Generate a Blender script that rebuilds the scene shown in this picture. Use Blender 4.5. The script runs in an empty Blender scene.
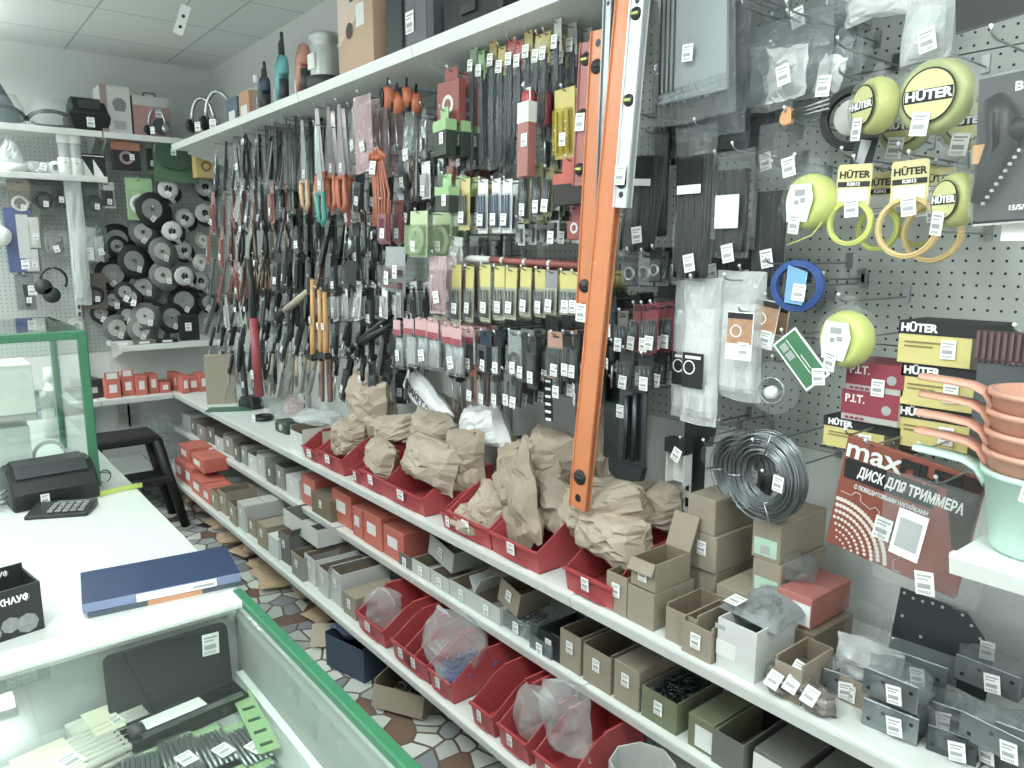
import bpy, math, random
from mathutils import Vector, Matrix, noise, Euler
PI = math.pi
rnd = random.Random(7)
SC = bpy.context.scene
COL = SC.collection
# ---------------------------------------------------------------- camera model (used to measure the place)
F = 750.0
PITCH = math.atan(129.0/F)
YAW = math.atan(607.0/math.hypot(129.0, F))
H = 1.65
sp, cp = math.sin(PITCH), math.cos(PITCH)
sy, cy = math.sin(YAW), math.cos(YAW)
def ray(px, py):
    r, u = px-512.0, 384.0-py
    h = u*sp+F*cp
    v = u*cp-F*sp
    return (cy*r+sy*h, -sy*r+cy*h, v)
def onx(px, py, x):
    d = ray(px, py); k = x/d[0]
    return Vector((x, d[1]*k, H+d[2]*k))
def ony(px, py, y):
    d = ray(px, py); k = y/d[1]
    return Vector((d[0]*k, y, H+d[2]*k))
def onz(px, py, z):
    d = ray(px, py); k = (z-H)/d[2]
    return Vector((d[0]*k, d[1]*k, z))
def proj(p):
    x, y, z = p[0], p[1], p[2]-H
    r = cy*x-sy*y; h = sy*x+cy*y
    fw = h*cp-z*sp; u = h*sp+z*cp
    return (512+F*r/fw, 384-F*u/fw)
def ysol(px, x, z):                       # y of the point at depth line (x,z) seen in column px
    a, b = -0.2, 9.0
    for _ in range(40):
        m = (a+b)/2
        if proj((x, m, z))[0] > px: a = m
        else: b = m
    return (a+b)/2
def zsol(py, x, y):
    a, b = 0.0, 3.2
    for _ in range(40):
        m = (a+b)/2
        if proj((x, y, m))[1] > py: a = m
        else: b = m
    return (a+b)/2
# ---------------------------------------------------------------- materials
def C(h, g=1.0):
    h = h.lstrip('#')
    o = []
    for i in (0, 2, 4):
        c = int(h[i:i+2], 16)/255.0
        c = c/12.92 if c <= .04045 else ((c+.055)/1.055)**2.4
        o.append(min(1, c*g))
    return (o[0], o[1], o[2], 1)
MATS = {}
SAT = .76            # haze put into the colours: solid materials muted towards grey
def mat(name, col, rough=.5, metal=0.0, var=.12, scale=18.0, bump=0.0, alpha=1.0, spec=.5):
    if name in MATS: return MATS[name]
    m = bpy.data.materials.new(name); m.use_nodes = True
    nt = m.node_tree; N = nt.nodes; L = nt.links
    b = N['Principled BSDF']
    b.inputs['Roughness'].default_value = rough
    b.inputs['Metallic'].default_value = metal
    b.inputs['Specular IOR Level'].default_value = spec
    c = C(col) if isinstance(col, str) else col
    g_ = .25*c[0]+.6*c[1]+.15*c[2]
    c = tuple(g_+(v-g_)*SAT for v in c[:3])+(1,)
    tc = N.new('ShaderNodeTexCoord')
    no = N.new('ShaderNodeTexNoise'); no.inputs['Scale'].default_value = scale; no.inputs['Detail'].default_value = 3
    L.new(tc.outputs['Object'], no.inputs['Vector'])
    mp = N.new('ShaderNodeMapRange')
    mp.inputs['To Min'].default_value = 1-var; mp.inputs['To Max'].default_value = 1+var
    L.new(no.outputs['Fac'], mp.inputs['Value'])
    mx = N.new('ShaderNodeVectorMath'); mx.operation = 'SCALE'
    mx.inputs[0].default_value = c[:3]
    L.new(mp.outputs['Result'], mx.inputs['Scale'])
    L.new(mx.outputs['Vector'], b.inputs['Base Color'])
    if bump:
        bp = N.new('ShaderNodeBump'); bp.inputs['Strength'].default_value = bump; bp.inputs['Distance'].default_value = .01
        L.new(no.outputs['Fac'], bp.inputs['Height']); L.new(bp.outputs['Normal'], b.inputs['Normal'])
    if alpha < 1:
        b.inputs['Alpha'].default_value = alpha
    MATS[name] = m
    return m
def clear(name, col, fac=.35, rough=.12, bump=.5, scale=30.0):
    """clear plastic film: mostly see-through, crinkled gloss"""
    if name in MATS: return MATS[name]
    m = bpy.data.materials.new(name); m.use_nodes = True
    nt = m.node_tree; N = nt.nodes; L = nt.links
    b = N['Principled BSDF']; out = N['Material Output']
    b.inputs['Base Color'].default_value = C(col); b.inputs['Roughness'].default_value = rough
    b.inputs['Specular IOR Level'].default_value = .9
    no = N.new('ShaderNodeTexNoise'); no.inputs['Scale'].default_value = scale; no.inputs['Detail'].default_value = 2
    no.inputs['Distortion'].default_value = 1.2
    tc = N.new('ShaderNodeTexCoord'); L.new(tc.outputs['Object'], no.inputs['Vector'])
    bp = N.new('ShaderNodeBump'); bp.inputs['Strength'].default_value = bump; bp.inputs['Distance'].default_value = .012
    L.new(no.outputs['Fac'], bp.inputs['Height']); L.new(bp.outputs['Normal'], b.inputs['Normal'])
    tr = N.new('ShaderNodeBsdfTransparent')
    lw = N.new('ShaderNodeLayerWeight'); lw.inputs['Blend'].default_value = .35
    L.new(bp.outputs['Normal'], lw.inputs['Normal'])
    mr = N.new('ShaderNodeMapRange'); mr.inputs['To Min'].default_value = fac; mr.inputs['To Max'].default_value = min(1, fac+.26)
    L.new(lw.outputs['Facing'], mr.inputs['Value'])
    mx = N.new('ShaderNodeMixShader')
    L.new(mr.outputs['Result'], mx.inputs['Fac']); L.new(tr.outputs[0], mx.inputs[1]); L.new(b.outputs[0], mx.inputs[2])
    L.new(mx.outputs[0], out.inputs['Surface'])
    MATS[name] = m
    return m
def glassmat(name, col, fac=.12):
    m = bpy.data.materials.new(name); m.use_nodes = True
    nt = m.node_tree; N = nt.nodes; L = nt.links
    N.remove(N['Principled BSDF']); out = N['Material Output']
    tr = N.new('ShaderNodeBsdfTransparent'); tr.inputs[0].default_value = C(col)
    gl = N.new('ShaderNodeBsdfGlossy'); gl.inputs['Roughness'].default_value = .02
    lw = N.new('ShaderNodeLayerWeight'); lw.inputs['Blend'].default_value = .5
    pw = N.new('ShaderNodeMath'); pw.operation = 'POWER'; pw.inputs[1].default_value = 5; L.new(lw.outputs['Facing'], pw.inputs[0])
    mr = N.new('ShaderNodeMath'); mr.operation = 'ADD'; mr.inputs[1].default_value = fac
    L.new(pw.outputs[0], mr.inputs[0])
    mx = N.new('ShaderNodeMixShader')
    L.new(mr.outputs[0], mx.inputs[0]); L.new(tr.outputs[0], mx.inputs[1]); L.new(gl.outputs[0], mx.inputs[2])
    L.new(mx.outputs[0], out.inputs['Surface'])
    return m
# ---------------------------------------------------------------- mesh builder
class MB:
    def __init__(s): s.v = []; s.f = []; s.m = []; s.s = []
    def add(s, vs, fs, mi=0, sm=False, T=None):
        o = len(s.v)
        s.v += [tuple(T @ Vector(p)) if T else tuple(p) for p in vs]
        for f in fs:
            s.f.append([i+o for i in f]); s.m.append(mi); s.s.append(sm)
        return s
    def box(s, x0, x1, y0, y1, z0, z1, mi=0, T=None):
        vs = [(x, y, z) for z in (z0, z1) for y in (y0, y1) for x in (x0, x1)]
        return s.add(vs, [(0, 2, 3, 1), (4, 5, 7, 6), (0, 1, 5, 4), (2, 6, 7, 3), (0, 4, 6, 2), (1, 3, 7, 5)], mi, False, T)
    def prism(s, poly, a0, a1, axis='y', mi=0, T=None):
        def P(u, w, a): return {'x': (a, u, w), 'y': (u, a, w), 'z': (u, w, a)}[axis]
        n = len(poly)
        vs = [P(u, w, a0) for u, w in poly]+[P(u, w, a1) for u, w in poly]
        fs = [tuple(range(n))[::-1], tuple(range(n, 2*n))]+[(i, (i+1) % n, n+(i+1) % n, n+i) for i in range(n)]
        return s.add(vs, fs, mi, False, T)
    def tube(s, pts, r, n=6, mi=0, T=None, caps=True):
        pts = [Vector(p) for p in pts]
        rs = r if isinstance(r, (list, tuple)) else [r]*len(pts)
        vs = []; fs = []
        d0 = (pts[1]-pts[0]).normalized()
        up = Vector((0, 0, 1)) if abs(d0.z) < .9 else Vector((1, 0, 0))
        for i, p in enumerate(pts):
            d = (pts[min(i+1, len(pts)-1)]-pts[max(i-1, 0)])
            d = d.normalized() if d.length > 1e-9 else d0
            a = d.cross(up)
            if a.length < 1e-4: a = d.cross(Vector((0, 1, 0)))
            a.normalize(); b = d.cross(a).normalized(); up = -b if False else up
            for k in range(n):
                t = 2*PI*k/n
                vs.append(p+a*(math.cos(t)*rs[i])+b*(math.sin(t)*rs[i]))
        for i in range(len(pts)-1):
            for k in range(n):
                fs.append((i*n+k, i*n+(k+1) % n, (i+1)*n+(k+1) % n, (i+1)*n+k))
        if caps:
            fs.append(tuple(range(n))[::-1]); fs.append(tuple(range((len(pts)-1)*n, len(pts)*n)))
        return s.add(vs, fs, mi, True, T)
    def cyl(s, p0, p1, r0, r1=None, n=12, mi=0, T=None):
        return s.tube([p0, p1], [r0, r0 if r1 is None else r1], n, mi, T)
    def lathe(s, prof, axis='z', n=24, mi=0, T=None, c=(0, 0, 0), ends=False):
        vs = []; fs = []
        for r, a in prof:
            for k in range(n):
                t = 2*PI*k/n; u, w = r*math.cos(t), r*math.sin(t)
                q = {'z': (u, w, a), 'y': (u, a, w), 'x': (a, u, w)}[axis]
                vs.append((q[0]+c[0], q[1]+c[1], q[2]+c[2]))
        for i in range(len(prof)-1):
            for k in range(n):
                fs.append((i*n+k, i*n+(k+1) % n, (i+1)*n+(k+1) % n, (i+1)*n+k))
        if ends:
            fs.append(tuple(range(n))); fs.append(tuple(range((len(prof)-1)*n, len(prof)*n)))
        return s.add(vs, fs, mi, True, T)
    def torus(s, R, r, axis='y', c=(0, 0, 0), n=28, k=8, mi=0, T=None, sq=1.0):
        prof = [(R+r*math.cos(2*PI*i/k), sq*r*math.sin(2*PI*i/k)) for i in range(k+1)]
        return s.lathe(prof, axis, n, mi, T, c)
    def build(s, name, mats, parent=None, bev=0.0, loc=None):
        me = bpy.data.meshes.new(name)
        me.from_pydata(s.v, [], s.f)
        mats = mats if isinstance(mats, (list, tuple)) else [mats]
        for m in mats: me.materials.append(m)
        me.polygons.foreach_set('material_index', s.m)
        me.polygons.foreach_set('use_smooth', s.s)
        me.update()
        o = bpy.data.objects.new(name, me); COL.objects.link(o)
        if parent: o.parent = parent
        if loc: o.location = loc
        if bev:
            b = o.modifiers.new('bevel', 'BEVEL'); b.width = bev; b.segments = 1; b.limit_method = 'ANGLE'
        return o
def pillow(w, h, t, seed=0, n=9, amp=.012, freq=14.0, top=False, mb=None, mi=0, pinch=1.0, T=None, facet=0):
    """a closed, crumpled bag; width on x, height from 0 down to -h (or up if top), thickness on y"""
    mb = mb or MB()
    vs = []; fs = []; N = n+1; hr = random.Random(seed*17+3)
    for sd in (-1, 1):
        for j in range(N):
            for i in range(N):
                u = i/n*2-1; v = j/n*2-1
                e = max(0, (1-abs(u)**3)*(1-abs(v)**4))
                q = Vector((u*w/2, sd*t/2*e**.6, v*h/2))
                nz = noise.noise_vector(q*freq+Vector((seed*3.7, seed*1.3, sd*.6)))
                rg = abs(noise.noise(q*freq*1.7+Vector((seed*2.1, 5, sd*3))))
                q.y += sd*(rg-.25)*amp*2*e + nz.y*amp*.5
                q.x += nz.x*amp; q.z += nz.z*amp
                if facet:
                    q += Vector((hr.uniform(-1, 1)*w/n*.33, hr.uniform(-1, 1)*facet*(.25+e), hr.uniform(-1, 1)*h/n*.33))
                if pinch != 1.0:
                    f_ = 1-(1-pinch)*((v+1)/2)**2
                    q.x *= f_
                q.z += (h/2 if top else -h/2)
                vs.append(q)
    o = N*N
    for j in range(n):
        for i in range(n):
            a = j*N+i
            b = a+o
            if facet:
                if hr.random() < .5: fs += [(a, a+1, a+N+1), (a, a+N+1, a+N)]
                else: fs += [(a, a+1, a+N), (a+1, a+N+1, a+N)]
                if hr.random() < .5: fs += [(b, b+N, b+N+1), (b, b+N+1, b+1)]
                else: fs += [(b, b+N, b+1), (b+1, b+N, b+N+1)]
                continue
            fs.append((a, a+1, a+N+1, a+N))
            fs.append((b, b+N, b+N+1, b+1))
    rim = [i for i in range(N)]+[j*N+n for j in range(1, N)]+[n*N+i for i in range(n-1, -1, -1)]+[j*N for j in range(n-1, 0, -1)]
    for k in range(len(rim)):
        a, b = rim[k], rim[(k+1) % len(rim)]
        fs.append((b, a, a+o, b+o))
    return mb.add(vs, fs, mi, False, T)
# ---------------------------------------------------------------- things
def thing(name, label, cat, loc=(0, 0, 0), rz=0.0, group=None, rot=None):
    o = bpy.data.objects.new(name, None); COL.objects.link(o)
    o.location = loc; o.rotation_euler = rot if rot else (0, 0, rz)
    o.empty_display_size = .02
    return tag(o, label, cat, group)
def tag(o, label=None, cat=None, group=None, kind=None):
    if label: o['label'] = label
    if cat: o['category'] = cat
    if group: o['group'] = group
    if kind: o['kind'] = kind
    return o
def dup(root, loc, rot=None, label=None, group=None, s=None):
    r = root.copy(); COL.objects.link(r); r.location = loc
    if rot is not None: r.rotation_euler = rot
    if label: r['label'] = label
    if group: r['group'] = group
    if s: r.scale = s
    if root.name not in KIDS: KIDS[root.name] = [(ch, list(ch.children)) for ch in root.children]
    for ch, gs in KIDS[root.name]:
        c = ch.copy(); COL.objects.link(c); c.parent = r
        for g in gs:
            d = g.copy(); COL.objects.link(d); d.parent = c
    return r
KIDS = {}
def struct(o): o['kind'] = 'structure'; return o
RW = -PI/2           # facing into the aisle from the right wall
FONTC = {}
def text_mesh(s, size, depth=.0006, sx=1.0, bold=0.0, shear=0.0):
    key = (s, size, depth, sx, bold, shear)
    if key in FONTC: return FONTC[key]
    cu = bpy.data.curves.new('lettering', 'FONT'); cu.body = s; cu.size = size; cu.extrude = depth
    cu.align_x = 'CENTER'; cu.align_y = 'CENTER'; cu.offset = bold; cu.shear = shear; cu.resolution_u = 2
    ob = bpy.data.objects.new('lettering', cu); COL.objects.link(ob)
    bpy.context.view_layer.update()
    me = bpy.data.meshes.new_from_object(ob)
    bpy.data.objects.remove(ob)
    me.transform(Matrix.Scale(sx, 4, (1, 0, 0)))
    me.transform(Matrix.Rotation(PI/2, 4, 'X'))     # reads on a face that looks to -y
    FONTC[key] = me
    return me
def text(s, size, m, parent, loc, rot=(0, 0, 0), sx=1.0, bold=0.0, name='lettering', shear=0.0):
    me = text_mesh(s, size, .0006, sx, bold, shear).copy(); me.materials.clear(); me.materials.append(m)
    o = bpy.data.objects.new(name, me); COL.objects.link(o); o.parent = parent
    o.location = loc; o.rotation_euler = rot
    return o
ORD = ['first', 'second', 'third', 'fourth', 'fifth', 'sixth', 'seventh', 'eighth', 'ninth', 'tenth', 'eleventh', 'twelfth', 'thirteenth', 'fourteenth', 'fifteenth', 'sixteenth', 'seventeenth', 'eighteenth', 'nineteenth', 'twentieth', 'twenty-first', 'twenty-second', 'twenty-third', 'twenty-fourth', 'twenty-fifth', 'twenty-sixth', 'twenty-seventh', 'twenty-eighth']
# palette
WHITE = mat('white_paint', '#e4eae7', .45, var=.04)
SHELF = mat('shelf_enamel', '#d5dcd8', .4, var=.05, scale=6)
RAIL = mat('price_rail_plastic', '#dfe5e1', .3, var=.03)
PAPER = mat('tag_paper', '#f2f4f2', .6, var=.03)
INK = mat('tag_ink', '#a3a8a9', .7, var=.05)
BLACK = mat('black_plastic', '#202426', .4, var=.2)
DKGREY = mat('dark_grey_plastic', '#33383c', .45, var=.15)
STEEL = mat('bright_steel', '#aab2b4', .3, 1.0, var=.1)
DSTEEL = mat('dark_steel', '#5b6266', .35, .9, var=.2)
ZINC = mat('zinc_plate', '#8f999c', .38, .8, var=.2, scale=30)
RED = mat('bin_red', '#b9393f', .38, var=.1)
CARD = mat('brown_cardboard', '#978a76', .8, var=.1, scale=25)
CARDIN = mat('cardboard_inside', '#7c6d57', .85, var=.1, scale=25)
KRAFT = mat('kraft_paper', '#b09f8a', .75, var=.09, scale=20, bump=.25)
KRAFTD = mat('kraft_paper_dull', '#a08f7a', .8, var=.12, scale=16, bump=.3)
WBOX = mat('white_cardboard', '#c9cdca', .6, var=.05)
GBOX = mat('grey_cardboard', '#8e8e86', .75, var=.08)
ORBOX = mat('orange_red_carton', '#cf6450', .55, var=.1, scale=30)
ORANGE = mat('orange_plastic', '#d67a50', .4, var=.08)
ORLEVEL = mat('orange_enamel', '#d67a38', .35, var=.06)
YEL = mat('yellow_card', '#cfc36c', .5, var=.08)
LIME = mat('lime_line', '#ccd94e', .3, var=.08)
GREEN = mat('green_frame', '#177a50', .35, var=.08)
LGREEN = mat('light_green_card', '#93c47f', .5, var=.08)
DGREEN = mat('dark_green_plastic', '#2f4d3e', .45, var=.15)
BLUE = mat('navy_cover', '#20365f', .45, var=.08)
TEAL = mat('teal_plastic', '#3fa8a0', .4, var=.08)
PALER = mat('pale_orange_line', '#e0c070', .35, var=.06)
DRED = mat('dark_red_card', '#8a2630', .5, var=.1)
WOOD = mat('handle_wood', '#b5946f', .55, var=.15, scale=12)
FILM = clear('clear_film', '#b9c3c4', .07)
THIN = clear('thin_film', '#aab3b4', .02)
FILMW = clear('milky_film', '#e6ecec', .38, .25)
FILMD = clear('smoky_film', '#8f9a9e', .22)
FILMP = clear('pinkish_film', '#e3c9cc', .3)
BLISTER = clear('blister_plastic', '#b9c2c2', .05, .05, .15)
GLASS = glassmat('case_glass', '#fbfefc', .06)
FILMB = clear('crumpled_bag_film', '#d3dbdb', .2, .15, .7, 22)
# ================================================================ camera, light, world
cam_d = bpy.data.cameras.new('camera'); cam = bpy.data.objects.new('camera', cam_d); COL.objects.link(cam)
cam_d.sensor_width = 36; cam_d.lens = 36*F/1024; cam_d.clip_start = .02
cam.location = (0, 0, H)
cam.rotation_euler = (PI/2-PITCH, 0, -YAW)
SC.camera = cam
SC.view_settings.view_transform = 'Standard'; SC.view_settings.look = 'None'
SC.view_settings.gamma = 1; SC.view_settings.use_curve_mapping = False
SC.view_settings.exposure = 0.12
w = bpy.data.worlds.new('room_daylight'); SC.world = w; w.use_nodes = True
w.node_tree.nodes['Background'].inputs[0].default_value = (.95, 1.0, .985, 1)
w.node_tree.nodes['Background'].inputs[1].default_value = 1.15
XW, YB, ZC = 1.80, 5.70, 2.94
ZD, Z2, Z3, ZT = .753, .47, .265, 2.335       # deck, second shelf, base shelf, top shelf (upper faces)
XD, X2, X3, XT = 1.30, 1.36, 1.175, 1.40      # their front edges
# ---------------------------------------------------------------- setting
def floor_mat():
    m = bpy.data.materials.new('broken_tile_mosaic'); m.use_nodes = True
    nt = m.node_tree; N = nt.nodes; L = nt.links; b = N['Principled BSDF']; b.inputs['Roughness'].default_value = .45
    tc = N.new('ShaderNodeTexCoord')
    vo = N.new('ShaderNodeTexVoronoi'); vo.inputs['Scale'].default_value = 11; vo.voronoi_dimensions = '2D'
    ve = N.new('ShaderNodeTexVoronoi'); ve.inputs['Scale'].default_value = 11; ve.feature = 'DISTANCE_TO_EDGE'; ve.voronoi_dimensions = '2D'
    vo.inputs['Scale'].default_value = ve.inputs['Scale'].default_value = 10.5
    vo.inputs['Randomness'].default_value = ve.inputs['Randomness'].default_value = 1.0
    nz = N.new('ShaderNodeTexNoise'); nz.inputs['Scale'].default_value = 3; L.new(tc.outputs['Object'], nz.inputs['Vector'])
    vm = N.new('ShaderNodeVectorMath'); vm.operation = 'MULTIPLY_ADD'; vm.inputs[1].default_value = (.10, .08, 0)
    L.new(nz.outputs['Color'], vm.inputs[0]); L.new(tc.outputs['Object'], vm.inputs[2])
    L.new(vm.outputs[0], vo.inputs['Vector']); L.new(vm.outputs[0], ve.inputs['Vector'])
    sep = N.new('ShaderNodeSeparateColor'); L.new(vo.outputs['Color'], sep.inputs[0])
    cr = N.new('ShaderNodeValToRGB'); cr.color_ramp.interpolation = 'CONSTANT'
    e = cr.color_ramp.elements; e[0].color = C('#c9ceca'); e[0].position = 0
    e[1].position = .3; e[1].color = C('#a9b0b0')
    for p, c in ((.5, '#dcded9'), (.66, '#8a9093'), (.78, '#7a6355'), (.85, '#b9bdb8'), (.95, '#3b4044')):
        n_ = e.new(p); n_.color = C(c)
    L.new(sep.outputs[0], cr.inputs[0])
    gt = N.new('ShaderNodeMath'); gt.operation = 'LESS_THAN'; gt.inputs[1].default_value = .055
    L.new(ve.outputs['Distance'], gt.inputs[0])
    mx = N.new('ShaderNodeMix'); mx.data_type = 'RGBA'; mx.inputs[7].default_value = C('#6b5a50')
    L.new(gt.outputs[0], mx.inputs[0]); L.new(cr.outputs[0], mx.inputs[6]); L.new(mx.outputs[2], b.inputs['Base Color'])
    return m
def ceil_mat():
    m = bpy.data.materials.new('ceiling_tiles'); m.use_nodes = True
    nt = m.node_tree; N = nt.nodes; L = nt.links; b = N['Principled BSDF']; b.inputs['Roughness'].default_value = .9
    tc = N.new('ShaderNodeTexCoord'); mp = N.new('ShaderNodeMapping'); mp.inputs['Location'].default_value = (.27, .1, 0)
    br = N.new('ShaderNodeTexBrick'); br.offset = 0; br.inputs['Scale'].default_value = 1
    br.inputs['Brick Width'].default_value = .6; br.inputs['Row Height'].default_value = .6
    br.inputs['Mortar Size'].default_value = .006; br.inputs['Mortar Smooth'].default_value = .3
    br.inputs['Color1'].default_value = C('#dbe0dd'); br.inputs['Color2'].default_value = C('#d6dcd9'); br.inputs['Mortar'].default_value = C('#aab2b0')
    L.new(tc.outputs['Object'], mp.inputs[0]); L.new(mp.outputs[0], br.inputs['Vector']); L.new(br.outputs['Color'], b.inputs['Base Color'])
    return m
def peg_mat():
    m = bpy.data.materials.new('pegboard_panel'); m.use_nodes = True
    nt = m.node_tree; N = nt.nodes; L = nt.links; b = N['Principled BSDF']; b.inputs['Roughness'].default_value = .5
    tc = N.new('ShaderNodeTexCoord')
    sx = N.new('ShaderNodeSeparateXYZ'); L.new(tc.outputs['Object'], sx.inputs[0])
    ad = N.new('ShaderNodeMath'); ad.operation = 'ADD'; L.new(sx.outputs[0], ad.inputs[0]); L.new(sx.outputs[1], ad.inputs[1])
    cb = N.new('ShaderNodeCombineXYZ')
    def cell(src):
        dv = N.new('ShaderNodeMath'); dv.operation = 'DIVIDE'; dv.inputs[1].default_value = .0262; L.new(src, dv.inputs[0])
        fr = N.new('ShaderNodeMath'); fr.operation = 'FRACT'; L.new(dv.outputs[0], fr.inputs[0])
        sb = N.new('ShaderNodeMath'); sb.operation = 'SUBTRACT'; sb.inputs[1].default_value = .5; L.new(fr.outputs[0], sb.inputs[0])
        return sb.outputs[0]
    L.new(cell(ad.outputs[0]), cb.inputs[0]); L.new(cell(sx.outputs[2]), cb.inputs[1])
    ln = N.new('ShaderNodeVectorMath'); ln.operation = 'LENGTH'; L.new(cb.outputs[0], ln.inputs[0])
    lt = N.new('ShaderNodeMath'); lt.operation = 'LESS_THAN'; lt.inputs[1].default_value = .115; L.new(ln.outputs['Value'], lt.inputs[0])
    mx = N.new('ShaderNodeMix'); mx.data_type = 'RGBA'; mx.inputs[6].default_value = C('#b4bbb7'); mx.inputs[7].default_value = C('#1c2022')
    L.new(lt.outputs[0], mx.inputs[0]); L.new(mx.outputs[2], b.inputs['Base Color'])
    return m
PEG = peg_mat()
PANEL = mat('panel_enamel', '#d6dbd8', .45, var=.04, scale=5)
PLASTER = mat('wall_paint', '#c3c9c5', .85, var=.04, scale=3)
f = MB().box(-2.6, XW+.2, -1.2, YB+.2, -.05, 0); struct(f.build('floor', floor_mat()))
f = MB().box(-2.6, XW+.2, -1.2, YB+.2, ZC, ZC+.05); struct(f.build('ceiling', ceil_mat()))
f = MB().box(XW+.03, XW+.13, -1.2, YB+.2, 0, ZC); struct(f.build('wall_right', PLASTER))
f = MB().box(-2.6, XW+.03, YB+.03, YB+.13, 0, ZC); struct(f.build('wall_back', PLASTER))
# pegboard panels, bay by bay
BAYS = [-.6, .42, 1.37, 2.28, 3.22, 4.2, 5.2]
BAYS2 = BAYS+[YB-.04]
BAYN = ['nearest the camera', 'behind the yellow trimmer line', 'behind the cable tie packs', 'behind the yellow drill packs', 'behind the green and red tool packs', 'in the far dense tool rows', 'in the back corner']
for i in range(len(BAYS)):
    y0 = BAYS[i]; y1 = BAYS[i+1] if i+1 < len(BAYS) else YB
    for z0, z1, mm, nm in ((.12, 1.15, PANEL, 'lower'), (1.152, 1.438, PEG, 'pegged'), (1.441, 2.068, PEG, 'pegged'), (2.071, 2.5, PEG, 'pegged')):
        struct(MB().box(XW, XW+.02, y0+.001, y1-.001, z0, z1).build('wall_right_panel', mm))
for x0, x1 in ((-.6, .12), (.121, 1.02), (1.021, 1.8)):
    for z0, z1, mm in ((.12, 1.0, PANEL), (1.003, 1.7, PEG), (1.703, 2.4, PEG)):
        struct(MB().box(x0, x1, YB-.0, YB+.02, z0, z1).build('wall_back_panel', mm))
# slotted uprights
def upright(x, y, lab, face):
    t = thing('shelf_upright', lab, 'upright', (x, y, 0))
    mb = MB(); mb.box(-.014, .014, -.02, .02, 0, 2.45)
    o = mb.build('post', PANEL, t)
    s = MB()
    z = .1
    while z < 2.4:
        if face == 'x': s.box(-.0155, -.0142, -.006, .006, z, z+.028)
        else: s.box(-.006, .006, -.0215, -.0202, z, z+.028)
        z += .05
    tag(s.build('slots', BLACK, t), kind='stuff')
    return t
for i, y in enumerate(BAYS[1:]):
    upright(XW-.017, y, 'white slotted shelf upright on the right wall, %s from the camera' % ORD[i], 'x')
upright(.86, YB-.024, 'white slotted shelf upright on the back wall beside the black stool', 'y')
# ---------------------------------------------------------------- shelves
def shelf(L, D, loc, rz, lab, grp, rail=True, th=.03):
    t = thing('metal_shelf', lab, 'shelf', loc, rz, grp)
    MB().box(.002, L-.002, .004, D, -th, 0).build('shelf_board', SHELF, t, .003)
    r = MB().prism([(0, -th-.006), (-.006, -th-.006), (-.012, -.004), (-.012, .002), (0, .002)], 0, 1, 'x')
    r = MB(); pr = [(.004, -th-.004), (-.004, -th-.004), (-.012, -.006), (-.012, .001), (.004, .001)]
    r.add([(x, a, b) for x in (.002, L-.002) for a, b in pr], [(0, 1, 2, 3, 4), (9, 8, 7, 6, 5)]+[(k, k+5, (k+1) % 5+5, (k+1) % 5) for k in range(5)])
    r.build('price_rail', RAIL, t)
    for x in (.03, L-.03):
        b = MB().prism([(D, -th), (D, -th-.09), (D-.03, -th-.09), (.08, -th-.02), (.08, -th)], x-.0015, x+.0015, 'x')
        b.build('bracket', SHELF, t)
    return t
LV = [('deck', XD, ZD, 'wide white shelf at counter height'), ('second', X2, Z2, 'middle white shelf under the red bins'), ('base', X3, Z3, 'lowest white shelf above the mosaic floor'), ('top', XT, ZT, 'high white shelf above the hanging tools')]
for nm, xf, zz, d in LV:
    for i in range(len(BAYS2)-(1 if nm != 'top' else 2)):
        y0, y1 = BAYS2[i], BAYS2[i+1]
        if i == 0 and nm in ('second',): pass
        shelf(y1-y0, XW-xf-.036, (xf, y1, zz), RW, '%s, %s section counted from the camera' % (d, ORD[i]), None)
# corner + back wall shelves
def bshelf(x0, x1, yf, z, lab): shelf(x1-x0, YB-yf-.045, (x0, yf, z), 0, lab, None)
bshelf(-.2, .86, 5.2, ZD, 'white back wall shelf at counter height behind the green glass case')
bshelf(.86, XD-.014, 5.2, ZD, 'white back wall shelf carrying the orange cartons')
bshelf(.2, X3-.02, 5.15, Z3, 'lowest white back wall shelf behind the black stool')
bshelf(1.0, 1.63, 5.22, 1.08, 'short white shelf under the grinding discs')
bshelf(.3, 1.03, 5.35, 2.40, 'upper white back wall shelf under the face shields')
bshelf(1.035, 1.79, 5.35, 2.40, 'upper white back wall shelf under the helmet boxes')
bshelf(.3, 1.04, 5.36, 2.13, 'lower white back wall shelf holding white tubes')
# side tray on the right
shelf(1.0, XW-1.2-.02, (1.2, .43, 1.205), RW, 'white shelf carrying the stacked plastic ladles at the right edge', None)
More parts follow.
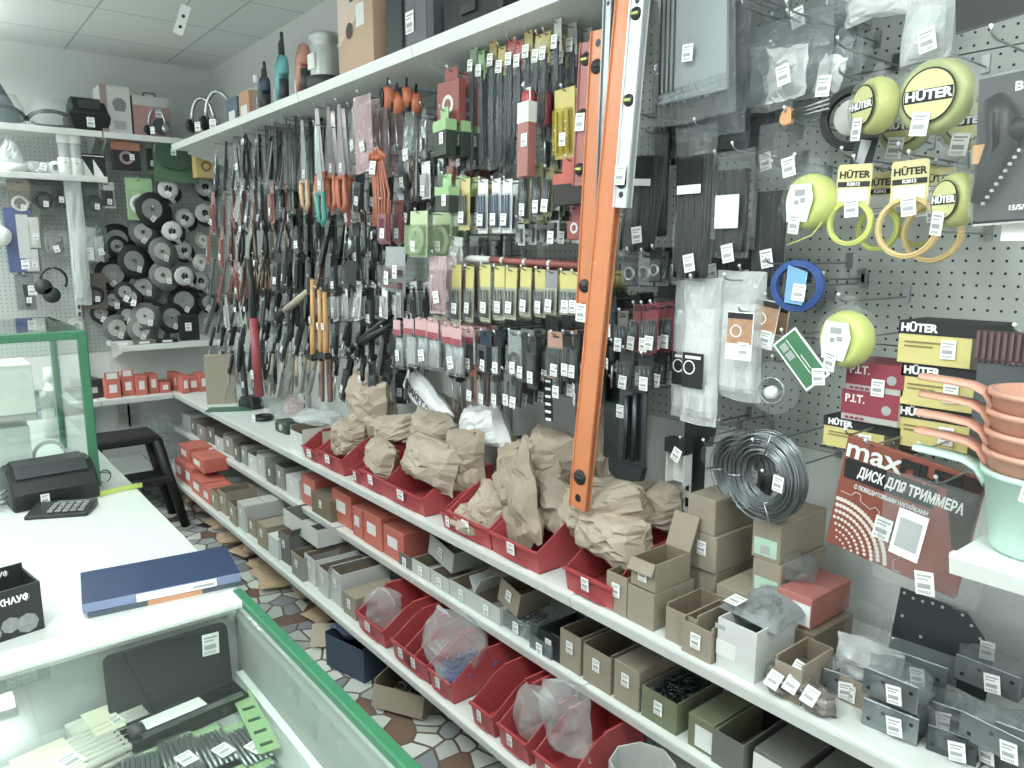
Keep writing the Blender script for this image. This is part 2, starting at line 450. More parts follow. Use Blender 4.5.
# ---------------------------------------------------------------- lamps
LAMPM = bpy.data.materials.new('lamp_diffuser'); LAMPM.use_nodes = True
LAMPM.node_tree.nodes['Principled BSDF'].inputs['Emission Color'].default_value = (.9, 1, .97, 1)
LAMPM.node_tree.nodes['Principled BSDF'].inputs['Emission Strength'].default_value = 13
def lamp(x, y, e, lab, L_=.6, W_=.3, zz=2.72, up=.75):
    t = thing('ceiling_light', lab, 'lamp', (x, y, zz))
    fr = MB().box(-L_, L_, -W_/2, -W_/2+.012, -.02, .04).box(-L_, L_, W_/2-.012, W_/2, -.02, .04).box(-L_, -L_+.012, -W_/2, W_/2, -.02, .04).box(L_-.012, L_, -W_/2, W_/2, -.02, .04)
    fr.build('frame', WHITE, t)
    MB().box(-L_+.012, L_-.012, -W_/2+.012, W_/2-.012, -.008, .03).build('diffuser', LAMPM, t)
    mb = MB()
    for sx_ in (-1, 1): mb.tube([(sx_*L_*.8, 0, .03), (sx_*L_*.8, 0, ZC-zz)], .003, 5)
    mb.build('hanging_wire', STEEL, t)
    for sgn in (-1, 1):
        l = bpy.data.lights.new('lamp_light', 'AREA'); l.shape = 'RECTANGLE'; l.size = L_*1.9; l.size_y = W_*.9; l.energy = e if sgn < 0 else e*up; l.color = (.95, 1, .98)
        o = bpy.data.objects.new('lamp_light', l); COL.objects.link(o); o.parent = t; o.location = (0, 0, -.022 if sgn < 0 else .045)
        if sgn > 0: o.rotation_euler = (PI, 0, 0)
lamp(-.3, .9, 17, 'long ceiling light above the near glass showcase')
lamp(-.6, 3.0, 20, 'long ceiling light above the white counter')
lamp(.2, -.7, 18, 'long ceiling light behind the camera')
lamp(-.36, 5.1, 15, 'long ceiling light beside the back wall shelves')
# ---------------------------------------------------------------- price tag mesh (shared)
def tagmesh(w=.027, h=.036, nm='price_tag'):
    m = MB(); m.box(-w/2, w/2, -.0008, 0, -h, 0, 0)
    m.box(-w*.38, w*.38, -.0012, -.0008, -h*.22, -h*.14, 1); m.box(-w*.38, w*.2, -.0012, -.0008, -h*.36, -h*.3, 1)
    m.box(-w*.38, w*.3, -.0012, -.0008, -h*.72, -h*.52, 1)
    for k in range(7): m.box(-w*.38+k*w*.1, -w*.38+k*w*.1+w*.05, -.0012, -.0008, -h*.94, -h*.8, 1)
    me = bpy.data.meshes.new(nm); me.from_pydata(m.v, [], m.f); me.materials.append(PAPER); me.materials.append(INK)
    me.polygons.foreach_set('material_index', m.m); me.update(); return me
TAGM = tagmesh()
TAGS = tagmesh(.022, .03)
def ptag(parent, loc, rot=(0, 0, 0), me=None, s=1.0):
    o = bpy.data.objects.new('price_tag', me or TAGM); COL.objects.link(o); o.parent = parent
    o.location = loc; o.rotation_euler = rot; o.scale = (s, 1, s)
    return o
# ---------------------------------------------------------------- containers
def bin_proto(w, d, h, m, tagx=0.0, tg=True):
    t = thing('storage_bin', 'x', 'bin')
    th = .003
    side = [(0.004, 0), (d, 0), (d, h), (d*.42, h), (d*.33, h*.96), (.0, h*.52), (-.008, h*.50)]
    mb = MB()
    mb.prism(side, -w/2, -w/2+th, 'x'); mb.prism(side, w/2-th, w/2, 'x')
    mb.box(-w/2, w/2, .004, d, 0, th); mb.box(-w/2, w/2, d-th, d, 0, h)
    mb.prism([(.004, 0), (.004+th, 0), (th-.008, h*.5), (-.008, h*.5)], -w/2+th, w/2-th, 'x')
    mb.box(-w/2-.002, w/2+.002, -.014, -.006, h*.46, h*.52)
    mb.prism([(d*.42, h), (d, h), (d, h+.005), (d*.42, h+.005)], -w/2-.003, -w/2+.005, 'x')
    mb.prism([(d*.42, h), (d, h), (d, h+.005), (d*.42, h+.005)], w/2-.005, w/2+.003, 'x')
    # label slot
    mb.box(-w*.3, w*.3, -.009, -.004, h*.08, h*.11)
    mb.build('bin_body', m, t)
    if tg: ptag(t, (tagx, -.017, h*.5), (.08, 0, 0))
    return t
def openbox(w, d, h, m, mi=None, cut=0.0, flap=None, tg=None, name='open_carton', tagrz=0):
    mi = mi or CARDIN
    t = thing(name, 'x', 'box'); th = .0035
    mb = MB()
    hf = h*(1-cut)
    mb.box(-w/2, w/2, 0, th, 0, hf); mb.box(-w/2, w/2, d-th, d, 0, h)
    mb.box(-w/2, -w/2+th, th, d-th, 0, h); mb.box(w/2-th, w/2, th, d-th, 0, h)
    mb.box(-w/2+th, w/2-th, th, d-th, 0, th)
    # inside lining
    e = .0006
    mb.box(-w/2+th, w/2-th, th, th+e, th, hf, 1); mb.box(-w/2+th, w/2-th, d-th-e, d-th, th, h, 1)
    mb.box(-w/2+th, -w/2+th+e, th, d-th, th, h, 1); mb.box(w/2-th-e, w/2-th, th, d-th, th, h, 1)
    mb.build('box_body', [m, mi], t)
    if flap:
        for sd, ang, ln in flap:
            fb = MB()
            if sd == 'l': fb.box(-ln, 0, 0, d, 0, .003); fo = fb.build('flap', m, t); fo.location = (-w/2, 0, h); fo.rotation_euler = (0, ang, 0)
            if sd == 'r': fb.box(0, ln, 0, d, 0, .003); fo = fb.build('flap', m, t); fo.location = (w/2, 0, h); fo.rotation_euler = (0, -ang, 0)
            if sd == 'b': fb.box(-w/2, w/2, 0, ln, 0, .003); fo = fb.build('flap', m, t); fo.location = (0, d, h); fo.rotation_euler = (ang, 0, 0)
            if sd == 'f': fb.box(-w/2, w/2, -ln, 0, 0, .003); fo = fb.build('flap', m, t); fo.location = (0, 0, hf); fo.rotation_euler = (-ang, 0, 0)
    if tg: ptag(t, (tg[0], -.003, tg[1]), (0, tagrz, 0))
    return t
def carton(w, d, h, m, tg=None, name='closed_carton', lab=None, seam=True):
    t = thing(name, 'x', 'box')
    MB().box(-w/2, w/2, 0, d, 0, h).build('box_body', m, t, .002)
    if seam: MB().box(-w/2+.001, w/2-.001, d*.5-.001, d*.5+.001, h, h+.0006).build('lid_seam', CARDIN, t)
    if lab: MB().box(lab[0], lab[1], -.0012, -.0002, lab[2], lab[3]).build('paper_label', lab[4], t)
    if tg: ptag(t, (tg[0], -.003, tg[1]))
    return t
def put(proto, px, xf, z, label, rz=0.0, group=None, s=None, z_off=0, y=None, cat=None, first=[None]):
    """stand a thing on a right-wall shelf: its front face at x=xf, seen in column px"""
    yy = ysol(px, xf, z) if y is None else y
    if 'used' in proto: r = dup(proto, (xf, yy, z+z_off), (0, 0, RW+rz), label, group, s)
    else:
        r = proto; r['used'] = 1; r.location = (xf, yy, z+z_off); r.rotation_euler = (0, 0, RW+rz); r['label'] = label
        if group: r['group'] = group
        if s: r.scale = s
    if cat: r['category'] = cat
    return r
def span(p0, p1, xf, z):
    y0, y1 = ysol(p0, xf, z), ysol(p1, xf, z)
    return (y0+y1)/2, abs(y0-y1)
# ================================================================ counters on the left
CT = .875
MARB = mat('counter_laminate', '#ccd3cf', .35, var=.05, scale=4)
t = thing('sales_counter', 'long white counter carrying the receipt printer and green glass case', 'counter', (0, 0, 0))
MB().box(-.75, .53, 1.70, 4.16, CT-.03, CT).build('countertop', MARB, t, .004)
MB().box(-.72, .505, 1.72, 4.13, .08, CT-.032).build('cabinet_body', WHITE, t)
MB().box(-.70, .46, 1.75, 4.1, 0, .08).build('plinth', DKGREY, t)
t = thing('glass_showcase', 'glass-topped showcase with green rail in the near left corner', 'showcase', (0, 0, 0))
CASEIN = mat('case_lining', '#a8b0ac', .5, var=.04)
MB().box(-.75, .51, 1.655, 1.675, .10, CT-.012).build('end_panel', CASEIN, t)
MB().box(-.75, .525, 1.62, 1.695, CT-.012, CT+.004).build('end_trim', WHITE, t, .002)
MB().box(-.75, .525, 1.64, 1.655, CT-.028, CT-.014).build('end_moulding', WHITE, t, .002)
MB().box(.505, .512, -.3, 1.655, .12, CT-.012).build('front_panel', CASEIN, t)
MB().box(.512, .535, -.3, 1.69, CT-.028, CT+.006).build('green_rail', GREEN, t, .003)
MB().box(-.75, .505, -.3, 1.62, CT-.008, CT-.003).build('glass_top', GLASS, t)
MB().box(-.75, .503, -.3, 1.654, .688, .700).build('inner_shelf', CASEIN, t)
MB().box(.488, .504, -.3, 1.62, .7005, .715).build('shelf_ledge', WHITE, t)
MB().box(-.74, .50, -.3, 1.62, .0, .12).build('plinth', WHITE, t)
ZS = .7015
# things in the showcase
t = thing('tool_case', 'dark foam backed tool case lid leaning inside the showcase', 'tool case', (.348, 1.60, ZS+.002), 0, None)
t.rotation_euler = (-.12, .0, .0)
def rrect(w, h, r, n=4, z0=0):
    pts = []
    for cx, cz, a0 in ((w/2-r, z0+h-r, 0), (-w/2+r, z0+h-r, 90), (-w/2+r, z0+r, 180), (w/2-r, z0+r, 270)):
        for k in range(n+1):
            a = math.radians(a0+90*k/n); pts.append((cx+r*math.cos(a), cz+r*math.sin(a)))
    return pts
FOAM = mat('charcoal_foam', '#23282b', .8, var=.15, scale=60, bump=.1)
MB().prism(rrect(.245, .145, .014), -.016, 0, 'y').build('lid', FOAM, t, .002)
ptag(t, (.085, -.0175, .132), (0, .06, 0), s=1.3)
t = thing('open_tool_case', 'shallow open black case holding a silver rod inside the showcase', 'tool case', (.35, 1.475, ZS), .12)
t.scale = (.75, .9, .62)
mb = MB(); mb.box(-.165, .165, 0, .085, 0, .004); mb.box(-.165, .165, 0, .006, 0, .05); mb.box(-.165, .165, .079, .085, 0, .05); mb.box(-.165, -.159, 0, .085, 0, .05); mb.box(.159, .165, 0, .085, 0, .05)
mb.build('tray', BLACK, t, .002)
MB().box(-.12, .15, .0, .014, .05, .056).build('silver_rail', STEEL, t)
MB().box(-.10, .06, .02, .07, .052, .0535, T=Matrix.Rotation(-.12, 4, 'X')).build('leaflet', PAPER, t)
MB().lathe([(.001, 0), (.018, .003), (.022, .02), (.018, .036), (.001, .04)], 'x', 14, c=(-.14, .04, .05)).build('hinge_barrel', DKGREY, t)
WROD = mat('white_rod_plastic', '#dcdccf', .4, var=.05)
t0 = thing('glue_rod_pack', 'pack of cream glue rods in film lying in the showcase', 'rod pack', (.13, 1.44, ZS), .18)
mb = MB()
for k in range(7):
    for j in range(2): mb.tube([(-.11, k*.017, .01+j*.016), (.11, k*.017+.004, .01+j*.016)], .0075, 8)
tag(mb.build('rods', WROD, t0), kind='stuff')
MB().box(-.06, .03, -.01, .115, .034, .0355).build('paper_band', mat('cream_paper', '#e9e7c4', .6), t0)
ptag(t0, (.01, .05, .037), (-PI/2, 0, .2), s=1.3)
t = dup(t0, (.225, 1.535, ZS+.001), (0, 0, .12), 'second pack of cream glue rods lying nearest the black tool case')
t.scale = (.6, .8, .9)
def flatpack(loc, rz, w, d, cm, lab, rods=8, rm=STEEL, z=ZS):
    t = thing('drill_bit_pack', lab, 'drill bits', (loc[0], loc[1], z), rz)
    MB().box(-w/2, w/2, -d/2, d/2, 0, .002).build('backing_card', cm, t)
    mb = MB()
    for k in range(rods):
        x = -w/2+w*(k+.7)/(rods+.4); mb.tube([(x, -d*.42, .008), (x, d*.3, .008)], [.0035, .003], 6)
    mb.build('drill_bits', rm, t)
    MB().box(-w*.46, w*.46, d*.33, d*.48, .0022, .004).build('header', mat('showcase_green', '#8cb878', .5), t)
    bb = MB(); bb.box(-w*.47, w*.47, -d*.46, d*.32, .002, .016); bb.build('blister', BLISTER, t, .003)
    ptag(t, (0, -.02, .018), (-PI/2, 0, .3), s=1.1)
    return t
FB = [((.24, 1.40), 1.95, .07, .17, DKGREY, 8), ((.31, 1.41), 1.85, .07, .17, DKGREY, 7), ((.37, 1.39), 1.8, .06, .16, BLACK, 6), ((.30, 1.30), 1.8, .075, .18, BLACK, 8), ((.42, 1.36), 1.75, .06, .17, BLACK, 6), ((.19, 1.31), 2.0, .07, .18, BLACK, 7), ((.36, 1.22), 1.8, .07, .18, DKGREY, 8), ((.42, 1.21), 1.7, .06, .17, BLACK, 7)]
for i, (l, rz, w_, d_, cm, n_) in enumerate(FB):
    a = ('at the near edge', 'behind the green card', 'beside the front glass', 'under the glass corner', 'with its green header by the front panel', 'next to the cream rods', 'in the middle of the showcase', 'closest to the green rail')[i]
    flatpack(l, -rz+PI/2+.2, w_, d_, cm, 'steel drill bits pack in the showcase, '+a, n_, z=ZS+.0005*i)
t = thing('green_card_strip', 'bright green punched card strip lying by the showcase front', 'card', (.455, 1.42, ZS+.02), -.1)
mb = MB(); mb.box(-.02, .02, -.13, .10, 0, .002)
for k in range(5): mb.box(-.012, .012, -.11+k*.045, -.10+k*.045, .002, .0025, 1)
mb.build('card', [mat('showcase_green', '#8cb878', .5), DGREEN], t)
# binder and catalogue on the counter
def corner(px, py, z): return onz(px, py, z)
a = onz(90, 618, CT); b_ = onz(242, 585, CT); ang = math.atan2(b_.y-a.y, b_.x-a.x); L_ = (b_-a).length
t = thing('catalogue', 'thick catalogue with grey and orange spine under the blue binder', 'book', (a.x, a.y, CT), ang)
t.scale = (1, .8, .6)
MB().box(.0, L_, .002, .215, .002, .018).build('pages', PAPER, t)
mb = MB(); mb.box(-.002, L_+.002, -.001, .22, .018, .02); mb.box(-.002, L_+.002, -.001, .22, 0, .002); mb.box(-.002, L_+.002, -.002, .0015, 0, .02, 0)
mb.build('cover', mat('slate_cover', '#4d5c68', .4), t)
MB().box(L_*.36, L_*.72, -.0032, -.0021, .0, .02).build('orange_spine_band', mat('spine_orange', '#cf8f5c', .45), t)
t = thing('office_binder', 'navy blue binder with pale spine label lying on the white counter', 'binder', (a.x-.012, a.y+.004, CT+.0125), ang-.015)
t.scale = (1, .8, .66)
MB().box(.004, L_+.005, .004, .235, .003, .028).build('pages', PAPER, t)
mb = MB(); mb.box(0, L_+.01, 0, .24, .028, .031); mb.box(0, L_+.01, 0, .24, 0, .003); mb.build('cover', BLUE, t, .001)
MB().box(0, L_+.01, -.003, 0, 0, .031).build('spine', mat('spine_blue', '#7386ad', .45), t, .001)
MB().box(L_*.33, L_*.86, -.0045, -.0031, .002, .029).build('spine_label', PAPER, t)
mb = MB(); mb.box(L_*.70, L_*.84, -.0052, -.0046, .008, .018); mb.box(L_*.62, L_*.66, -.0052, -.0046, .02, .022); mb.build('spine_print', INK, t)
# calculator
c0 = onz(28, 520, CT); c1 = onz(102, 516, CT)
ang = math.atan2(c1.y-c0.y, c1.x-c0.x)
t = thing('desk_calculator', 'black desk calculator lying in front of the receipt printer', 'calculator', (c0.x-.01, c0.y, CT), ang+.06)
MB().prism([(0, 0), (0, .012), (.11, .022), (.115, 0)], 0, .17, 'x').build('calculator_body', mat('calc_plastic', '#2a3032', .4), t, .002)
mb = MB()
for r_ in range(4):
    for k in range(5):
        x = .058+k*.021; y = .012+r_*.018; mb.box(x, x+.015, y, y+.012, .014+y*.09, .019+y*.09)
tag(mb.build('keys', mat('calc_keys', '#8b8f91', .5), t), 'pale grey keys')
MB().box(.06, .155, .088, .106, .0205, .0225).build('display', mat('lcd', '#70807a', .2), t)
# receipt printer
p0 = onz(12, 512, CT); 
t = thing('receipt_printer', 'bulky black receipt printer with a rounded paper cover on the white counter', 'printer', (onz(8, 500, CT).x, onz(20, 512, CT).y-.01, CT), .08)
pr = [(0, 0), (0, .05), (.02, .085), (.07, .118), (.13, .125), (.19, .105), (.21, .06), (.21, 0)]
MB().prism(pr, .0, .24, 'x').build('printer_body', mat('printer_black', '#1c2023', .35), t, .006)
MB().prism([(.03, .092), (.07, .12), (.13, .127), (.17, .114), (.17, .12), (.13, .133), (.07, .126), (.028, .097)], .02, .22, 'x').build('paper_cover', DKGREY, t, .002)
ptag(t, (.085, -.003, .045), s=.9)
MB().box(.03, .2, -.004, .0, .052, .057).build('paper_slot', DKGREY, t)
mb = MB()
for k in range(3): mb.tube([(-.0, .1, .01+k*.02), (-.05, .05, .02+k*.01), (-.12, -.02, .006+.004*k), (-.2, .02, .006)], .004, 6)
mb.build('cables', WHITE, t)
# lime spirit level strip
q0 = onz(66, 504, CT); q1 = onz(137, 489, CT); ang = math.atan2(q1.y-q0.y, q1.x-q0.x)
t = thing('plastic_ruler', 'lime yellow plastic straightedge lying behind the calculator', 'ruler', (q0.x-.04, q0.y, CT), ang)
mb = MB(); mb.box(0, (q1-q0).length+.06, 0, .045, 0, .006); mb.build('strip', mat('lime_plastic', '#b9d23c', .3), t, .001)
mb = MB(); mb.box(0, (q1-q0).length+.06, .0, .004, .006, .016); mb.build('raised_edge', mat('lime_plastic', '#b9d23c', .3), t)
MB().lathe([(.0, .0062), (.004, .0064)], 'z', 10, c=((q1-q0).length+.045, .03, 0)).build('hole', BLACK, t)
# glasses
g = onz(97, 484, CT)
t = thing('reading_glasses', 'folded reading glasses with black frame beside the green post', 'glasses', (g.x, g.y, CT), .3)
for s in (-1, 1):
    m = MB().torus(.022, .002, 'y', (s*.027, 0, .02), 18, 6); m.build('lens_rim', BLACK, t)
    MB().lathe([(0, 0), (.021, .0005)], 'y', 16, c=(s*.027, 0, .02)).build('lens', FILMD, t)
    MB().tube([(s*.05, 0, .026), (s*.052, .05, .02), (s*.03, .12, .008)], .0018, 5).build('temple', BLACK, t)
# drill bit or screw box with the seller's lettering
k0 = onz(45, 628, CT)
t = thing('printed_counter_box', 'black printed box of small items at the left picture edge', 'box', (k0.x, k0.y, CT), .18)
kb = mat('knauf_black', '#24292b', .5, var=.25, scale=40)
mb = MB()
mb.box(-.20, 0, 0, .004, 0, .105); mb.box(-.20, 0, .11, .114, 0, .115); mb.box(-.004, 0, .004, .11, 0, .105); mb.box(-.20, -.196, .004, .11, 0, .105); mb.box(-.196, -.004, .004, .11, 0, .004)
mb.build('carton_body', kb, t)
text('КНАУФ', .019, PAPER, t, (-.05, -.001, .08), sx=.85, bold=.0006)
text('КНАУФ', .015, PAPER, t, (-.05, .1085, .10), sx=.85, bold=.0005)
mb = MB()
for cx, cz, rr in ((-.06, .03, .017), (-.03, .024, .021), (-.09, .02, .014)):
    mb.lathe([(0, -.0012), (rr, -.0008)], 'y', 8, c=(cx, 0, cz))
mb.build('printed_picture', mat('print_grey', '#868d8c', .6, var=.4, scale=90), t)
# green framed glass case on the counter
t = thing('glass_display_case', 'small green framed glass case standing on the white counter', 'display case', (0, 0, 0))
X0, X1, Y0, Y1, Z1 = -.35, .425, 2.80, 3.46, 1.405
r_ = .014
for (x, y) in ((X1, Y0), (X1, Y1), (X0, Y0), (X0, Y1)):
    MB().box(x-r_, x+r_, y-r_, y+r_, CT, Z1).build('post', GREEN, t, .003)
for (ax, a0, a1, c, zz) in (('x', X0, X1, Y0, Z1), ('x', X0, X1, Y1, Z1), ('y', Y0, Y1, X1, Z1), ('y', Y0, Y1, X0, Z1)):
    m = MB()
    if ax == 'x': m.box(a0+r_, a1-r_, c-r_, c+r_, zz-.026, zz)
    else: m.box(c-r_, c+r_, a0+r_, a1-r_, zz-.026, zz)
    m.build('top_rail', GREEN, t, .002)
MB().box(X0+r_, X1-r_, Y0-.002, Y0+.002, CT+.002, Z1-.028).build('front_glass', GLASS, t)
MB().box(X1-.002, X1+.002, Y0+r_, Y1-r_, CT+.002, Z1-.028).build('side_glass', GLASS, t)
MB().box(X0, X1, Y0, Y1, Z1+.001, Z1+.005).build('top_glass', GLASS, t)
MB().box(X0+.02, X1-.02, Y0+.03, Y1-.02, 1.12, 1.126).build('glass_shelf', GLASS, t)
# white carton and sheet in the case
mc = mat('cream_box', '#d9dad0', .6)
t = carton(.36, .22, .165, mc, name='cream_carton'); t.location = (.11, 2.93, 1.127)
t['label'] = 'cream carton on the upper glass shelf of the green framed case'; t['category'] = 'box'
t = carton(.34, .20, .2, mat('pale_grey_box', '#cdd6d2', .5), name='pale_carton'); t.location = (.10, 2.98, CT+.001)
t['label'] = 'pale grey carton at the bottom of the green framed case'; t['category'] = 'box'
t = thing('coiled_cable', 'small coil of clear cable inside the green framed case', 'cable', (.335, 3.1, CT+.002))
mb = MB()
for k in range(4): mb.torus(.05, .004, 'y', (0, k*.01, .055), 20, 6)
mb.build('coil', FILMW, t)
# white spray bottle shape by the case
def bottle(lab, loc, h, r, m1, m2, nm='bottle'):
    t = thing(nm, lab, 'bottle', loc)
    MB().lathe([(0, 0), (r, .002), (r, h*.62), (r*.45, h*.74), (r*.4, h*.8)], 'z', 16).build('bottle_body', m1, t)
    MB().lathe([(0, h), (r*.5, h), (r*.5, h*.8), (0, h*.8)], 'z', 14).build('cap', m2, t)
    return t
bottle('tall white plastic bottle standing behind the green case on the counter', (.43, 3.72, CT), .30, .045, WHITE, WHITE)
# ================================================================ stool and floor things
t = thing('step_stool', 'black plastic two-step stool in front of the back wall', 'stool', (.93, 4.86, 0))
bp = mat('stool_plastic', '#15171a', .5, var=.1)
MB().box(-.2, .15, -.14, .14, .545, .595).build('seat', bp, t, .012)
for sx_ in (-1, 1):
    for sy_ in (-1, 1):
        x0 = -.19 if sx_ < 0 else .13; m = MB()
        m.tube([(x0-.0, sy_*.12, .56), (x0+sx_*.03+(.09 if sx_ > 0 else -.03), sy_*.15, 0)], [.032, .026], 8)
        m.build('leg', bp, t)
MB().box(-.2, .19, -.19, .02, .30, .345).build('lower_step', bp, t, .01)
WD = mat('offcut_wood', '#c0a27c', .8, var=.2, scale=20)
rnd.seed(3)
spots = [(200, 512, 0), (214, 526, 0), (222, 536, 1), (236, 545, 0), (240, 556, 0), (252, 560, 1), (262, 578, 0), (268, 588, 0), (300, 598, 0), (312, 606, 1), (318, 620, 0), (330, 612, 0), (206, 520, 1), (228, 550, 1), (256, 570, 0), (188, 503, 0), (335, 622, 1)]
for i, (px, py, lev) in enumerate(spots):
    p = onz(px, py, 0)
    if p.x < 1.0: p.x = 1.02
    t = thing('wood_offcut', 'flat brown offcut lying under the lowest shelf, %s from the far end' % ORD[i], 'wood piece', (p.x+.05, p.y, lev*.045+.001), rnd.uniform(-.4, .4), 'brown offcuts on the floor under the lowest shelf')
    wv, hv = rnd.uniform(.13, .2), rnd.uniform(.042, .055)
    pillow(wv, .16, hv, i, 6, .006, 9, mb=(m := MB()), T=Matrix.Translation((0, -.08, hv/2)) @ Matrix.Rotation(PI/2, 4, 'X'))
    m.build('block', WD, t)
p = onz(352, 672, 0)
t = thing('denim_blue_box', 'dark blue crumpled box on the mosaic floor under the lowest shelf', 'box', (p.x-.03, p.y+.0, .001), RW+.25)
t.scale = (1.05, 1, 1.15)
BLUB = mat('dark_blue_card', '#3a4d63', .7, var=.25, scale=14, bump=.4)
mb = MB(); mb.box(-.11, .11, 0, .004, 0, .12); mb.box(-.11, .11, .19, .194, 0, .14); mb.box(-.11, -.106, 0, .19, 0, .13); mb.box(.106, .11, 0, .19, 0, .13); mb.box(-.11, .11, 0, .19, 0, .004)
mb.build('box_body', BLUB, t, .002)
m = MB(); pillow(.2, .17, .05, 5, 8, .02, 12, mb=m, T=Matrix.Translation((0, .02, .14)) @ Matrix.Rotation(PI/2*.9, 4, 'X') @ Matrix.Translation((0, 0, .0))); m.build('crumpled_lining', mat('denim_cloth', '#4d6c88', .8, bump=.4), t)
p = onz(325, 650, 0)
t = thing('cardboard_sheet', 'loose beige cardboard flap leaning on the dark blue box', 'cardboard', (p.x+.02, p.y-.0, .002), -.6)
MB().box(-.08, .08, -.05, .05, 0, .003, T=Matrix.Translation((0, .03, .045)) @ Matrix.Rotation(.75, 4, 'X')).build('sheet', mat('beige_card', '#bfae98', .8), t)
p = onz(395, 715, 0)
t = openbox(.17, .16, .10, CARD, cut=.2, flap=[('f', -1.3, .07), ('r', .4, .07)], name='scrap_carton')
t.location = (p.x+.02, p.y, .001); t.rotation_euler = (0, 0, RW+.5); t.scale = (1.25, 1.2, 1.1); t['label'] = 'battered open cardboard box of scrap on the floor near the green rail'; t['category'] = 'box'
t['label'] = 'battered open cardboard box of dark scrap on the mosaic floor'
m = MB()
for k in range(16):
    a = rnd.uniform(0, 6.28); m.tube([(rnd.uniform(-.07, .07), rnd.uniform(.02, .14), rnd.uniform(.02, .08)), (rnd.uniform(-.08, .08), rnd.uniform(.0, .16), rnd.uniform(.07, .13))], .006, 5)
o = m.build('metal_scrap', DSTEEL); o.location = t.location; o.rotation_euler = t.rotation_euler; tag(o, 'dark metal scrap piled in the battered floor box', 'scrap', kind='stuff')
# ================================================================ red bins
BINL = bin_proto(.17, .30, .135, RED); BINS = bin_proto(.12, .22, .11, RED); BINM = bin_proto(.15, .28, .14, RED)
for pr_ in (BINL, BINS, BINM): pr_['label'] = 'x'; pr_['category'] = 'bin'
deckbins = [(BINS, 304, 321, 'holding a small carton, farthest left on the counter-height shelf'), (BINM, 319, 343, 'holding a crumpled bag, second from the far end of the bin row'), (BINS, 353, 363, 'narrow in the picture between two wider bins'), (BINM, 362, 386, 'left of the one heaped with the big kraft bag'), (BINL, 385, 424, 'carrying two price tags under the widest paper bag'), (BINS, 443, 459, 'half hidden behind the upright torn kraft bag'), (BINM, 449, 490, 'with a flat folded bag on it, left of the torn bag'), (BINL, 492, 538, 'under the tall torn kraft bag'), (BINL, 566, 612, 'nearest on the counter-height shelf, under the pile of paper bags')]
BINPOS = []
for pr_, a, b, d in deckbins:
    yc, wv = span(a, b, XD+.01, ZD)
    base = {BINL: .17, BINS: .12, BINM: .15}[pr_]
    s_ = wv/base
    r = put(pr_, 0, XD+.012, ZD, 'red plastic bin '+d, y=yc, group='red bins on the counter-height shelf', s=(s_, 1, 1))
    BINPOS.append((yc, wv, {BINL: .135, BINS: .11, BINM: .14}[pr_]))
lowbins = [(358, 384, 'farthest left on the lowest shelf with film inside'), (393, 415, 'empty, second from the far end of the lowest shelf'), (405, 428, 'empty, half hidden beside the film covered one'), (430, 452, 'covered with a big clear bag of blue fittings'), (472, 493, 'tall narrow looking one right of the film covered bin'), (499, 527, 'with a clear bag, left of the last one on the lowest shelf'), (535, 570, 'last to the right on the lowest shelf, stuffed with clear film')]
LOWPOS = []
for i, (a, b, d) in enumerate(lowbins):
    yc, wv = span(a, b, X3+.01, Z3)
    put(BINM, 0, X3+.014, Z3, 'red plastic bin '+d, y=yc, group='red bins on the lowest shelf', s=(wv/.15, 1, 1.0))
    LOWPOS.append((yc, wv))
# ---------------------------------------------------------------- bags
def bag(nm, lab, cat, w_, h_, t_, seed, m, loc, rot, n=11, amp=.012, freq=14, group=None, pinch=1.0, tg=None):
    t = thing(nm, lab, cat, loc, 0, group, rot)
    pillow(w_, h_, t_, seed, n, amp, freq, True, mb=(q := MB()), pinch=pinch); q.build('bag_body', m, t)
    if tg: ptag(t, tg)
    return t
def kraft(px, py, x, w_, h_, t_, seed, rot, lab, m=KRAFT, amp=.016, pinch=1.0, freq=9):
    """px,py = bottom centre of the bag seen in the photograph at depth x"""
    p = onx(px, py, x)
    t = thing('paper_bag', lab, 'paper bag', p, 0, 'crumpled kraft paper bags over the red bins', (rot[0], rot[1], RW+rot[2]))
    pillow(w_, h_, t_, seed, 11, amp*1.3, freq, True, mb=(q := MB()), pinch=pinch, facet=.0055); q.build('bag_body', m, t)
    m2 = MB(); m2.box(-w_*.34, w_*.3, -t_*.12, t_*.12, h_*.93, h_*1.0); o = m2.build('folded_mouth', m, t); 
    return t
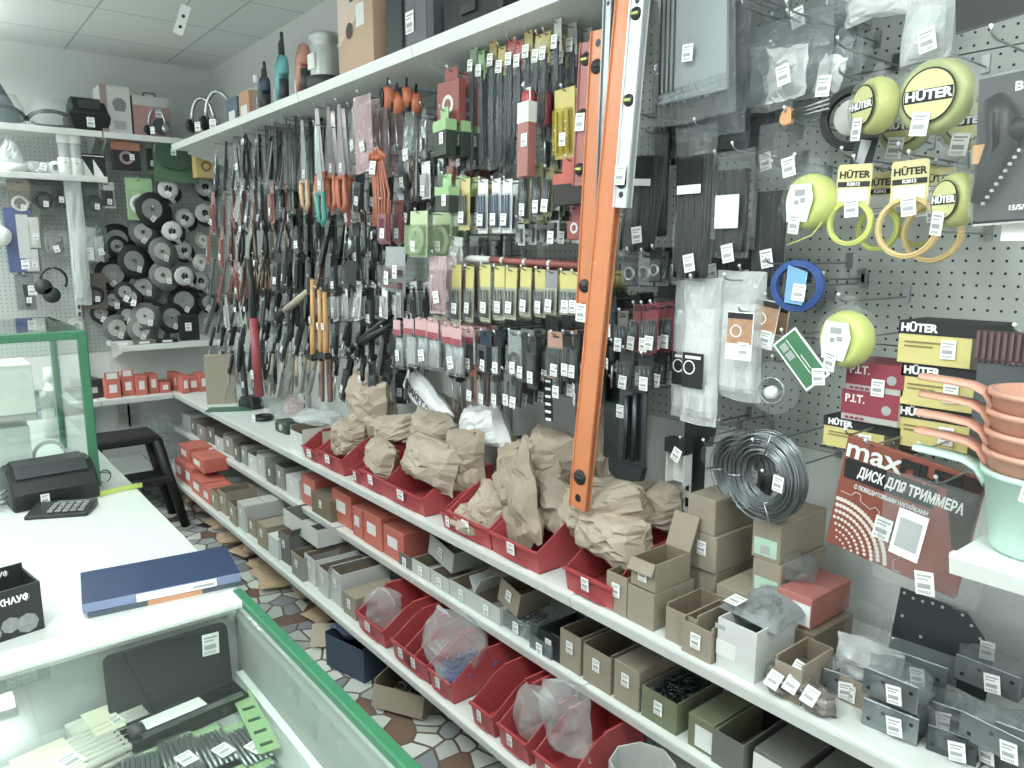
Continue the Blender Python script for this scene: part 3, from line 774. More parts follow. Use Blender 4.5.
KL = [
 (350, 455, 1.42, .20, .15, .15, 1, (0, .1, .1), 'kraft paper bag lying in the second red bin from the far end'),
 (372, 433, 1.52, .30, .26, .16, 2, (.1, .12, 0), 'big upright crumpled kraft bag at the far end of the bin row'),
 (375, 398, 1.60, .17, .13, .12, 3, (.0, .5, .2), 'pale kraft bag perched on top of the far pile'),
 (400, 440, 1.50, .24, .10, .16, 4, (.1, -.2, .2), 'squat kraft bag with a dark folded mouth, left one of the pair'),
 (432, 442, 1.50, .20, .11, .15, 5, (.1, .2, .1), 'squat kraft bag with a dark folded mouth, right one of the pair'),
 (378, 472, 1.38, .16, .13, .12, 6, (-.2, .2, 0), 'small twisted kraft bag resting on the fourth red bin'),
 (428, 484, 1.38, .30, .165, .15, 7, (-.25, .05, 0), 'wide kraft bag spread over the bin with two price tags'),
 (466, 490, 1.44, .16, .21, .08, 8, (-.05, -.05, .2), 'tall creased kraft bag standing left of the torn bag'),
 (524, 545, 1.36, .20, .31, .07, 9, (-.12, -.42, -.1), 'tall torn kraft bag leaning in the red bin'),
 (478, 523, 1.36, .15, .13, .06, 10, (-.5, .3, 0), 'light kraft bag fold poking out beside the torn bag'),
 (473, 528, 1.35, .17, .05, .12, 11, (0, .15, 0), 'flat folded kraft bag lying on a red bin'),
 (552, 475, 1.60, .20, .15, .14, 12, (0, .1, 0), 'rolled kraft bag at the back beside the orange levels'),
 (545, 505, 1.50, .20, .15, .14, 13, (0, -.3, 0), 'kraft bag with an open rolled mouth right of the torn bag'),
 (560, 530, 1.48, .20, .14, .14, 14, (0, .3, 0), 'crumpled kraft bag lying low right of the torn bag'),
 (612, 520, 1.46, .24, .11, .18, 15, (.1, -.12, 0), 'flat wide kraft bag on top of the nearest pile'),
 (610, 560, 1.40, .21, .14, .15, 16, (-.1, .1, 0), 'kraft bag stuffed in the nearest red bin'),
 (655, 530, 1.60, .17, .14, .13, 17, (0, -.1, 0), 'kraft bag with a twisted neck left of the stacked cartons'),
 (610, 485, 1.68, .13, .28, .07, 18, (0, .05, 0), 'long narrow kraft sleeve standing behind the orange level'),
 (445, 425, 1.66, .15, .12, .1, 19, (0, .2, 0), 'small kraft bag behind the white printed sack'),
 (590, 528, 1.43, .2, .08, .14, 20, (0, .2, 0), 'creased kraft bag squeezed between the piles'),
 (532, 488, 1.62, .16, .15, .12, 21, (0, .1, 0), 'kraft bag leaning behind the torn bag'),
]
for i, a in enumerate(KL):
    kraft(*a[:8], a[8], m=(KRAFTD if i in (7, 8, 17) else KRAFT))
# white sack and milky bag
p = onx(424, 411, 1.58)
t = thing('printed_sack', 'white plastic sack with dark lettering lying behind the kraft bags', 'sack', p, 0, None, (0, 0, RW))
T_ = Matrix.Rotation(.5, 4, 'Y')
pillow(.36, .12, .07, 31, 12, .01, 10, True, mb=(q := MB()), T=T_); q.build('sack_body', mat('sack_white', '#eef2f4', .45), t)
o = text('ПАКЕТ П', .042, mat('sack_ink', '#3d4b55', .5), t, T_ @ Vector((-.01, -.044, .062)), (0, .5, 0), bold=.001)
bag('milky_bag', 'milky white plastic bag lying right of the printed sack', 'plastic bag', .30, .15, .12, 33, mat('milk_plastic', '#e4e8ea', .35, bump=.3), onx(486, 447, 1.58), (0, -.12, RW), pinch=.6)
p = onx(500, 455, 1.62)
t = carton(.17, .10, .05, BLACK, name='striped_box'); t.location = p; t.rotation_euler = (0, 0, RW-.5); t['category'] = 'box'
t['label'] = 'small black box with lime stripes behind the torn kraft bag'
MB().box(-.07, .07, -.0, .03, .0505, .0512).build('lime_stripe', LIME, t); MB().box(-.07, .07, .05, .07, .0505, .0512).build('lime_stripe', LIME, t)
# ================================================================ cartons on the right-wall shelves
def bx(kind, p0, p1, xf, z, h, d, m, label, tg=True, cut=0.0, flap=None, rz=0.0, zo=0.0, lab=None, mi=None, group=None, cat='box', name=None, tilt=None):
    """a carton whose front spans picture columns p0..p1 at depth xf, standing at height z"""
    yc, wv = span(p0, p1, xf, z+zo)
    tt = (0, min(h*.8, .07)) if tg else None
    if kind == 'o': t = openbox(wv, d, h, m, mi, cut, flap, (0, h*(1-cut)*.78) if tg else None, name or 'open_carton')
    else: t = carton(wv, d, h, m, (0, h*.8) if tg else None, name or 'closed_carton', lab)
    t.location = (xf, yc, z+zo); t.rotation_euler = (0, 0, RW+rz)
    if tilt: t.rotation_euler = (tilt[0], tilt[1], RW+rz)
    t['label'] = label; t['category'] = cat
    if group: t['group'] = group
    return t
OLIVE = mat('olive_carton', '#757a58', .7, var=.1); GREYC = mat('dark_grey_carton', '#6f6e69', .75)
MINT = mat('mint_label', '#a9cdb7', .6); LBL = mat('white_label', '#dfe2df', .6, var=.08, scale=120)
D = ZD
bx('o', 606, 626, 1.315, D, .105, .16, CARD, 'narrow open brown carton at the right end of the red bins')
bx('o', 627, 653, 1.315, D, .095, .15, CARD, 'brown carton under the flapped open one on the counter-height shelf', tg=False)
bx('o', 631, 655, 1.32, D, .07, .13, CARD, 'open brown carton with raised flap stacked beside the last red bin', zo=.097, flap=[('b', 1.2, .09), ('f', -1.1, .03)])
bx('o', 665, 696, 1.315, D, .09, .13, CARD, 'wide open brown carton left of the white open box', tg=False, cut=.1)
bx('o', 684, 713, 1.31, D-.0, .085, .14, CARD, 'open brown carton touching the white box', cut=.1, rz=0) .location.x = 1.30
WBX = bx('o', 716, 754, 1.31, D, .115, .22, WBOX, 'large white open box filled with a grey bag', tg=False, mi=WBOX)
MB().box(-.05, .0, -.0012, -.0002, .03, .065).build('paper_label', LBL, WBX); MB().box(-.055, -.03, -.0012, -.0002, .09, .1).build('printed_mark', INK, WBX)
pillow(.15, .2, .06, 41, 10, .015, 12, mb=(q := MB()))
GB = thing('grey_bag', 'crumpled grey plastic bag lying in the white open box', 'plastic bag', (1.35, WBX.location.y-.0, D+.112), 0, None, (-1.50, .05, RW))
pillow(.13, .19, .04, 41, 12, .012, 16, mb=(q := MB()), T=Matrix.Rotation(PI, 4, 'X')); q.build('bag_body', mat('grey_film', '#7e8788', .35, var=.2, bump=.4), GB); ptag(GB, (-.04, -.03, .03), s=1.2)
bx('o', 773, 800, 1.315, D, .085, .12, CARD, 'open brown carton right of the white box', tg=False, cut=.12)
hb = bx('o', 830, 868, 1.40, D, .055, .14, CARD, 'low open brown carton stuffed with a clear bag', tg=True)
# stack at the back
S1 = [(687, 714, 1.50, .0, .112, 'bottom carton of the left brown stack'), (688, 715, 1.49, .113, .096, 'middle brown carton of the left stack with a white tag'), (687, 714, 1.49, .21, .092, 'topmost brown carton of the left stack beside the wire coil'),
      (714, 748, 1.45, .0, .115, 'brown carton in front of the green labelled ones')]
for i, (a, b, x, zo, h, l) in enumerate(S1):
    bx('c', a, b, x, D, h, .20, CARD, l, tg=(i == 1), zo=zo)
for i, (zo, l) in enumerate(((.0, 'lowest brown carton of the green labelled stack'), (.096, 'brown carton with pale green label, middle of its stack'), (.192, 'brown carton with pale green label, topmost of its stack'))):
    t = bx('c', 751, 779, 1.50, D, .095, .2, CARD, l, tg=False, zo=zo)
    if i: MB().box(-.03, .03, -.0014, -.0003, .01, .052).build('paper_label', MINT, t); MB().box(-.012, .012, -.002, -.0015, .015, .035).build('printed_mark', INK, t)
t = bx('c', 776, 810, 1.47, D, .072, .17, mat('salmon_carton', '#b8685f', .6), 'salmon carton with white label carrying a grey bag', tg=False, zo=.082)
MB().box(-.045, .04, -.0014, -.0003, .006, .055).build('paper_label', LBL, t)
bx('c', 779, 812, 1.46, D, .08, .17, CARDIN, 'plain brown carton under the salmon one', tg=False)
pb = bag('grey_bag', 'small crumpled grey bag on top of the salmon carton', 'plastic bag', .11, .06, .08, 43, FILMD, (1.55, t.location.y+.05, D+.155), (0, 0, RW))
# second shelf, near end
bx('o', 560, 580, 1.372, Z2, .115, .2, CARD, 'leftmost of the tall brown cartons right of the black tub, torn open')
bx('o', 583, 610, 1.37, Z2, .115, .2, CARD, 'tall open brown carton between two others on the middle shelf', cut=.06)
bx('c', 613, 638, 1.37, Z2, .115, .2, CARD, 'tall closed brown carton left of the green open box')
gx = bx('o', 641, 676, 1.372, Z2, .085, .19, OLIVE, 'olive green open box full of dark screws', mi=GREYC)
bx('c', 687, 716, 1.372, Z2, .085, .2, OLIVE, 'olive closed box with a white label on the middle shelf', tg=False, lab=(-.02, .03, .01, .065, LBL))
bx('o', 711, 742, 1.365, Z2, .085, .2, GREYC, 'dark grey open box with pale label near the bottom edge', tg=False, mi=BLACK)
bx('c', 752, 792, 1.375, Z2, .09, .2, GREYC, 'wide dark grey box with a big white label at the shelf end', tg=False, lab=(-.05, .05, .02, .08, LBL), zo=.0)
bx('c', 800, 840, 1.375, Z2, .09, .2, GREYC, 'dark grey box hidden at the bottom picture edge', tg=False)
def screws(box_, w, d, z, seed, m=DSTEEL, label='x'):
    r_ = random.Random(seed); mb = MB()
    for k in range(90):
        x, y = r_.uniform(-w/2, w/2), r_.uniform(.01, d); zz = z+r_.uniform(-.008, .01); a = r_.uniform(0, PI); dx, dy = math.cos(a)*.012, math.sin(a)*.012
        mb.tube([(x-dx, y-dy, zz), (x+dx, y+dy, zz+r_.uniform(-.006, .006))], .0022, 4)
    mb.box(-w/2, w/2, .006, d, .004, z-.008)
    o = mb.build('screws', m); o.location = box_.location; o.rotation_euler = box_.rotation_euler
    tag(o, label, 'screws', kind='stuff')
screws(gx, .085, .17, .07, 3, label='dark screws filling the olive green open box')
# tubs and pale boxes on the middle shelf
PALE = mat('pale_grey_carton', '#b9bdb9', .65, var=.06)
tub = bx('o', 538, 560, 1.372, Z2, .075, .16, BLACK, 'black plastic tub left of the tall brown cartons', mi=DKGREY, name='plastic_tub')
tb = bx('o', 503, 530, 1.38, Z2, .055, .13, FILM, 'clear plastic tub of small fittings on the middle shelf', mi=FILM, name='plastic_tub')
screws(tb, .06, .11, .03, 8, ZINC, 'small fittings inside the clear plastic tub')
tb2 = bx('o', 530, 552, 1.366, Z2, .045, .06, FILMD, 'small clear tub of black screws in front of the black tub', mi=FILMD, name='plastic_tub'); tb2.location.x = 1.362
bx('o', 497, 517, 1.40, Z2, .085, .14, CARD, 'brown carton with its grey flap raised behind the clear tub', zo=.055, tilt=(0, .25), flap=[('l', -.2, .07)])
bx('o', 474, 500, 1.372, Z2, .06, .15, PALE, 'pale low open carton left of the clear tub', flap=[('l', 1.1, .06)])
bx('o', 450, 474, 1.372, Z2, .06, .15, PALE, 'pale low open carton with a flap tilted upward, fourth of the pale row', flap=[('r', 1.0, .07)])
bx('o', 431, 449, 1.372, Z2, .055, .15, PALE, 'narrow pale open carton, third of the pale row')
bx('o', 412, 430, 1.372, Z2, .055, .15, PALE, 'narrow pale open carton, second of the pale row')
bx('o', 428, 452, 1.42, Z2, .08, .18, PALE, 'tilted pale open box resting on the low pale cartons', zo=.062, tilt=(0, .2))
bx('o', 399, 411, 1.372, Z2, .05, .14, GREYC, 'small dark open carton right of the last orange carton')
# little dark bags between
for i, (px, l) in enumerate(((392, 'left'), (404, 'right'))):
    bag('fittings_bag', 'small bag of dark fittings beside the orange cartons, %s one' % l, 'plastic bag', .07, .05, .06, 50+i, FILMD, (1.46, ysol(px+14, 1.46, Z2), Z2+(.0 if i else .001)), (0, 0, RW))
# orange cartons on the middle shelf
OM = [(302, 316, .14, 1.38, 'leftmost of the orange cartons on the middle shelf'), (333, 352, .15, 1.39, 'orange carton right of the grey one on the middle shelf'), (353, 363, .13, 1.375, 'narrow orange carton in the middle shelf row'), (364, 382, .14, 1.372, 'orange carton with a torn base, second from last'), (384, 404, .125, 1.375, 'last orange carton to the right on the middle shelf')]
for a, b, h, x, l in OM:
    t = bx('c', a, b, x, Z2, h, .13, ORBOX, l, tg=False); w_ = span(a, b, x, Z2)[1]
    MB().box(-w_*.28, w_*.2, -.0014, -.0003, h*.38, h*.72).build('paper_label', LBL, t)
bx('c', 312, 331, 1.36, Z2, .10, .16, CARDIN, 'grey brown carton in front of the orange ones')
# far rows of grey cartons
rnd.seed(11)
def rowboxes(cols, xf, z, hs, mats_, base, grp, seed, opn=.5, d=.17):
    r_ = random.Random(seed)
    for i, (a, b) in enumerate(cols):
        h = hs[i % len(hs)]*r_.uniform(.9, 1.08); m = mats_[r_.randrange(len(mats_))]
        tone = {id(WBOX): 'white', id(PALE): 'pale grey', id(GBOX): 'grey', id(GREYC): 'dark grey', id(CARD): 'brown'}[id(m)]
        kd = 'o' if r_.random() < opn else 'c'
        bx(kd, a, b, xf+r_.uniform(0, .03), z, h, d*r_.uniform(.85, 1.1), m, '%s %s carton %s, %s from far end' % (tone, 'open' if kd == 'o' else 'closed', base, ORD[i]), group=grp, rz=r_.uniform(-.05, .05), flap=([('r', .9, .05)] if kd == 'o' and r_.random() < .4 else None))
rowboxes([(183, 190), (191, 197), (198, 206), (208, 215), (216, 223), (225, 233), (234, 240), (241, 248), (249, 257), (258, 265), (266, 275), (276, 285), (287, 299)], X2+.012, Z2, [.095, .105, .1, .11], [PALE, GBOX, WBOX, GREYC, GBOX], 'in the far middle shelf row', 'cartons in the far row of the middle shelf', 5)
rowboxes([(184, 191), (193, 200), (203, 210), (212, 220), (223, 230)], X2+.03, Z2, [.07], [PALE, GBOX], 'stacked on the far middle shelf row', 'cartons stacked on the far middle shelf row', 6, 0) if False else None
rowboxes([(211, 218), (219, 227), (229, 237), (238, 246), (248, 256), (258, 267), (269, 278), (280, 290), (292, 303), (305, 316), (318, 329), (331, 342), (344, 356)], X3+.012, Z3, [.10, .12, .11, .13], [PALE, GBOX, CARD, WBOX, GREYC, CARD], 'on the lowest shelf', 'cartons on the far half of the lowest shelf', 9, .65, .2)
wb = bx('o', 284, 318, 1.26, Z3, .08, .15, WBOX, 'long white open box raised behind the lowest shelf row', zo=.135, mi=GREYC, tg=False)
bx('c', 286, 312, 1.32, Z3, .13, .16, GREYC, 'dark carton carrying the long white open box', tg=False)
OL = [(176, 184, .12, 1.20, 0), (185, 193, .13, 1.20, 0), (192, 203, .1, 1.19, 0), (180, 190, .09, 1.23, .125), (192, 204, .08, 1.22, .135), (203, 211, .09, 1.19, 0)]
for i, (a, b, h, x, zo) in enumerate(OL):
    t = bx('c', a, b, x, Z3, h, .14, ORBOX, 'orange carton in the far pile of the lowest shelf, %s' % ('lower front left', 'lower second', 'lower third', 'upper left', 'upper right', 'lower last')[i], tg=False, zo=zo); w_ = span(a, b, x, Z3+zo)[1]
    MB().box(-w_*.3, w_*.2, -.0014, -.0003, h*.3, h*.7).build('paper_label', LBL, t)
# octagon carton right of the lowest bins
yc, wv = span(596, 636, 1.20, Z3)
t = thing('octagonal_carton', 'open eight-sided carton with rusty base right of the lowest red bins', 'box', (1.20+.09, yc, Z3))
R_ = wv*.62; mb = MB(); mb.lathe([(R_, 0), (R_, .07)], 'z', 8, 0); mb.lathe([(R_, .07), (R_, .15), (R_-.004, .15), (R_-.004, .004), (0, .004)], 'z', 8, 1)
for i in range(len(mb.s)): mb.s[i] = False
mb.build('box_body', [mat('rust_carton', '#a0623f', .7), PALE], t); ptag(t, (-R_-.003, .0, .12), (0, 0, RW), s=1.3)
# film bags over low bins
def film(lab, px, x, z, w_, h_, t_, seed, m, rot, zo=0.0):
    y = ysol(px, x, z)
    return bag('clear_bag', lab, 'plastic bag', w_, h_, t_, seed, m, (x, y, z+zo), (rot[0], rot[1], RW+rot[2]), n=12, amp=.022, freq=11)
film('crumpled clear film in the farthest low red bin', 384, 1.26, Z3, .13, .13, .12, 61, FILMB, (0, .2, 0), .03)
film('big clear bag draped over blue fittings in a low red bin', 452, 1.27, Z3, .24, .15, .20, 62, FILMB, (0, .3, 0), .06)
film('clear bag in the sixth low red bin', 535, 1.27, Z3, .13, .12, .13, 63, FILMB, (0, .1, 0), .04)
film('tall clear bag rising out of the last low red bin', 572, 1.25, Z3, .14, .20, .11, 64, FILMB, (0, -.3, 0), .07)
yy = LOWPOS[3][0]
mb = MB()
for k in range(60):
    a = rnd.uniform(0, PI); x, y, z = rnd.uniform(-.06, .06), rnd.uniform(.03, .16), rnd.uniform(.06, .09)
    mb.tube([(x, y, z), (x+.015*math.cos(a), y+.015*math.sin(a), z+rnd.uniform(-.006, .006))], .004, 5)
mb.box(-.06, .06, .02, .16, .01, .06)
o = mb.build('blue_dowels', mat('dowel_blue', '#4a5f9a', .5)); o.location = (X3+.014, yy, Z3); o.rotation_euler = (0, 0, RW); tag(o, 'blue plastic dowels filling the film covered low bin', 'dowels', kind='stuff')
# small carton in the first far bin
t = carton(.085, .1, .08, CARD, name='small_carton'); t.location = (XD+.08, BINPOS[0][0], ZD+.035); t.rotation_euler = (0, 0, RW); t['label'] = 'small brown carton standing in the farthest red bin'; t['category'] = 'box'
# white tagged carton left of bins and odd things on the far deck
bx('o', 291, 303, 1.33, D, .11, .15, WBOX, 'white open carton at the left end of the red bin row', tg=True, cut=.2)
p = onz(222, 404, D)
t = thing('kraft_carton', 'tall plain kraft box standing at the shelf corner', 'box', (p.x, p.y, D), -.35)
MB().box(-.085, .085, 0, .06, 0, .30).build('box_body', mat('khaki_carton', '#a39a86', .75), t, .002)
p = onz(232, 410, D); t = thing('green_sheet', 'dark green plastic sheet lying in front of the tall kraft box', 'sheet', (p.x, p.y, D+.001), -.5)
MB().box(-.14, .12, -.05, .07, 0, .006).build('sheet', mat('green_sheet_plastic', '#3f7a5e', .4), t, .001)
def odd(nm, lab, cat, px, py, rz=0, z=D):
    p = onz(px, py, z); return thing(nm, lab, cat, (p.x, p.y, z), RW+rz)
t = odd('black_handset', 'black plastic case lying right of the tall kraft box', 'case', 250, 408, .2)
MB().prism([(-.08, 0), (-.08, .04), (-.05, .07), (.06, .075), (.08, .03), (.08, 0)], -.03, .05, 'y').build('case_body', BLACK, t, .006); MB().box(-.05, .03, -.034, -.03, .02, .05).build('front_panel', DKGREY, t)
t = odd('strap_coil', 'small coil of black strap lying on the far shelf', 'strap', 263, 420, .3)
MB().torus(.045, .014, 'z', (0, 0, .015), 20, 8).build('coil', BLACK, t); ptag(t, (.0, -.06, .04), s=1.1)
t = odd('green_tape_reel', 'dark green cased reel lying left of the white carton', 'reel', 281, 434, .1)
MB().box(-.07, .05, 0, .09, 0, .065).build('reel_case', DGREEN, t, .012); MB().lathe([(0, -.003), (.018, -.002), (.018, .003)], 'y', 16, c=(0, 0, .034)).build('round_badge', PALE, t)
bag('clear_bag', 'inflated clear bag on the far shelf above the black strap coil', 'plastic bag', .20, .16, .14, 71, FILM, onx(275, 412, 1.58), (0, .1, RW))
bag('clear_bag', 'flat pile of clear film left of the first red bin', 'plastic bag', .28, .05, .22, 72, FILMW, onx(318, 422, 1.50), (0, 0, RW))
bag('clear_bag', 'clear bag with pinkish pack beside the inflated bag', 'plastic bag', .12, .08, .10, 73, FILMP, onx(293, 412, 1.55), (0, .2, RW))
t = thing('hook_rack', 'small white wire rack standing behind the first red bins', 'rack', onx(336, 403, 1.62), RW)
mb = MB()
for k in range(4): mb.tube([(0, 0, .12), (.06*math.cos(k*1.6), .06*math.sin(k*1.6), 0)], .003, 5)
mb.tube([(0, 0, 0), (0, 0, .17)], .003, 5); mb.build('wire_frame', WHITE, t); MB().tube([(-.03, 0, .17), (.03, 0, .17)], .003, 5).build('top_bar', WHITE, t)
# back wall cartons on the counter-height shelf
OB = [(105, 121, .115, 1), (122, 135, .12, 1), (136, 148, .125, 0), (149, 159, .125, 0), (160, 171, .07, 0), (173, 182, .12, 0), (182, 190, .115, 0), (188, 200, .10, 0), (200, 208, .12, 0)]
for i, (a, b, h, lid) in enumerate(OB):
    pa, pb_ = onz(a, 388, ZD), onz(b, 388, ZD)
    y = 5.24+(.03 if i % 2 else 0)-(.12 if i > 5 else 0); xa = ony(a, 388, y).x; xb = ony(b, 388, y).x
    t = thing('orange_carton', 'orange carton with white label on the back shelf, %s from the left' % ORD[i], 'box', ((xa+xb)/2, y, ZD), 0, 'orange cartons on the back shelf')
    w_ = xb-xa-.004
    MB().box(-w_/2, w_/2, 0, .14, 0, h).build('box_body', ORBOX, t, .002); MB().box(-w_*.25, w_*.25, -.0014, -.0003, h*.3, h*.75).build('paper_label', LBL, t)
    if lid: MB().box(-w_/2, w_/2, .005, .008, h, h+.05).build('raised_lid', ORBOX, t); MB().box(-w_*.35, w_*.35, .0035, .0048, h+.008, h+.045).build('lid_label', LBL, t)
for i, (px, x0, hh) in enumerate(((66, 'flat black case at the left end of the back shelf', .04), (78, 'grey open tray on the back shelf behind the green post', .07), (92, 'black case leaning beside the first orange carton', .12))):
    y = 5.3; xx = ony(px, 388, y).x
    t = thing('black_case' if i != 1 else 'grey_tray', x0, 'case', (xx, y, ZD), .1*i)
    MB().box(-.07, .07, 0, .16, 0, hh).build('case_body', [BLACK, GREYC, DKGREY][i], t, .004); MB().box(-.03, .03, -.006, 0, hh*.3, hh*.6).build('latch', PALE, t)
# packs under the back shelf
for i, (px, py) in enumerate(((122, 403), (134, 404))):
    t = thing('card_pack', 'white carded pack hanging under the back shelf, %s one' % ('left', 'right')[i], 'pack', ony(px, py, 5.6), 0, None)
    MB().box(-.045, .045, -.002, 0, -.17, 0).build('card', PALE, t); MB().box(-.03, .03, -.014, -.002, -.15, -.06).build('blister', BLISTER, t, .004); MB().box(-.03, .02, -.003, -.0021, -.05, -.01).build('print', INK, t)
for i, (px, py) in enumerate(((160, 424), (167, 420), (160, 446), (170, 445))):
    p = ony(px, py+14, 5.30)
    bag('fittings_bag', 'bag of bright fittings in the back corner below the orange cartons, %s' % ('upper left', 'upper right', 'lower left', 'lower right')[i], 'plastic bag', .10, .13, .07, 80+i, FILMD, p, (0, 0, 0))
# ================================================================ goods hanging on the pegboard
def hookmesh(L):
    m = MB(); m.tube([(0, L-.002, .012), (0, L-.004, 0), (0, .03, 0), (0, .008, .004), (0, 0, .014)], .0022, 5); m.box(-.008, .008, L-.006, L, -.012, .024)
    return m
HK = {}
NH = [0]
def hook(p, lab, x=None, rz=RW):
    """a wire hook from the board out to p"""
    L = round((XW-p.x) if rz == RW else (YB-p.y), 3)
    if L not in HK:
        o = hookmesh(L).build('peg_hook', STEEL); m = MB().lathe([(0, -.004), (.0038, -.002), (.0038, .002), (0, .004)], 'z', 6, c=(0, 0, .016)); c = m.build('hook_tip', WHITE, o)
        HK[L] = (o.data, c.data); bpy.data.objects.remove(c); bpy.data.objects.remove(o)
    a, b = HK[L]
    o = bpy.data.objects.new('peg_hook', a); COL.objects.link(o); o.location = p; o.rotation_euler = (0, 0, rz)
    c = bpy.data.objects.new('hook_tip', b); COL.objects.link(c); c.parent = o
    tag(o, lab, 'hook', 'wire hooks on the pegboard'); return o
def newroot(kind, cat):
    return thing(kind, 'x', cat)
# -- product makers: hang point at the origin, front towards -y
def P_blister(w, h, card, prod, top=None, shape='rods', film=None, t=.018, nm='blister_pack', tg=True, headfrac=.22):
    r = newroot(nm, 'pack')
    mb = MB(); mb.box(-w/2, w/2, -.0008, .0006, -h, .012)
    mb.box(-.012, .012, -.0012, -.0008, -.006, -.001, 1)
    mb.build('card', [card, BLACK], r)
    if top: MB().box(-w*.49, w*.49, -.0016, -.0009, -h*headfrac, .011).build('header', top, r)
    q = MB(); z0, z1 = -h*.95, -h*(headfrac+.03)
    if shape == 'rods':
        for k in range(3): x = -w*.28+k*w*.28; q.tube([(x, -.008, z1-.005), (x, -.008, z0+.008)], [.003, .0045], 6)
    elif shape == 'block': q.box(-w*.36, w*.36, -.014, -.002, z0+.006, z1-.004); q.box(-w*.2, w*.2, -.018, -.014, z0+.02, z1-.02)
    elif shape == 'ring': q.torus(w*.32, w*.08, 'y', (0, -.008, (z0+z1)/2), 16, 6)
    elif shape == 'blade':
        q.add([(-w*.15, -.004, z1), (w*.15, -.004, z1), (w*.2, -.004, z0+.01), (-w*.05, -.004, z0+.01), (-w*.15, -.007, z1), (w*.15, -.007, z1), (w*.2, -.007, z0+.01), (-w*.05, -.007, z0+.01)], [(0, 1, 2, 3), (7, 6, 5, 4), (0, 4, 5, 1), (1, 5, 6, 2), (2, 6, 7, 3), (3, 7, 4, 0)])
    q.build('product', prod, r)
    b = MB(); b.box(-w*.44, w*.44, -t, -.0012, z0, z1); b.build('blister', film or BLISTER, r, .003)
    if tg: ptag(r, (w*.12, -t-.001, -h*.62), (0, .06, 0), TAGM)
    return r
def P_bits(h, col, head, n=1, w=.022, tg=True):
    r = newroot('long_drill_bit', 'drill bit')
    MB().box(-w/2, w/2, -.001, .001, -.075, .012).build('header_card', head, r)
    q = MB()
    for k in range(n):
        x = (k-(n-1)/2)*.009; z0 = -.05
        pts = []; rs = []
        st = 14
        for i in range(st+1):
            zz = z0-(h-.05)*i/st; pts.append((x+.0012*math.sin(i*2.2), -.005+.0012*math.cos(i*2.2), zz)); rs.append(.0042 if i % 2 else .0056)
        rs[-1] = .001
        q.tube(pts, rs, 6)
    q.build('twisted_shaft', col, r)
    MB().box(-w*.5, w*.5, -.011, -.0015, -h-.006, -.012).build('film_sleeve', THIN, r)
    if tg: ptag(r, (0, -.0125, -.03), (0, .1, 0), TAGM)
    return r
def P_bag(w, h, t, film, fill, seed, head=None, fillw=.7, filltop=.25, n=9, lab=None, tg=True, nrods=0, nm='goods_bag', tagz=.6, amp=.008):
    r = newroot(nm, 'bag')
    q = MB(); pillow(w, h, t, seed, n, amp, 13, mb=q, facet=0); q.build('bag_film', film, r)
    if fill:
        q = MB()
        if nrods:
            r_ = random.Random(seed)
            for k in range(nrods):
                x = -w*fillw/2+w*fillw*(k+.5)/nrods; y = r_.uniform(-t*.25, t*.25)
                q.tube([(x+r_.uniform(-.004, .004), y, -h*filltop), (x, y*.5, -h*.55), (x+r_.uniform(-.005, .005), y, -h*.95)], [.0035, .005, .003], 5)
            q.box(-w*fillw*.48, w*fillw*.48, -t*.12, t*.12, -h*.94, -h*filltop)
        else:
            pillow(w*fillw, h*(1-filltop)*.95, t*.7, seed+5, 7, .008, 20, mb=q, T=Matrix.Translation((0, 0, -h*filltop)), facet=.004)
        q.build('contents', fill, r)
    if head: MB().box(-w*.3, w*.3, -t/2-.004, -t/2-.003, -h*.42, -h*.2).build('header_label', head, r); MB().box(-w*.3, w*.3, -t/2-.0047, -t/2-.004, -h*.42, -h*.365).build('label_foot', PAPER, r)
    if lab: MB().box(-w*.32, w*.32, -t/2-.004, -t/2-.003, lab[1], lab[0]).build('paper_label', LBL, r)
    if tg: ptag(r, (w*.05, -t/2-.005, -h*tagz), (0, -.2, 0), TAGM, 1.15)
    return r
def P_pliers(h, hc, jaw=None, cat='pliers', spread=.03, nm='pliers', tg=True):
    r = newroot(nm, cat); jaw = jaw or DSTEEL
    q = MB(); q.tube([(-.006, 0, -.0), (-.012, 0, -h*.14), (.0, 0, -h*.28)], [.004, .011, .009], 6); q.tube([(.006, 0, -.0), (.012, 0, -h*.14), (0, 0, -h*.28)], [.004, .011, .009], 6)
    q.lathe([(0, -.009), (.009, -.008), (.009, .008), (0, .009)], 'y', 10, c=(0, 0, -h*.25)); q.build('jaws', jaw, r)
    for s in (-1, 1):
        MB().tube([(s*.005, 0, -h*.3), (s*spread*.8, 0, -h*.5), (s*spread, 0, -h*.75), (s*spread*.7, 0, -h)], [.006, .0085, .0095, .006], 7).build('handle', hc, r)
    if tg: ptag(r, (.0, -.014, -h*.12), (0, .15, 0), TAGS)
    return r
def P_hammer(h, hc, head=None, up=True, nm='hammer', hw=.055, tg=True):
    r = newroot(nm, 'hammer'); z1 = -.02 if up else -h+.02; 
    MB().tube([(0, 0, -.0), (.002, 0, -h*.4), (0, 0, -h*.7), (0, 0, -h)], [.010, .012, .014, .013], 8).build('handle', hc, r)
    q = MB(); q.box(-hw, hw*.3, -.013, .013, z1-.015, z1+.013); q.tube([(hw*.3, 0, z1), (hw*.62, 0, z1), (hw*.7, 0, z1)], [.009, .009, .013], 8); q.prism([(-hw, z1+.012), (-hw*1.5, z1-.004), (-hw, z1-.014)], -.01, .01, 'y'); q.build('head', head or DSTEEL, r, .002)
    if tg: ptag(r, (0, -.016, -h*.45), (0, -.1, 0), TAGS)
    return r
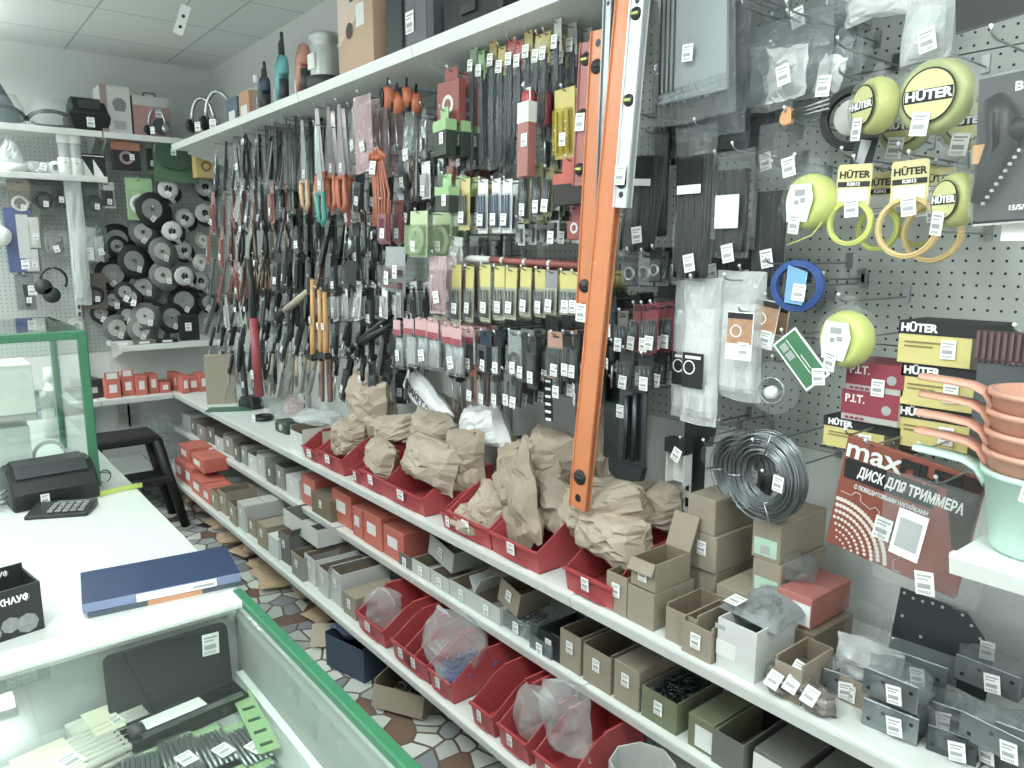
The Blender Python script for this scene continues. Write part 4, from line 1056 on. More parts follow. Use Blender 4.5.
def P_driver(h, hc, r1=.013, nm='screwdriver', cat='screwdriver', tg=False):
    r = newroot(nm, cat)
    MB().lathe([(0, 0), (r1*.8, -.002), (r1, -h*.1), (r1*.75, -h*.3), (r1*.9, -h*.4), (r1*.4, -h*.43), (0, -h*.43)], 'z', 8).build('handle', hc, r)
    MB().tube([(0, 0, -h*.42), (0, 0, -h)], [.0035, .003], 6).build('shaft', STEEL, r)
    if tg: ptag(r, (0, -r1-.003, -h*.3), (0, 0, 0), TAGS)
    return r
def P_box(w, h, d, m, top=None, tg=True, pic=None, nm='hanging_box', cat='box', ear=True):
    r = newroot(nm, cat)
    MB().box(-w/2, w/2, -d/2, d/2, -h, -.03).build('box_body', m, r, .0015)
    if ear: MB().box(-w*.3, w*.3, -.001, .001, -.03, .012).build('hang_tab', top or m, r)
    if top: q = MB(); q.box(-w/2-.0008, w/2+.0008, -d/2-.0008, d/2+.0008, -.03-h*.24, -.0295); q.build('coloured_band', top, r)
    if pic: q = MB().torus(w*.2, w*.06, 'y', (0, -d/2-.0005, -h*.62), 16, 5, sq=.15); q.build('printed_picture', pic, r)
    if tg: ptag(r, (w*.2, -d/2-.0022, -h*.5), (0, 0, 0), TAGM)
    return r
def P_saw(h, blade, hcol, nm='handsaw', w=.12, tg=True):
    r = newroot(nm, 'saw')
    q = MB(); q.prism([(-w*.25, 0), (w*.05, 0), (w*.4, -h*.7), (-w*.4, -h*.7)], -.0008, .0008, 'y')
    n = 26
    for k in range(n): z = -h*.7*k/n; x0 = -w*.25-(w*.15)*k/n; q.prism([(x0+.002, z), (x0-.004, z-h*.7/n*.5), (x0+.002, z-h*.7/n)], -.0007, .0007, 'y')
    q.build('blade', blade, r)
    q = MB()
    pts = [(-w*.38, 0, -h*.68), (-w*.42, 0, -h*.8), (-w*.3, 0, -h*.95), (w*.1, 0, -h), (w*.38, 0, -h*.93), (w*.3, 0, -h*.8), (w*.4, 0, -h*.68), (-w*.38, 0, -h*.68)]
    q.tube(pts, .011, 7); q.build('handle', hcol, r)
    if tg: ptag(r, (0, -.003, -h*.55), (0, .1, 0), TAGM)
    return r
def P_disc(R, m, lab, hub=True, tg=True, nm='cutting_disc', back=None, t=.003):
    r = newroot(nm, 'disc'); c = (0, 0, -R*.15)
    c = (0, 0, 0)
    MB().lathe([(.011, -t/2), (R, -t/2), (R, t/2), (.011, t/2), (.011, -t/2)], 'y', 28, c=c).build('abrasive_disc', m, r)
    MB().lathe([(.012, -t/2-.0005), (R*.62, -t/2-.0005)], 'y', 24, c=c).build('round_label', lab, r)
    MB().lathe([(.008, -t/2-.001), (.015, -t/2-.0012)], 'y', 14, c=c).build('metal_ring', STEEL, r)
    if tg: ptag(r, (R*.3, -t/2-.003, -R*.35), (0, .35, 0), TAGM, 1.1)
    return r
def P_cup(R, m, m2):
    r = newroot('grinding_cup', 'disc')
    MB().lathe([(R*.35, -.014), (R*.7, -.016), (R, -.006), (R, 0), (R*.2, 0)], 'y', 24).build('cup_wheel', m, r)
    MB().lathe([(R*.12, -.018), (R*.32, -.018), (R*.35, -.012), (R*.2, -.006)], 'y', 20).build('hub', m2, r)
    ptag(r, (-R*.2, -.02, -R*.3), (0, -.7, 0), TAGM)
    return r
def P_level(h, w, m, d=.022, vials=3, nm='spirit_level', holes=True, lit=True):
    r = newroot(nm, 'spirit level')
    q = MB(); q.box(-w/2, w/2, -d*.3, d*.3, -h, 0); q.box(-w/2, -w/2+.004, -d/2, d/2, -h, 0); q.box(w/2-.004, w/2, -d/2, d/2, -h, 0); q.build('beam', m, r, .001)
    for k in range(vials):
        z = -h*(.12+.76*k/max(1, vials-1)) if vials > 1 else -h*.93
        q = MB().lathe([(0, -d/2-.001), (w*.3, -d/2-.001), (w*.34, -d/2+.002), (w*.34, -d*.2)], 'y', 16, c=(0, 0, z)); v = q.build('vial_mount', BLACK, r)
        MB().cyl((-w*.22, -d/2-.002, z), (w*.22, -d/2-.002, z), .0035, n=8).build('vial', LIME if lit else DKGREY, v)
    if holes: MB().lathe([(0, -d*.31), (w*.18, -d*.31)], 'y', 12, c=(0, 0, -h+.03)).lathe([(0, -d*.31), (w*.18, -d*.31)], 'y', 12, c=(0, 0, -.03)).build('hanging_holes', BLACK, r)
    return r
def P_brush(w, h, hc, br, nm='paint_brush'):
    r = newroot(nm, 'brush')
    MB().tube([(0, 0, 0), (0, 0, -h*.35), (0, 0, -h*.48)], [.006, .009, .012], 7).build('handle', hc, r)
    MB().box(-w/2, w/2, -.007, .007, -h*.66, -h*.46).build('ferrule', STEEL, r); q = MB(); q.prism([(-w/2, -h*.66), (w/2, -h*.66), (w*.44, -h), (-w*.44, -h)], -.006, .006, 'y'); q.build('bristles', br, r)
    return r
def P_trowel(w, h, bm, hm, nm='trowel'):
    r = newroot(nm, 'trowel')
    MB().tube([(0, 0, 0), (0, 0, -h*.35)], [.011, .013], 8).build('handle', hm, r); MB().tube([(0, 0, -h*.34), (0, -.02, -h*.42), (0, 0, -h*.5)], .004, 6).build('neck', STEEL, r)
    MB().prism([(-w*.2, -h*.48), (w*.2, -h*.48), (w/2, -h*.6), (w*.4, -h), (-w*.4, -h), (-w/2, -h*.6)], -.001, .001, 'y').build('blade', bm, r)
    return r
ALLH = []
def seq(proto, px, py, n, label, x0=1.50, dx=.045, jit=.006, rz=0.0, grp=None, s=(1, 1, 1), hk=True, tilt=0.0, dz=0.0, order='from the front', seed=None, ry=0.0):
    """n copies of a product on one hook; the front one hangs at photo position px,py"""
    p = onx(px, py, x0); r_ = random.Random((seed or 0)+int(px*7+py))
    n = min(n, int((XW-.02-x0)/dx)+1)
    grp = grp or None
    out = []
    for i in range(n):
        lb = label if n == 1 else (label+', frontmost' if i == 0 else '%s, %s back' % (label, ORD[i]))
        loc = (x0+dx*i, p.y+r_.uniform(-jit, jit), p.z+dz*i+r_.uniform(-jit, jit)*.3)
        rot = (r_.uniform(-.05, .03)+tilt, ry+r_.uniform(-.05, .05), RW+rz+r_.uniform(-.12, .12))
        if 'used' in proto: o = dup(proto, loc, rot, lb)
        else: o = proto; o['used'] = 1; o.location = loc; o.rotation_euler = rot; o['label'] = lb
        o.scale = s
        if grp: o['group'] = grp
        elif n > 1: o['group'] = label
        out.append(o)
    if hk: hook(Vector((x0-.02, p.y, p.z+.001)), 'wire hook holding the '+' '.join(label.split()[:9]))
    return out
def hh(px, py0, py1, x):            # height of something seen from py0 to py1 in column px at depth x
    p = onx(px, py0, x); return p.z-zsol(py1, x, p.y)
def ww(px0, px1, py, x): return abs(onx(px0, py, x).y-onx(px1, py, x).y)
# ---------------------------------------------------------------- right part: trimmer line and cable ties
CARDY = mat('yellow_header', '#d6ca80', .5, var=.05); CARDB = mat('black_header', '#1e2223', .5, var=.1)
PALEY = mat('spool_yellow', '#bcc058', .35, var=.08)
def spool(R, d, m, lab=True, oval=1.0, word='HÜTER', white=False, nm='trimmer_spool'):
    r = newroot(nm, 'trimmer line')
    prof = []
    for k in range(13):
        a = -PI/2+PI*k/12; prof.append((R-.012+.012*math.cos(a), d/2*math.sin(a)))
    q = MB(); q.lathe([(R*.42, -d/2+.002)]+prof+[(R*.42, d/2-.002)], 'y', 32); q.build('line_coil', m, r)
    q = MB(); q.lathe([(R*.36, -d/2-.003), (R*1.0, -d/2-.004), (R*1.08, -d/2+.006), (R*1.1, d/2)], 'y', 32); q.build('clear_shell', BLISTER, r)
    q = MB(); q.prism([(-R*.5, R*.9), (R*.5, R*.9), (R*.25, R*1.5), (-R*.25, R*1.5)], -.001, .001, 'y'); q.build('hang_tab', BLISTER, r)
    if lab:
        if not white:
            MB().lathe([(0, -d/2-.0055), (R*.72, -d/2-.0055)], 'y', 30).build('label_rim', CARDB, r)
            MB().lathe([(0, -d/2-.0062), (R*.67, -d/2-.0062)], 'y', 30).build('round_label', mat('label_yellow', '#d0ce80', .5), r)
            MB().box(-R*.64, R*.64, -d/2-.0068, -d/2-.0063, -R*.17, R*.17).build('label_band', CARDB, r)
            text(word, R*.34, PAPER, r, (0, -d/2-.0072, 0), sx=1.15, bold=.0008)
        else:
            MB().prism([(-R*.6, -R*.7), (R*.40, -R*.72), (R*.66, R*.1), (R*.5, R*.6), (-R*.5, R*.62), (-R*.68, 0)], -d/2-.006, -d/2-.005, 'y').build('paper_label', PAPER, r)
            MB().box(-R*.25, R*.25, -d/2-.0067, -d/2-.006, R*.2, R*.42).box(-R*.25, -R*.05, -d/2-.0067, -d/2-.006, -R*.1, R*.05).box(R*.05, R*.3, -d/2-.0067, -d/2-.006, -R*.05, R*.12).build('label_print', INK, r)
    ptag(r, (-R*.1, -d/2-.009, -R*.42), (0, .12, 0), TAGM, 1.15)
    return r
def at(o, px, py, x, rot=(0, 0, 0), label=None, cat=None, s=None):
    o.location = onx(px, py, x); o.rotation_euler = (rot[0], rot[1], RW+rot[2]); o['used'] = 1
    if label: o['label'] = label
    if cat: o['category'] = cat
    if s: o.scale = s
    if px > 600 and XW-x > .06: q_ = onx(px, py, x); hook(Vector((x-.012, q_.y, q_.z-.001)), 'wire hook carrying the '+' '.join((label or o['label']).split()[:10]))
    return o
hook(onx(922, 42, 1.50), 'wire hook above the large clear-shelled trimmer line spool'); hook(onx(838, 74, 1.50), 'wire hook above the small narrow trimmer line spool'); hook(onx(990, 36, 1.45), 'wire hook at the upper right corner of the board')
SPL = mat('clear_line', '#adb668', .3)
at(spool(.066, .045, SPL), 936, 97, 1.48, (0, 0, -.05), 'large yellow-green trimmer spool in a clear shell, front of the upper group')
at(spool(.052, .045, PALEY), 876, 106, 1.47, (0, 0, -.55), 'trimmer spool turned sideways left of the large clear-shelled spool', s=(1, 1, 1))
at(spool(.052, .03, SPL), 905, 127, 1.60, (0, 0, .1), 'trimmer spool half hidden behind the two front spools')
at(spool(.052, .03, SPL), 970, 122, 1.60, (0, 0, .1), 'trimmer spool partly hidden by the black blister tool at right')
at(spool(.048, .04, PALEY), 957, 200, 1.47, (0, 0, -.55), 'trimmer spool turned sideways at the right of the carded rings')
at(spool(.058, .055, LIME, True, 1, '', True), 812, 202, 1.50, (0, 0, -.3), 'lime trimmer line spool with white label left of the carded rings')
at(spool(.06, .05, LIME, True, 1, '', True), 847, 339, 1.52, (0, 0, -.3), 'lime trimmer line spool with white label hanging above the red boxes')
o = MB().tube([onx(822, 222, 1.47), onx(812, 235, 1.46), onx(800, 240, 1.455), onx(787, 245, 1.45)], .0014, 5).build('line_end', LIME); tag(o, 'loose end of lime line hanging below the left spool', 'line')
def cardring(m, R, w=.068, h=.085, word='HÜTER'):
    r = newroot('carded_trimmer_line', 'trimmer line')
    q = MB(); q.prism(rrect(w, h, .006, 3, -h), -.001, .001, 'y'); q.build('card', CARDY, r)
    MB().box(-w*.46, w*.46, -.0018, -.0011, -h*.52, -h*.40).build('black_band', CARDB, r)
    MB().box(-w*.42, w*.42, -.0018, -.0011, -h*.85, -h*.56).build('white_panel', PAPER, r)
    text(word, .019, CARDB, r, (0, -.0016, -h*.25), sx=1.0, bold=.0005)
    text('R2012', .009, PAPER, r, (0, -.0024, -h*.46), sx=1.1, bold=.0003)
    q = MB()
    for k in range(6): q.torus(R-.003+(k % 2)*.004, .0028, 'y', (0, -.006+k*.0024, -h-R*.72), 36, 6)
    q.build('line_ring', m, r)
    ptag(r, (.003, -.012, -h*.8), (0, -.1, 0), TAGM, 1.0)
    return r
hook(onx(841, 156, 1.49), 'wire hook holding the lime ring card'); hook(onx(898, 152, 1.49), 'wire hook holding the yellow ring card')
at(cardring(LIME, .042), 856, 164, 1.50, (0, .03, .1), 'yellow card with a lime green ring of trimmer line, left of the front pair')
at(cardring(PALER, .055), 911, 160, 1.50, (0, -.03, .05), 'yellow card with a pale orange ring of trimmer line, right of the front pair')
at(cardring(LIME, .042), 882, 172, 1.60, (0, 0, 0), 'yellow card with lime ring hanging behind between the front pair')
at(cardring(PALER, .055), 938, 168, 1.60, (0, 0, 0), 'yellow card with pale ring hanging behind on the right')
at(cardring(PALEY, .045), 925, 165, 1.66, (0, 0, 0), 'yellow card with yellow ring farthest back on its hook')
hook(onx(938, 232, 1.55), 'empty wire hook below the carded rings'); hook(onx(838, 302, 1.49), 'wire hook above the lower lime spool'); hook(onx(823, 280, 1.62), 'short wire hook right of the blue ring')
# blue ring
r = newroot('blue_line_ring', 'trimmer line'); q = MB()
for k in range(9): q.torus(.044+(k % 3)*.0045, .0032, 'y', (0, -.008+k*.0022, 0), 36, 6)
q.build('line_coil', mat('line_blue', '#1d4c99', .35), r); MB().prism([(-.02, -.035), (.018, -.04), (.026, .03), (-.016, .045)], -.018, -.017, 'y').build('card', mat('sky_card', '#5fa6d0', .5), r); ptag(r, (.012, -.02, .005), (0, .1, 0), TAGM)
at(r, 797, 286, 1.50, (0, 0, .25), 'ring of dark blue trimmer line with a light blue card')
# black ring with disc
r = newroot('black_cable_ring', 'cable'); q = MB()
for k in range(8): q.torus(.05+(k % 3)*.005, .0035, 'y', (0, -.008+k*.0028, 0), 34, 6)
q.build('coil', BLACK, r); MB().lathe([(0, -.012), (.034, -.012), (.036, -.006)], 'y', 20).build('card_disc', PALE, r)
at(r, 853, 118, 1.53, (0, 0, .3), 'black coiled line with a pale round card left of the narrow spool')
r = newroot('knife_pack', 'knife'); MB().box(-.02, .02, -.003, .003, -.09, .0).build('card', BLACK, r); MB().prism([(-.01, -.02), (.01, -.02), (.005, -.09), (-.008, -.075)], -.006, -.003, 'y').build('blade', STEEL, r)
at(r, 870, 130, 1.52, (0, .2, .3), 'small black card with a steel blade below the narrow spool')
# clear bags with white wads
def wad(px, py, x, w, h, t, seed, label, fill=None, film=None, tg=True, rot=(0, 0, 0), nr=0, **k):
    o = P_bag(w, h, t, film or FILM, fill, seed, tg=tg, nrods=nr, **k); at(o, px, py, x, rot, label); return o
WAD = mat('white_wad', '#dfe5e3', .5, bump=.4)
wad(790, 18, 1.53, .20, .17, .06, 101, 'clear bag with crumpled white film, upper middle of the board', WAD, FILMD, fillw=.45, filltop=.35)
wad(775, 22, 1.62, .22, .20, .05, 102, 'smoky clear bag with white scraps behind another bag', WAD, FILMD, fillw=.5, filltop=.3)
wad(840, 46, 1.55, .13, .10, .05, 103, 'clear bag with white card left of the black coil', WAD, FILM, fillw=.4, filltop=.2, rot=(0, .3, 0))
wad(795, 122, 1.55, .17, .13, .06, 104, 'clear bag with white tag under the orange-tipped tool', None, FILM)
wad(770, 128, 1.66, .10, .10, .04, 105, 'small clear bag behind the one below the orange-tipped tool', None, FILM)
wad(932, -14, 1.52, .085, .13, .03, 106, 'clear bag of white rods at the upper right', mat('pale_rods', '#c8d0cc', .4), FILMW, nr=6)
wad(800, -20, 1.6, .28, .11, .05, 107, 'clear bag at the top edge right of the striped bag', None, FILMD)
wad(880, -22, 1.6, .2, .08, .05, 108, 'clear bag at the top edge above the black coil', WAD, FILM, tg=False)
hook(onx(741, 6, 1.42), 'long wire hook right of the striped grey bag'); hook(onx(786, 9, 1.42), 'wire hook in front of the crumpled white bag')
hook(onx(668, 103, 1.42), 'long wire hook above the wide cable tie bag', ); hook(onx(638, 115, 1.42), 'long wire hook in front of the silver level')
hook(onx(714, 158, 1.5), 'wire hook above the short tie bag'); hook(onx(794, 162, 1.5), 'wire hook above the left lime spool')
# orange tipped tool
r = newroot('wire_stripper', 'tool'); MB().prism([(-.012, 0), (0, .018), (.012, .012), (.014, -.018), (-.004, -.022), (-.014, -.012)], -.006, .006, 'y').build('orange_tip', mat('soft_orange', '#d99a5a', .5), r)
q = MB()
for k in range(3): q.tube([(.012, -.002, -.008+k*.006), (.10, -.01, -.002+k*.009)], [.002, .003], 6)
q.build('steel_rods', STEEL, r); at(r, 787, 115, 1.50, (0, 0, 0), 'steel tool with an orange tip hanging left of the black coil')
# striped grey bag
r = newroot('striped_tie_bag', 'bag'); q = MB(); pillow(.21, .31, .03, 111, 10, .007, 9, mb=q); q.build('bag_film', FILM, r)
MB().box(-.09, .085, -.004, .006, -.26, -.02).build('grey_sheet', mat('grey_sheet', '#8d999c', .45, bump=.2), r)
q = MB()
for k in range(4): q.tube([(-.075+k*.012, -.008, -.01), (-.085+k*.012, -.008, -.24)], .0022, 5)
q.build('black_ties', BLACK, r)
q = MB()
for k in range(9): q.tube([(-.08+k*.018, -.009, -.235), (-.07+k*.018, -.009, -.27)], .0009, 4)
for k in range(3): q.tube([(-.09, -.009, -.24-k*.012), (.09, -.009, -.225-k*.012)], .0009, 4)
q.build('netting', STEEL, r); ptag(r, (.0, -.02, -.15), (0, .1, 0), TAGM, 1.0)
at(r, 693, -26, 1.42, (0, -.05, .1), 'large clear bag with black striped ties at the top, beside the silver level')
wad(715, -12, 1.52, .2, .33, .04, 112, 'smoky clear bag hanging behind the striped tie bag', mat('slate_fill', '#565f62', .5), FILMD, fillw=.8, filltop=.1)
wad(712, 100, 1.6, .22, .12, .05, 113, 'empty smoky film bag above the wide cable tie bag', None, FILMD, tg=False)
wad(672, 60, 1.62, .12, .22, .05, 114, 'dark packed bag right of the silver level', BLACK, FILMD, tg=False, nr=8)
# black cable tie bags
TIEB = mat('black_ties', '#17191b', .45, var=.3, scale=40)
def ties(px, py, x, w, h, seed, label, hd=None, lab=None, tz=.8, rot=(0, 0, 0)):
    o = P_bag(w, h, .035, FILM, TIEB, seed, hd, .85, .18, 10, lab, True, int(w/.010), 'cable_tie_bag', tz); at(o, px, py, x, rot, label, 'cable ties'); return o
ties(648, 133, 1.50, .125, .31, 121, 'bag of black cable ties with black label beside the silver level', CARDB, rot=(0, .08, .1), tz=.75)
ties(656, 135, 1.60, .11, .28, 122, 'bag of black cable ties hidden behind the black labelled one', None)
ties(697, 126, 1.48, .115, .37, 123, 'longest bag of black cable ties with a black label', CARDB, tz=.8)
ties(735, 150, 1.50, .10, .24, 124, 'bag of black cable ties with a large white label', None, (-.1, -.175), tz=.88)
ties(774, 168, 1.56, .09, .28, 125, 'dim bag of black cable ties at the right of the white labelled bag', None, tz=.65)
ties(716, 225, 1.66, .12, .2, 126, 'short bag of black ties hidden behind the white labelled bag', None, tz=.5)
ties(748, 238, 1.66, .12, .16, 127, 'dark tie bag hidden low behind the white labelled bag', None, tz=.5)
# white cable ties
WT = mat('white_ties', '#dfe4e4', .4, var=.06)
def wties(px, py, x, w, h, seed, label, hd, rot=(0, 0, 0)):
    o = P_bag(w, h, .05, FILMW, WT, seed, None, .85, .2, 10, None, False, int(w/.008), 'cable_tie_bag'); at(o, px, py, x, rot, label, 'cable ties')
    MB().box(-w*.3, w*.3, -.030, -.029, -h*.74, -h*.5).build('header_label', CARDB, o); MB().torus(.016, .0018, 'y', (-.01, -.031, -h*.6), 18, 5, sq=.4).build('printed_loop', PAPER, o); MB().box(-w*.22, w*.22, -.0306, -.0301, -h*.54, -h*.52).build('label_print', PAPER, o); return o
wties(704, 278, 1.50, .105, .36, 131, 'bag of white cable ties with a black loop label, front one', 1)
wties(692, 282, 1.58, .10, .36, 132, 'bag of white cable ties partly behind the front loop labelled one', 1)
wad(742, 272, 1.52, .13, .30, .05, 133, 'milky bag of white ties behind the brown loop card', WT, FILMW, tg=False, nr=12)
def loopcard(px, py, x, label, rot=(0, 0, 0), w=.065, h=.11):
    r = newroot('hook_card', 'pack'); MB().box(-w/2, w/2, -.001, .001, -h, 0).build('card', PAPER, r); MB().box(-w*.48, w*.48, -.0018, -.0011, -h*.66, -h*.02).build('brown_panel', mat('tan_print', '#b8875f', .5, var=.3, scale=60), r); MB().box(-w*.48, w*.48, -.0024, -.0019, -h*.14, -h*.02).build('black_band', CARDB, r)
    MB().torus(.013, .0016, 'y', (-.008, -.003, -h*.4), 18, 5, sq=.4).build('printed_loop', PAPER, r); ptag(r, (.014, -.004, -h*.62), (0, 0, 0), TAGM, 1.0); return at(r, px, py, x, rot, label)
loopcard(741, 312, 1.47, 'white and brown card with a printed loop on the milky tie bag', (0, .02, .1))
loopcard(768, 300, 1.52, 'brown spice-coloured card tilted right of the loop card', (0, .15, .1)); loopcard(778, 305, 1.6, 'brown card half hidden behind the tilted one', (0, .1, 0))
hook(onx(690, 282, 1.44), 'wire hook in front of the white cable ties'); hook(onx(724, 281, 1.44), 'bent wire hook between the white tie bags'); hook(onx(765, 264, 1.44), 'wire hook carrying the blue ring')
# green tilted card and wheel bag
r = newroot('green_card', 'pack'); MB().box(-.032, .032, -.0012, .0012, -.125, 0).build('card', PAPER, r); MB().box(-.028, .028, -.002, -.0013, -.12, -.004).build('green_panel', mat('deep_green_card', '#2f7a4c', .5), r); MB().box(-.022, -.006, -.0026, -.0021, -.03, -.012).box(-.022, -.006, -.0026, -.0021, -.052, -.034).build('printed_picture', INK, r)
MB().box(-.001, .0005, -.0026, -.0021, -.10, -.01).box(.006, .0075, -.0026, -.0021, -.09, -.055).build('white_lines', PAPER, r); ptag(r, (.02, -.004, -.10), (0, .6, 0), TAGM, 1.0)
at(r, 784, 336, 1.48, (0, -.72, .1), 'green card with white border hanging at a slant over a clear bag')
r = newroot('castor_bag', 'bag'); q = MB(); q.lathe([(.02, -.008), (.058, -.006), (.062, 0), (.058, .006), (.02, .008)], 'y', 26, c=(0, 0, -.06)); q.build('clear_disc', FILM, r); MB().lathe([(0, -.016), (.014, -.015), (.016, .01), (0, .012)], 'y', 16, c=(-.002, 0, -.07)).build('castor', WHITE, r); MB().torus(.03, .002, 'y', (0, -.01, -.065), 20, 5).build('ring', STEEL, r)
at(r, 775, 362, 1.52, (0, 0, .1), 'round clear pack with a white castor under the green card')
# P.I.T. and HUTER boxes stacked on a tray of hooks
PIT = mat('pit_crimson', '#9c2b42', .45, var=.08); PITG = mat('pit_grey', '#b8b3ad', .5)
def pitbox(label, px, py1, x, w, h, d, z=None):
    p = onx(px, py1, x); r = thing('burgundy_carton', label, 'box', (p.x, p.y, p.z if z is None else z), RW)
    MB().box(-w/2, w/2, 0, d, 0, h).build('box_body', PITG, r, .001); MB().box(-w/2-.0006, w/2+.0004, -.0012, -.0003, h*.22, h).build('crimson_face', PIT, r); MB().box(-w/2-.0006, w/2+.0004, -.0012, d, h, h+.0012).build('crimson_top', PIT, r)
    text('P.I.T.', .024, PAPER, r, (-w*.26, -.002, h*.74), sx=.9, bold=.0005); MB().lathe([(0, -.002), (.010, -.002)], 'y', 14, c=(w*.3, 0, h*.5)).build('printed_picture', INK, r)
    q = MB()
    for k in range(4): q.box(-w*.42+k*.011, -w*.42+k*.011+.008, -.0018, -.0012, h*.06, h*.14)
    q.build('small_icons', PIT, r); text('P.I.T.', .018, PIT, r, (w/2+.0012, d*.5, h*.8), (0, 0, PI/2), bold=.0004)
    return r
b1 = pitbox('burgundy and white P.I.T. carton, lower of the two', 868, 423, 1.55, .12, .064, .12)
b2 = pitbox('burgundy and white P.I.T. carton, upper of the two', 866, 390, 1.55, .12, .060, .12, z=b1.location.z+.0655); b2.location.y = b1.location.y-.006; ptag(b2, (.01, -.004, .03), (0, 0, 0), TAGM, 1.0)
def huter(label, px, py1, x, w, h, d, z=None, wd=True, dy=0):
    p = onx(px, py1, x); r = thing('yellow_carton', label, 'box', (p.x, p.y, p.z if z is None else z), RW)
    MB().box(-w/2, w/2, 0, d, 0, h).build('box_body', mat('huter_yellow', '#d6c868', .5, var=.05), r, .001)
    q = MB(); q.box(-w/2-.0006, w/2+.0008, -.0012, -.0003, h*.7, h+.0008); q.box(w/2, w/2+.0009, 0, d, h*.7, h+.0008); q.box(-w/2, w/2, 0, d, h, h+.001); q.build('black_band', CARDB, r)
    q = MB(); q.box(w/2-.03, w/2+.0012, -.0018, -.0013, h*.0, h*.7); q.box(w/2+.0008, w/2+.0016, 0, d*.9, 0, h*.68); q.build('dark_picture', mat('hedge_print', '#4a4a36', .6, var=.5, scale=70), r)
    text('HÜTER', h*.26, PAPER, r, (-w*.27, -.002, h*.85), sx=1.0, bold=.0009)
    MB().box(-w*.42, w*.05, -.0018, -.0013, h*.5, h*.54).box(-w*.42, -w*.1, -.0018, -.0013, h*.4, h*.44).build('fine_print', mat('print_brown', '#8f7c3a', .6), r)
    ptag(r, (w*.08, -.004, h*.62), (0, 0, 0), TAGM, 1.0); return r
h3 = huter('yellow HÜTER carton, lowest of the stack of three', 938, 452, 1.56, .165, .085, .12)
h2 = huter('yellow HÜTER carton, middle of the stack of three', 950, 411, 1.55, .165, .083, .12, z=h3.location.z+.0875); h2.location.y = h3.location.y-.004
h1 = huter('yellow HÜTER carton, topmost of the stack of three', 945, 374, 1.54, .165, .083, .12, z=h2.location.z+.0855); h1.location.y = h3.location.y+.004
h4 = huter('yellow HÜTER carton standing alone under the burgundy cartons', 858, 458, 1.56, .165, .066, .12); h4.location.z = b1.location.z-.0685
def wireplat(o, w, d, lab):
    t = thing('wire_shelf', lab, 'wire shelf', (o.location.x-.005, o.location.y, o.location.z-.005), RW); q = MB(); dd = XW-o.location.x+.005
    for x in (-w/2, w/2): q.tube([(x, 0, .01), (x, .004, 0), (x, dd, 0), (x, dd, -.04)], .0025, 5)
    for k in range(5): q.tube([(-w/2, .006+k*d/4, 0), (w/2, .006+k*d/4, 0)], .0018, 5)
    q.build('wire_frame', STEEL, t); return t
wireplat(h3, .17, .2, 'wire shelf under the stack of three yellow cartons'); wireplat(h4, .17, .2, 'wire shelf under the lone yellow carton')
# brown printed disc pack
r = newroot('disc_pack', 'pack'); BRN = mat('brown_pack', '#93452f', .5, var=.08)
p = onx(848, 435, 1.42)
w_ = ww(842, 988, 445, 1.42)
MB().box(0, w_, 0, .012, -.235, 0).build('envelope', BRN, r, .002)
MB().prism([(w_*.84, -.002), (w_-.001, -.002), (w_-.001, -.16), (w_*.9, -.14), (w_*.78, -.045)], -.0012, -.0002, 'y').build('dark_corner', mat('pack_dark', '#3c2a25', .5, var=.2), r)
q = MB(); q.prism([(.01, -.085), (.006, -.05), (.012, -.044), (w_*.72, -.044), (w_*.72, -.085)], -.002, -.0013, 'y'); q.build('black_plate', CARDB, r)
text('max', .055, LBL, r, (w_*.23, -.0026, -.024), sx=1.2, bold=.001); text('PILER', .036, CARDB, r, (w_*.66, -.0028, -.024), sx=1.35, bold=.002)
text('ДИСК ДЛЯ ТРИММЕРА', .028, PAPER, r, (w_*.53, -.003, -.0655), sx=.62, bold=.0008, shear=.1)
text('С ПОБЕДИТОВЫМИ НАПАЙКАМИ', .012, LBL, r, (w_*.42, -.0026, -.097), sx=.72, bold=.0004)
DOTS = mat('dot_print', '#e3d8cd', .5); q = MB(); cx, cz = w_*.06, -.245
for ring in range(7):
    R_ = .03+ring*.0135; n_ = int(6+ring*3.2)
    for k in range(n_):
        a = math.radians(-5+100*k/n_+ring*2.5); x, z = cx+R_*math.cos(a), cz+R_*math.sin(a)
        if x > .004 and z < -.11 and z > -.232 and x < w_*.7: q.lathe([(0, -.0015), (.0025+ring*.0004, -.0015)], 'y', 8, c=(x, 0, z))
q.build('printed_dots', DOTS, r)
q = MB(); pts = []
for k in range(40):
    a = math.radians(-2+94*k/39); R_ = .128+(.012 if (k % 8) < 3 else 0); pts.append((max(.004, cx+R_*math.cos(a)), -.0016, min(-.108, max(-.23, cz+R_*math.sin(a)))))
q.tube(pts, .0008, 4); q.build('printed_teeth', DOTS, r); ptag(r, (w_*.42, -.004, -.135), (0, .03, 0), TAGM, 1.25)
at(r, 848, 435, 1.44, (.0, .13, -.02), 'brown maxPILER trimmer disc envelope leaning below the yellow cartons')
hook(onx(865, 448, 1.41), 'wire hook in front of the brown envelope, left'); hook(onx(918, 452, 1.41), 'wire hook in front of the brown envelope, right')
